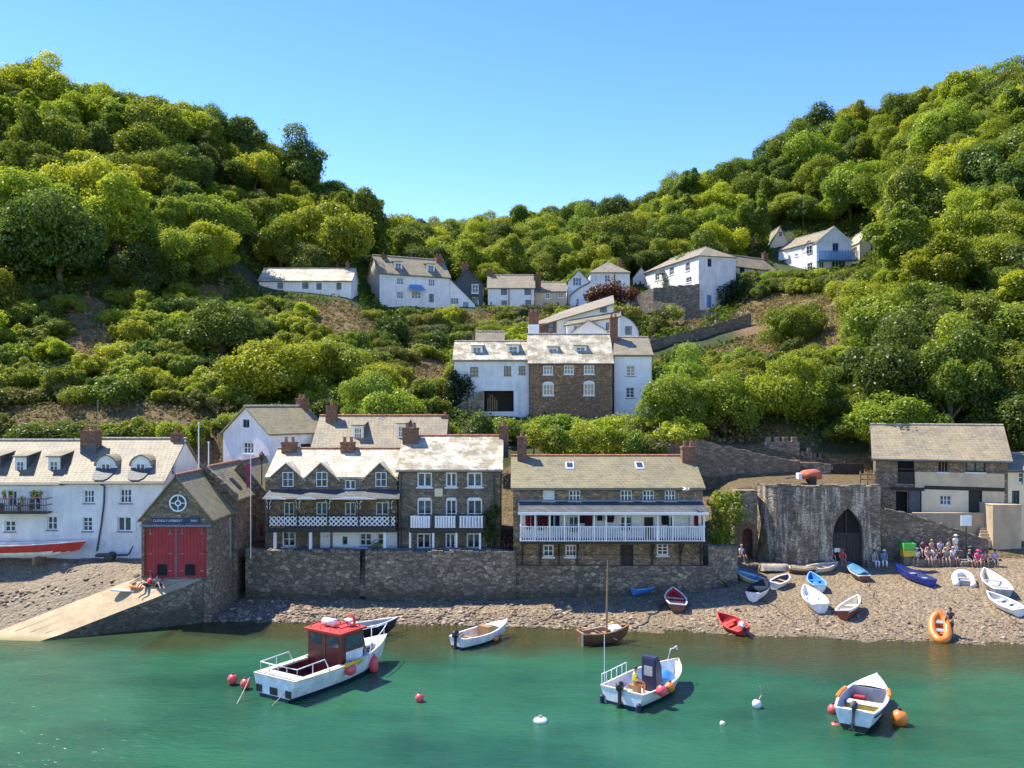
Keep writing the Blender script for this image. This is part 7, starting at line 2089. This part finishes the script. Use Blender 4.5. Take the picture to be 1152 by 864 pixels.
def make_pose(k):
    p = {a: Vector(b) for a, b in POSES[k].items()}
    pts, ed, rd = [], [], []
    def add(v, r_, par=None):
        pts.append(v); rd.append(r_); i = len(pts) - 1
        if par is not None: ed.append((par, i))
        return i
    mir = lambda v, s_: Vector((v.x * s_, v.y, v.z))
    pel = add(p['pel'], (.135, .105)); spi = add(p['spi'], (.125, .095), pel); che = add(p['che'], (.14, .10), spi); nec = add(p['nec'], .052, che); hea = add(p['hea'], (.078, .09), nec); top = add(p['top'], (.06, .065), hea)
    add(p['hea'] + Vector((0, -.095, -.005)), .014, hea)      # nose
    for s_ in (-1, 1):
        sh = add(mir(p['sh'], s_), .056, che); el = add(mir(p['el'], s_), .04, sh); wr = add(mir(p['wr'], s_), .027, el)
        d_ = (p['wr'] - p['el']).normalized(); d_ = mir(d_, s_)
        pa = add(pts[wr] + d_ * .07, (.036, .018), wr)
        side = Vector((0, -1, 0)) if abs(d_.y) < .7 else Vector((s_, 0, 0))
        for f, ln in ((-.028, .075), (-.010, .09), (.010, .085), (.028, .065)):
            add(pts[pa] + side * f + d_ * ln + Vector((0, 0, -.01)), .0085, pa)
        add(pts[wr] + side * .05 + d_ * .06, .01, wr)           # thumb
        hi = add(mir(p['hip'], s_), .085, pel); kn = add(mir(p['kn'], s_), .055, hi); an = add(mir(p['an'], s_), .036, kn); add(mir(p['to'], s_), .03, an)
    body = skin_mesh('body', pts, ed, rd)
    # shirt
    a, b, c = p['pel'].lerp(p['spi'], .2), p['spi'], p['che']
    sp = [a, b, c, c.lerp(p['nec'], .45)]; se = [(0, 1), (1, 2), (2, 3)]; sr = [(.155, .125), (.15, .118), (.165, .12), (.09, .08)]
    for s_ in (-1, 1):
        i = len(sp); sp += [mir(p['sh'], s_), mir(p['sh'].lerp(p['el'], .6), s_)]; se += [(2, i), (i, i + 1)]; sr += [.075, .062]
    shirt = skin_mesh('shirt', sp, se, sr)
    sp = [p['pel'] + Vector((0, 0, .05)), p['pel']]; se = [(0, 1)]; sr = [(.15, .12), (.155, .125)]
    sp2, se2, sr2 = list(sp), list(se), list(sr)
    for s_ in (-1, 1):
        i = len(sp); sp += [mir(p['hip'], s_), mir(p['hip'].lerp(p['kn'], .8), s_)]; se += [(1, i), (i, i + 1)]; sr += [.102, .08]
        i = len(sp2); sp2 += [mir(p['hip'], s_), mir(p['kn'], s_), mir(p['kn'].lerp(p['an'], .9), s_)]; se2 += [(1, i), (i, i + 1), (i + 1, i + 2)]; sr2 += [.10, .072, .055]
    shorts = skin_mesh('shorts', sp, se, sr); trousers = skin_mesh('trousers', sp2, se2, sr2)
    bm = BM(); bmesh.ops.create_icosphere(bm, subdivisions=2, radius=1)
    for v in bm.verts: v.co = Vector((v.co.x * .098, v.co.y * .108, v.co.z * .10)) + p['hea'].lerp(p['top'], .45) + Vector((0, .018, .02))
    bmesh.ops.bisect_plane(bm, geom=bm.verts[:] + bm.edges[:] + bm.faces[:], plane_co=p['hea'] + Vector((0, -.03, .02)), plane_no=(0, -.75, -.6), clear_outer=True)
    hair = bpy.data.meshes.new('hair'); bm.to_mesh(hair); bm.free()
    bm = BM(); lathe(bm, [(.16, 0), (.165, .012), (.105, .02), (.10, .075), (.06, .10)], p['hea'].lerp(p['top'], .55) + Vector((0, .005, 0)), 12)
    hat = bpy.data.meshes.new('hat'); bm.to_mesh(hat); bm.free()
    bm = BM()
    for s_ in (-1, 1):
        bmesh.ops.create_icosphere(bm, subdivisions=1, radius=.012, matrix=Matrix.Translation(p['hea'] + Vector((s_ * .03, -.085, .025))))
    eyes = bpy.data.meshes.new('eyes'); bm.to_mesh(eyes); bm.free()
    for m_ in (body, shirt, shorts, trousers, hair, hat, eyes):
        m_.materials.clear(); m_.materials.append(None)
    BODY[k] = dict(body=body, shirt=shirt, shorts=shorts, trousers=trousers, hair=hair, hat=hat, eyes=eyes)
for k_ in POSES: make_pose(k_)
CL = {'white': (.72, .72, .70), 'red': (.60, .04, .04), 'pink': (.75, .08, .22), 'navy': (.02, .03, .09), 'black': (.02, .02, .022), 'blue': (.10, .22, .45), 'lilac': (.45, .38, .55), 'grey': (.25, .26, .28), 'rose': (.55, .22, .24), 'yellow': (.75, .80, .05), 'orange': (.70, .20, .03), 'olive': (.16, .16, .08), 'khaki': (.40, .32, .20), 'maroon': (.22, .04, .06), 'denim': (.08, .12, .22)}
SKINC = [(.42, .24, .16), (.52, .32, .23), (.36, .19, .12)]
HAIRC = {'brown': (.06, .035, .02), 'fair': (.32, .22, .10), 'dark': (.02, .015, .012), 'grey': (.40, .38, .36)}
def person(loc, pose, yaw, shirt, legs, label, legtype='shorts', hair='brown', hat=None, sk=0, group=None, s=1.0):
    root = empty('person', loc, R(yaw), label, 'person', group); root.scale = (s, s, s)
    B_ = BODY[pose]
    def add(nm, mesh, mat):
        o = bpy.data.objects.new(nm, mesh); COL.objects.link(o); o.parent = root
        o.material_slots[0].link = 'OBJECT'; o.material_slots[0].material = mat; return o
    add('body', B_['body'], paint('skin_%d' % sk, SKINC[sk], .6))
    add('shirt', B_['shirt'], paint(shirt + '_cloth', CL[shirt], .9))
    add(legtype, B_[legtype], paint(legs + '_cloth', CL[legs], .9))
    add('hair', B_['hair'], paint(hair + '_hair', HAIRC[hair], .7))
    add('eyes', B_['eyes'], MAT['paint_black'])
    if hat: add('hat', B_['hat'], paint(hat + '_cloth', CL[hat], .9))
    return root
# stepped stone ledge the crowd sits on
a = beach_hit(1026, 636); b = beach_hit(1083, 636)
bm = BM(); g0 = min(a.z, b.z)
box(bm, a.x - .2, b.x + .3, 65.75, 66.45, g0 - .5, g0 + .48); box(bm, a.x - .2, b.x + .3, 66.452, 67.3, g0 - .5, g0 + 1.02)
tag(obj('stone_ledge', bm, MAT['lane']), 'two-stepped stone ledge at the foot of the stair wall where a crowd sits', 'ledge')
gl = g0 + .48; gu = g0 + 1.02
front = [(1032, 'white', 'khaki', 'in white top at the left end of the lower ledge', 'brown', 'white'), (1044.5, 'rose', 'navy', 'in rose top and navy shorts on the lower ledge, second from the left', 'fair', None), (1052, 'grey', 'white', 'in grey top and white shorts, middle left of the lower ledge', 'brown', None),
         (1058.6, 'maroon', 'denim', 'in maroon top on the lower ledge, middle right', 'dark', None), (1065, 'khaki', 'black', 'in khaki top and black shorts on the lower ledge', 'fair', 'khaki'), (1073, 'white', 'lilac', 'in white top and lilac shorts at the right end of the lower ledge', 'grey', None)]
for i, (x, sh, lg, lb, hr, ht) in enumerate(front):
    X = (x - CX) / FPX * 65.95
    person((X, 65.98 + rr_.uniform(-.1, .15), gl - .45), 'sit', rr_.uniform(-50, 50), sh, lg, 'seated person ' + lb, hair=hr, hat=ht, sk=i % 3, s=rr_.uniform(.9, 1.06))
back = [(1038, 'maroon', 'denim', 'in maroon top at the left end of the upper ledge', 'dark', None), (1048, 'rose', 'white', 'in rose top on the upper ledge, second from the left', 'fair', None), (1058, 'lilac', 'grey', 'in lilac top in the middle of the upper ledge', 'dark', None), (1067, 'khaki', 'navy', 'in khaki top on the upper ledge next to the standing one', 'brown', None)]
for i, (x, sh, lg, lb, hr, ht) in enumerate(back):
    X = (x - CX) / FPX * 66.6
    person((X, 66.62, gu - .47), 'sit', rr_.uniform(-45, 45), sh, lg, 'seated person ' + lb, hair=hr, hat=ht, sk=(i + 1) % 3)
person(((1075.5 - CX) / FPX * 66.55, 66.6, gu - .02 - .5), 'stand', 20, 'white', 'white', 'person standing in white at the right end of the crowd on the ledge', legtype='trousers', hair='fair', hat='white')
def ledge(x0, x1, y, label, dz=.46, d=.5):
    a = beach_hit(x0, y); b = beach_hit(x1, y); bm = BM(); gz = min(a.z, b.z); ym = (a.y + b.y) / 2
    box(bm, a.x, b.x, ym + .38, ym + .38 + d, gz - .4, gz + dz); bmesh.ops.bevel(bm, geom=bm.edges[:], offset=.04, segments=1, affect='EDGES')
    tag(obj('stone_ledge', bm, MAT['lane']), label, 'ledge'); return ym + .62, gz + dz
yl, zl = ledge(1084, 1126, 640, 'low stone kerb under the pink-shirted group')
for i, (x, sh, lg, lb, hr, ht) in enumerate([(1090.5, 'navy', 'grey', 'in navy top at the left of the pink-shirted one', 'fair', None), (1100, 'pink', 'pink', 'in bright pink', 'fair', 'pink'), (1108, 'rose', 'black', 'in rose top just right of the bright pink one', 'dark', None), (1119, 'lilac', 'blue', 'in lilac top at the right end of the small group', 'dark', None)]):
    person(((x - CX) / FPX * yl, yl, zl - .45), 'sit', rr_.uniform(-20, 20), sh, lg, 'seated person ' + lb, hair=hr, hat=ht, sk=i % 3)
yl, zl = ledge(930, 954, 640, 'stone kerb in front of the arched gate, left part')
person(((936 - CX) / FPX * yl, yl, zl - .45), 'sit', 12, 'maroon', 'grey', 'seated person in maroon top beside the red-shirted one at the gate', hair='grey', sk=1)
person(((947.7 - CX) / FPX * yl, yl, zl - .45), 'sit', -5, 'red', 'khaki', 'seated person in a bright red shirt in front of the arched gate', hair='grey', sk=0, hat='red', s=1.06)
yl, zl = ledge(978, 1002, 640, 'stone kerb right of the arched gate')
person(((983.5 - CX) / FPX * yl, yl, zl - .45), 'sit', 10, 'grey', 'white', 'seated person in grey top left of a pair by the stair wall', legtype='trousers', hair='dark', sk=1)
person(((994.5 - CX) / FPX * yl, yl, zl - .45), 'sit', -14, 'blue', 'white', 'seated person in blue top and white trousers right of a pair by the stair wall', legtype='trousers', hair='grey', sk=0, hat='white')
yl, zl = ledge(827, 842, 634, 'stone kerb by the brick arch')
person(((834 - CX) / FPX * yl, yl, zl - .45), 'sit', 30, 'white', 'black', 'person in white sitting beside the brick arch', hair='grey', sk=0)
p = beach_hit(1070, 716); p.z = beach(p.x, p.y, False)
person(p, 'carry', -60, 'black', 'black', 'person in dark swimwear standing over the orange kayak', legtype='shorts', hair='dark', sk=2)
def slip_pt(x, y):
    n_ = (TR - TL).cross(BL - TL).normalized(); o_ = Vector((0, 0, CAM_H)); d_ = Vector(((x - CX) / FPX, 1, -(y - HY) / FPX)); return o_ + d_ * ((TL - o_).dot(n_) / d_.dot(n_))
person(slip_pt(166, 661), 'lounge', -30, 'red', 'navy', 'person in red sunbathing at the top of the slipway', hair='brown', sk=0)
person(slip_pt(178, 661), 'lounge', 40, 'khaki', 'black', 'person in khaki lying back at the top of the slipway by the doors', hair='dark', sk=1)
for i, (x, y, ya, c_, lb) in enumerate(((143, 666, 215, 'white', 'pale paddle board lying on the slipway'), (154, 662, 200, 'orange', 'small orange float lying on the slipway'))):
    q_ = slip_pt(x, y); bm = BM(); prism(bm, [(1.0 * math.cos(a) * (1 if i == 0 else .5), .28 * math.sin(a), .05) for a in np.linspace(0, 2 * math.pi, 15)[:-1]], (0, 0, .09)); o = obj('paddle_board', bm, pc(c_)); o.location = q_; o.rotation_euler = (0, R(-8), R(ya)); tag(o, lb, 'board')
# helmsman
pm_ = r5_.matrix_basis if False else (Matrix.Translation(r5_.location) @ r5_.rotation_euler.to_matrix().to_4x4())
person(pm_ @ Vector((-.75, .3, .38)), 'sit', y5 + 90 - 60, 'yellow', 'orange', 'person in hi-vis yellow jacket and orange trousers seated in the console boat', legtype='trousers', hair='brown', sk=0)
bm = BM(); box(bm, -.95, -.55, .05, .55, .38, .82); obj('helm_seat', bm, pc('wood'), r5_)
# walkers on the zigzag lane
for i, (x, Yw, sh, lb) in enumerate(((737, 121, 'navy', 'lowest on the zigzag lane'), (781, 124.3, 'grey', 'left of the pair on the zigzag lane'), (796, 125.4, 'black', 'in black on the zigzag lane'), (806, 126.2, 'white', 'in white walking up the zigzag lane'), (835.5, 129, 'rose', 'left of the last pair at the top of the lane wall'), (842, 129.6, 'white', 'in white at the top end of the lane wall'))):
    X = (x - CX) / FPX * Yw; yt = np.interp(x, [722, 760, 800, 845], [386, 377, 367, 353]); zw = Zp(yt, np.interp(x, [722, 760, 800, 845], [119, 122, 125, 129]))
    person((X, Yw + .6, zw - .75), 'stand', rr_.uniform(40, 140), sh, 'denim', 'tiny person ' + lb, legtype='trousers', hair='brown', sk=i % 3)

# ------------------------------------------------------------ special plants
def leafy(name, label, cat, blobs, folk, size=.11, dens=230, group=None, stem=True, seed=0):
    "blobs: (x, y, Y, rx, ry, rz) ellipsoids of leaves in picture positions"
    rq = np.random.RandomState(seed + len(label)); C, N_, T = [], [], []
    o0 = P(blobs[0][0], blobs[0][1], blobs[0][2]); o0.z = P(blobs[0][0], blobs[0][1], blobs[0][2]).z - blobs[0][5]
    for (x, y, Y, rx, ry, rz) in blobs:
        c = np.array((P(x, y, Y) - o0)[:]); k = int(dens * (rx * rz + rx * ry + ry * rz))
        for q in range(9):
            d0 = rq.normal(size=3); d0 /= np.linalg.norm(d0); pc_ = c + d0 * np.array([rx, ry, rz]) * .6; pr = rq.uniform(.35, .6)
            d_ = rq.normal(size=(k // 9, 3)); d_ /= np.linalg.norm(d_, axis=1, keepdims=True)
            p_ = pc_ + d_ * np.array([rx, ry, rz]) * pr * rq.uniform(.6, 1.1, (len(d_), 1))
            C.append(p_); N_.append(d_ * .5 + np.array([0, -.1, .5]) + rq.normal(size=d_.shape) * .5); T.append(np.clip(rq.normal(.4, .22, len(d_)) + .15 * rq.normal(), 0, 1))
    root = empty(name, o0, 0, label, cat, group)
    link('foliage', leaves_mesh('foliage', np.concatenate(C), np.concatenate(N_), size, rq, np.concatenate(T)), FOL[folk], root)
    if stem:
        bm = BM(); b_ = blobs[0]; tube(bm, [(0, 0, -.6), (.1, .05, b_[5] * .5), (-.05, .1, b_[5] * 1.1)], [.08, .06, .02], 6); obj('stem', bm, BARK, root)
    return root
leafy('ivy', 'dark ivy smothering the left corner of the passage cottage', 'ivy', [(513, 452, 94.4, 1.4, .9, 2.5), (521, 440, 94.2, 1.2, .6, 2.0), (511, 430, 94.8, 1.0, .7, 1.6), (507, 465, 94, 1.2, .9, 1.5)], 'ivy', .12, 260)
leafy('ivy', 'block of dark ivy on the end wall of the blue door house', 'ivy', [(815, 335, 143, 1.5, 1.2, 2.6), (830, 330, 144, 2.2, 1.4, 2.6), (842, 326, 145.5, 1.4, 1.2, 2.2)], 'ivy', .17, 120)
leafy('climbing_plant', 'dark climber on the right side of the tall three-storey house', 'plant', [(552, 598, 63.2, .8, .4, 1.3), (548, 585, 63.3, .5, .3, .8), (556, 574, 63.3, .4, .25, .8)], 'dark', .08, 400)
leafy('flowering_shrub', 'shrub with pinkish leaves on the wall between the tall house and veranda house', 'shrub', [(571, 612, 62.6, .7, .6, .9), (575, 622, 62.2, .5, .4, .6)], 'copper', .08, 420)
leafy('flower_tub', 'yellowish plant on the quay wall in front of the trellis terrace', 'plant', [(424, 616, 62.6, .7, .4, .55)], 'bright', .07, 500)
leafy('hedge_plant', 'low green plant spilling over the left end of the quay wall', 'plant', [(308, 621, 62.4, .9, .4, .28), (330, 622, 62.3, .9, .35, .22)], 'olive', .06, 600)
leafy('copper_beech', 'copper-red bush behind the split-level house', 'shrub', [(676, 331, 133, 2.6, 2, 1.9), (690, 327, 133, 2.2, 2, 1.7), (704, 331, 134, 2.0, 1.8, 1.8), (665, 335, 132.5, 1.4, 1.4, 1.2)], 'copper', .17, 120)
leafy('ivy', 'bright bushy creeper filling the gap between veranda house and brick arch', 'ivy', [(812, 600, 66.0, 1.2, .9, 1.5), (818, 578, 66.8, 1.3, .9, 1.5), (808, 566, 67.2, .9, .8, 1.0), (824, 562, 67.6, .9, .7, .8), (803, 608, 65.2, .7, .7, .9)], 'mid', .10, 300)
leafy('bay_shrub', 'neat round bright shrub behind the two-dormer roof', 'shrub', [(465, 458, 84, 1.2, 1.1, 1.1)], 'bright', .09, 330)
for i, (x, y, Y, f) in enumerate(((600, 490, 76, 'bright'), (630, 492, 75, 'mid'), (655, 488, 76, 'bright'), (682, 490, 75.5, 'bright'), (708, 497, 75, 'mid'), (570, 481, 79, 'mid'), (545, 476, 81, 'dark'), (735, 503, 75, 'olive'))):
    leafy('garden_bush', ['bright', 'mid-green', 'dark', 'olive'][['bright', 'mid', 'dark', 'olive'].index(f)] + ' bush in the row behind the veranda house roof', 'bush', [(x, y, Y, 1.3, 1.2, 1.15), (x + 8, y + 3, Y - .4, 1.0, 1.0, .9)], f, .11, 260, ['bright', 'mid-green', 'dark', 'olive'][['bright', 'mid', 'dark', 'olive'].index(f)] + ' bushes behind the veranda house', seed=i)
for i, (x, y, Y, f) in enumerate(((745, 356, 131, 'olive'), (757, 352, 134, 'bright'), (735, 365, 126, 'olive'))):
    leafy('golden_bush', ['lower olive', 'topmost golden-green', 'leftmost olive'][i] + ' bush on the bank below the long hipped house', 'bush', [(x, y, Y, 1.7, 1.4, 1.3)], f, .15, 130, seed=i)
for i, (x, y, Y, rx, rz, f) in enumerate(((170, 345, 96, 4.6, 4.6, 'bright'), (185, 375, 94, 4.2, 3.2, 'mid'))): pass
# poles, lamp, flag, gull
def pole(name, label, cat, x, y0, y1, Y, r, mat='paint_white'):
    bm = BM(); a = P(x, y1, Y); b = P(x, y0, Y); bar(bm, a, b, r, 8, r * .7); lathe(bm, [(r * .8, 0), (r * 1.6, .05), (r * 1.2, .14)], b, 8)
    return tag(obj(name, bm, MAT[mat]), label, cat)
fp = pole('flagpole', 'white flagpole with a drooping red flag between boathouse and terrace', 'flagpole', 282, 508, 628, 61.2, .035)
bm = BM(); rows = []
for i in range(8):
    z = P(282, 519, 61.2).z - i * .22; rows.append([bm.verts.new((P(282, 519, 61.2).x - .06 - (.32 - .02 * i) * k / 3 - .03 * math.sin(i * 1.2), 61.2 + .1 * math.sin(k * 2 + i * .6), z - .12 * k)) for k in range(4)])
for a, b in zip(rows, rows[1:]):
    for k in range(3): bm.faces.new((a[k], a[k + 1], b[k + 1], b[k]))
fl = obj('flag', bm, paint('red_flag', (.40, .03, .05), .9)); fl.parent = fp
pole('mast_pole', 'taller thin pale pole behind the boathouse ridge', 'pole', 223.5, 477, 528, 64, .05); pole('mast_pole', 'shorter thin pale pole behind the boathouse ridge', 'pole', 234.7, 499, 532, 64, .05)
pole('mast_pole', 'thin pole behind the left white cottages', 'pole', 110, 452, 500, 70.5, .035, 'lead')
lm = empty('street_lamp', P(294.5, 522, 66), 0, 'black wall lantern in front of the white gabled cottage', 'street lamp')
bm = BM(); bar(bm, (0, 0, -1.6), (0, 0, .25), .045, 6); obj('post', bm, MAT['iron'], lm)
bm = BM(); lathe(bm, [(.1, .25), (.2, .65), (.24, .68), (.06, .9), (.02, 1.0)], (0, 0, 0), 6); obj('lantern', bm, MAT['iron'], lm)
sgn = empty('sign_post', P(1087, 622, 66.6), 0, 'white notice board on a post in front of the cream terrace wall', 'sign'); o_ = Vector(sgn.location)
bm = BM(); bar(bm, (0, 0, -.3), P(1087, 581, 66.6) - o_, .05, 6); obj('post', bm, MAT['iron'], sgn)
a = P(1081, 591.5, 66.5) - o_; b = P(1093, 580, 66.5) - o_; bm = BM(); box(bm, a.x, b.x, -.12, -.06, a.z, b.z); obj('board', bm, MAT['paint_white'], sgn)
bn_ = empty('litter_bin', P(1093, 629, 66.7), 0, 'dark litter bin beside the notice board post', 'bin')
bm = BM(); lathe(bm, [(.26, 0), (.30, .75), (.31, .78), (.31, .84)], (0, 0, 0), 12); obj('body', bm, MAT['iron'], bn_)
bm = BM(); lathe(bm, [(.33, .84), (.33, .9), (.15, 1.02)], (0, 0, 0), 12); obj('lid', bm, MAT['paint_black'], bn_)
for i, (y0, y1, c_, lb) in enumerate(((626, 618.5, 'yellow', 'yellow crate under the green one by the seated crowd'), (618.2, 611, 'lime', 'bright green crate on top of the yellow one by the seated crowd'))):
    a = P(1015.5, y0, 66.2); b = P(1029, y1, 66.2); bm = BM()
    box(bm, a.x, b.x, 66.0, 66.05, a.z + .01, b.z - .01); box(bm, a.x, b.x, 66.6, 66.65, a.z + .01, b.z - .01); box(bm, a.x, a.x + .05, 66.051, 66.599, a.z + .01, b.z - .01); box(bm, b.x - .05, b.x, 66.051, 66.599, a.z + .01, b.z - .01); box(bm, a.x + .051, b.x - .051, 66.051, 66.599, a.z + .01, a.z + .05)
    box(bm, a.x - .03, b.x + .03, 65.96, 65.999, b.z - .1, b.z - .01)
    tag(obj('fish_crate', bm, paint('green_crate', (.08, .50, .06), .5) if c_ == 'lime' else pc('yellow')), lb, 'crate')
a = P(1022, 632, 66.3); bm = BM(); box(bm, a.x - .5, a.x + .5, 65.9, 66.7, a.z - .2, P(1022, 626.2, 66.2).z); tag(obj('stone_plinth', bm, MAT['darkstone']), 'dark stone plinth carrying the two coloured crates', 'plinth')
g = empty('gull', P(772, 551, 60.9), R(20), 'white gull gliding past the veranda house eaves', 'gull')
bm = BM(); tube(bm, [(-.28, 0, 0), (-.1, 0, .02), (.12, 0, .02), (.24, 0, .03), (.30, 0, .02)], [.02, .07, .08, .05, .02], 8); obj('body', bm, MAT['paint_white'], g, True)
for s_ in (-1, 1):
    bm = BM(); prism(bm, [(.12, s_ * .05, .05), (-.08, s_ * .05, .05), (-.12, s_ * .35, .16), (-.2, s_ * .68, .10), (.0, s_ * .38, .17)], (0, 0, .015)); obj('wing', bm, paint('gull_grey', (.45, .46, .48), .8), g)
# clutter by the left cottage
rb = random.Random(9)
bm = BM(); 
for s_ in (-.45, .45): lathe(bm, [(.02, -.03), (.28, -.03), (.3, 0), (.28, .03), (.02, .03)], (0, 0, 0), 12, M=Matrix.Translation((0, s_, .3)) @ Matrix.Rotation(R(90), 4, 'X'))
bar(bm, (0, -.45, .3), (0, .45, .3), .03); bar(bm, (-.9, -.25, .35), (1.2, -.25, .4), .035); bar(bm, (-.9, .25, .35), (1.2, .25, .4), .035); bar(bm, (1.2, -.25, .4), (1.5, .0, 1.0), .03); bar(bm, (1.2, .25, .4), (1.5, .0, 1.0), .03); box(bm, -.9, .3, -.35, .35, .41, .5)
p = P(124, 629, 60.9); p.z = beach(p.x, p.y, False); o = obj('launching_trolley', bm, MAT['iron']); o.location = p; o.rotation_euler = (0, 0, R(8)); tag(o, 'dark boat trolley parked against the white cottage wall', 'trolley')
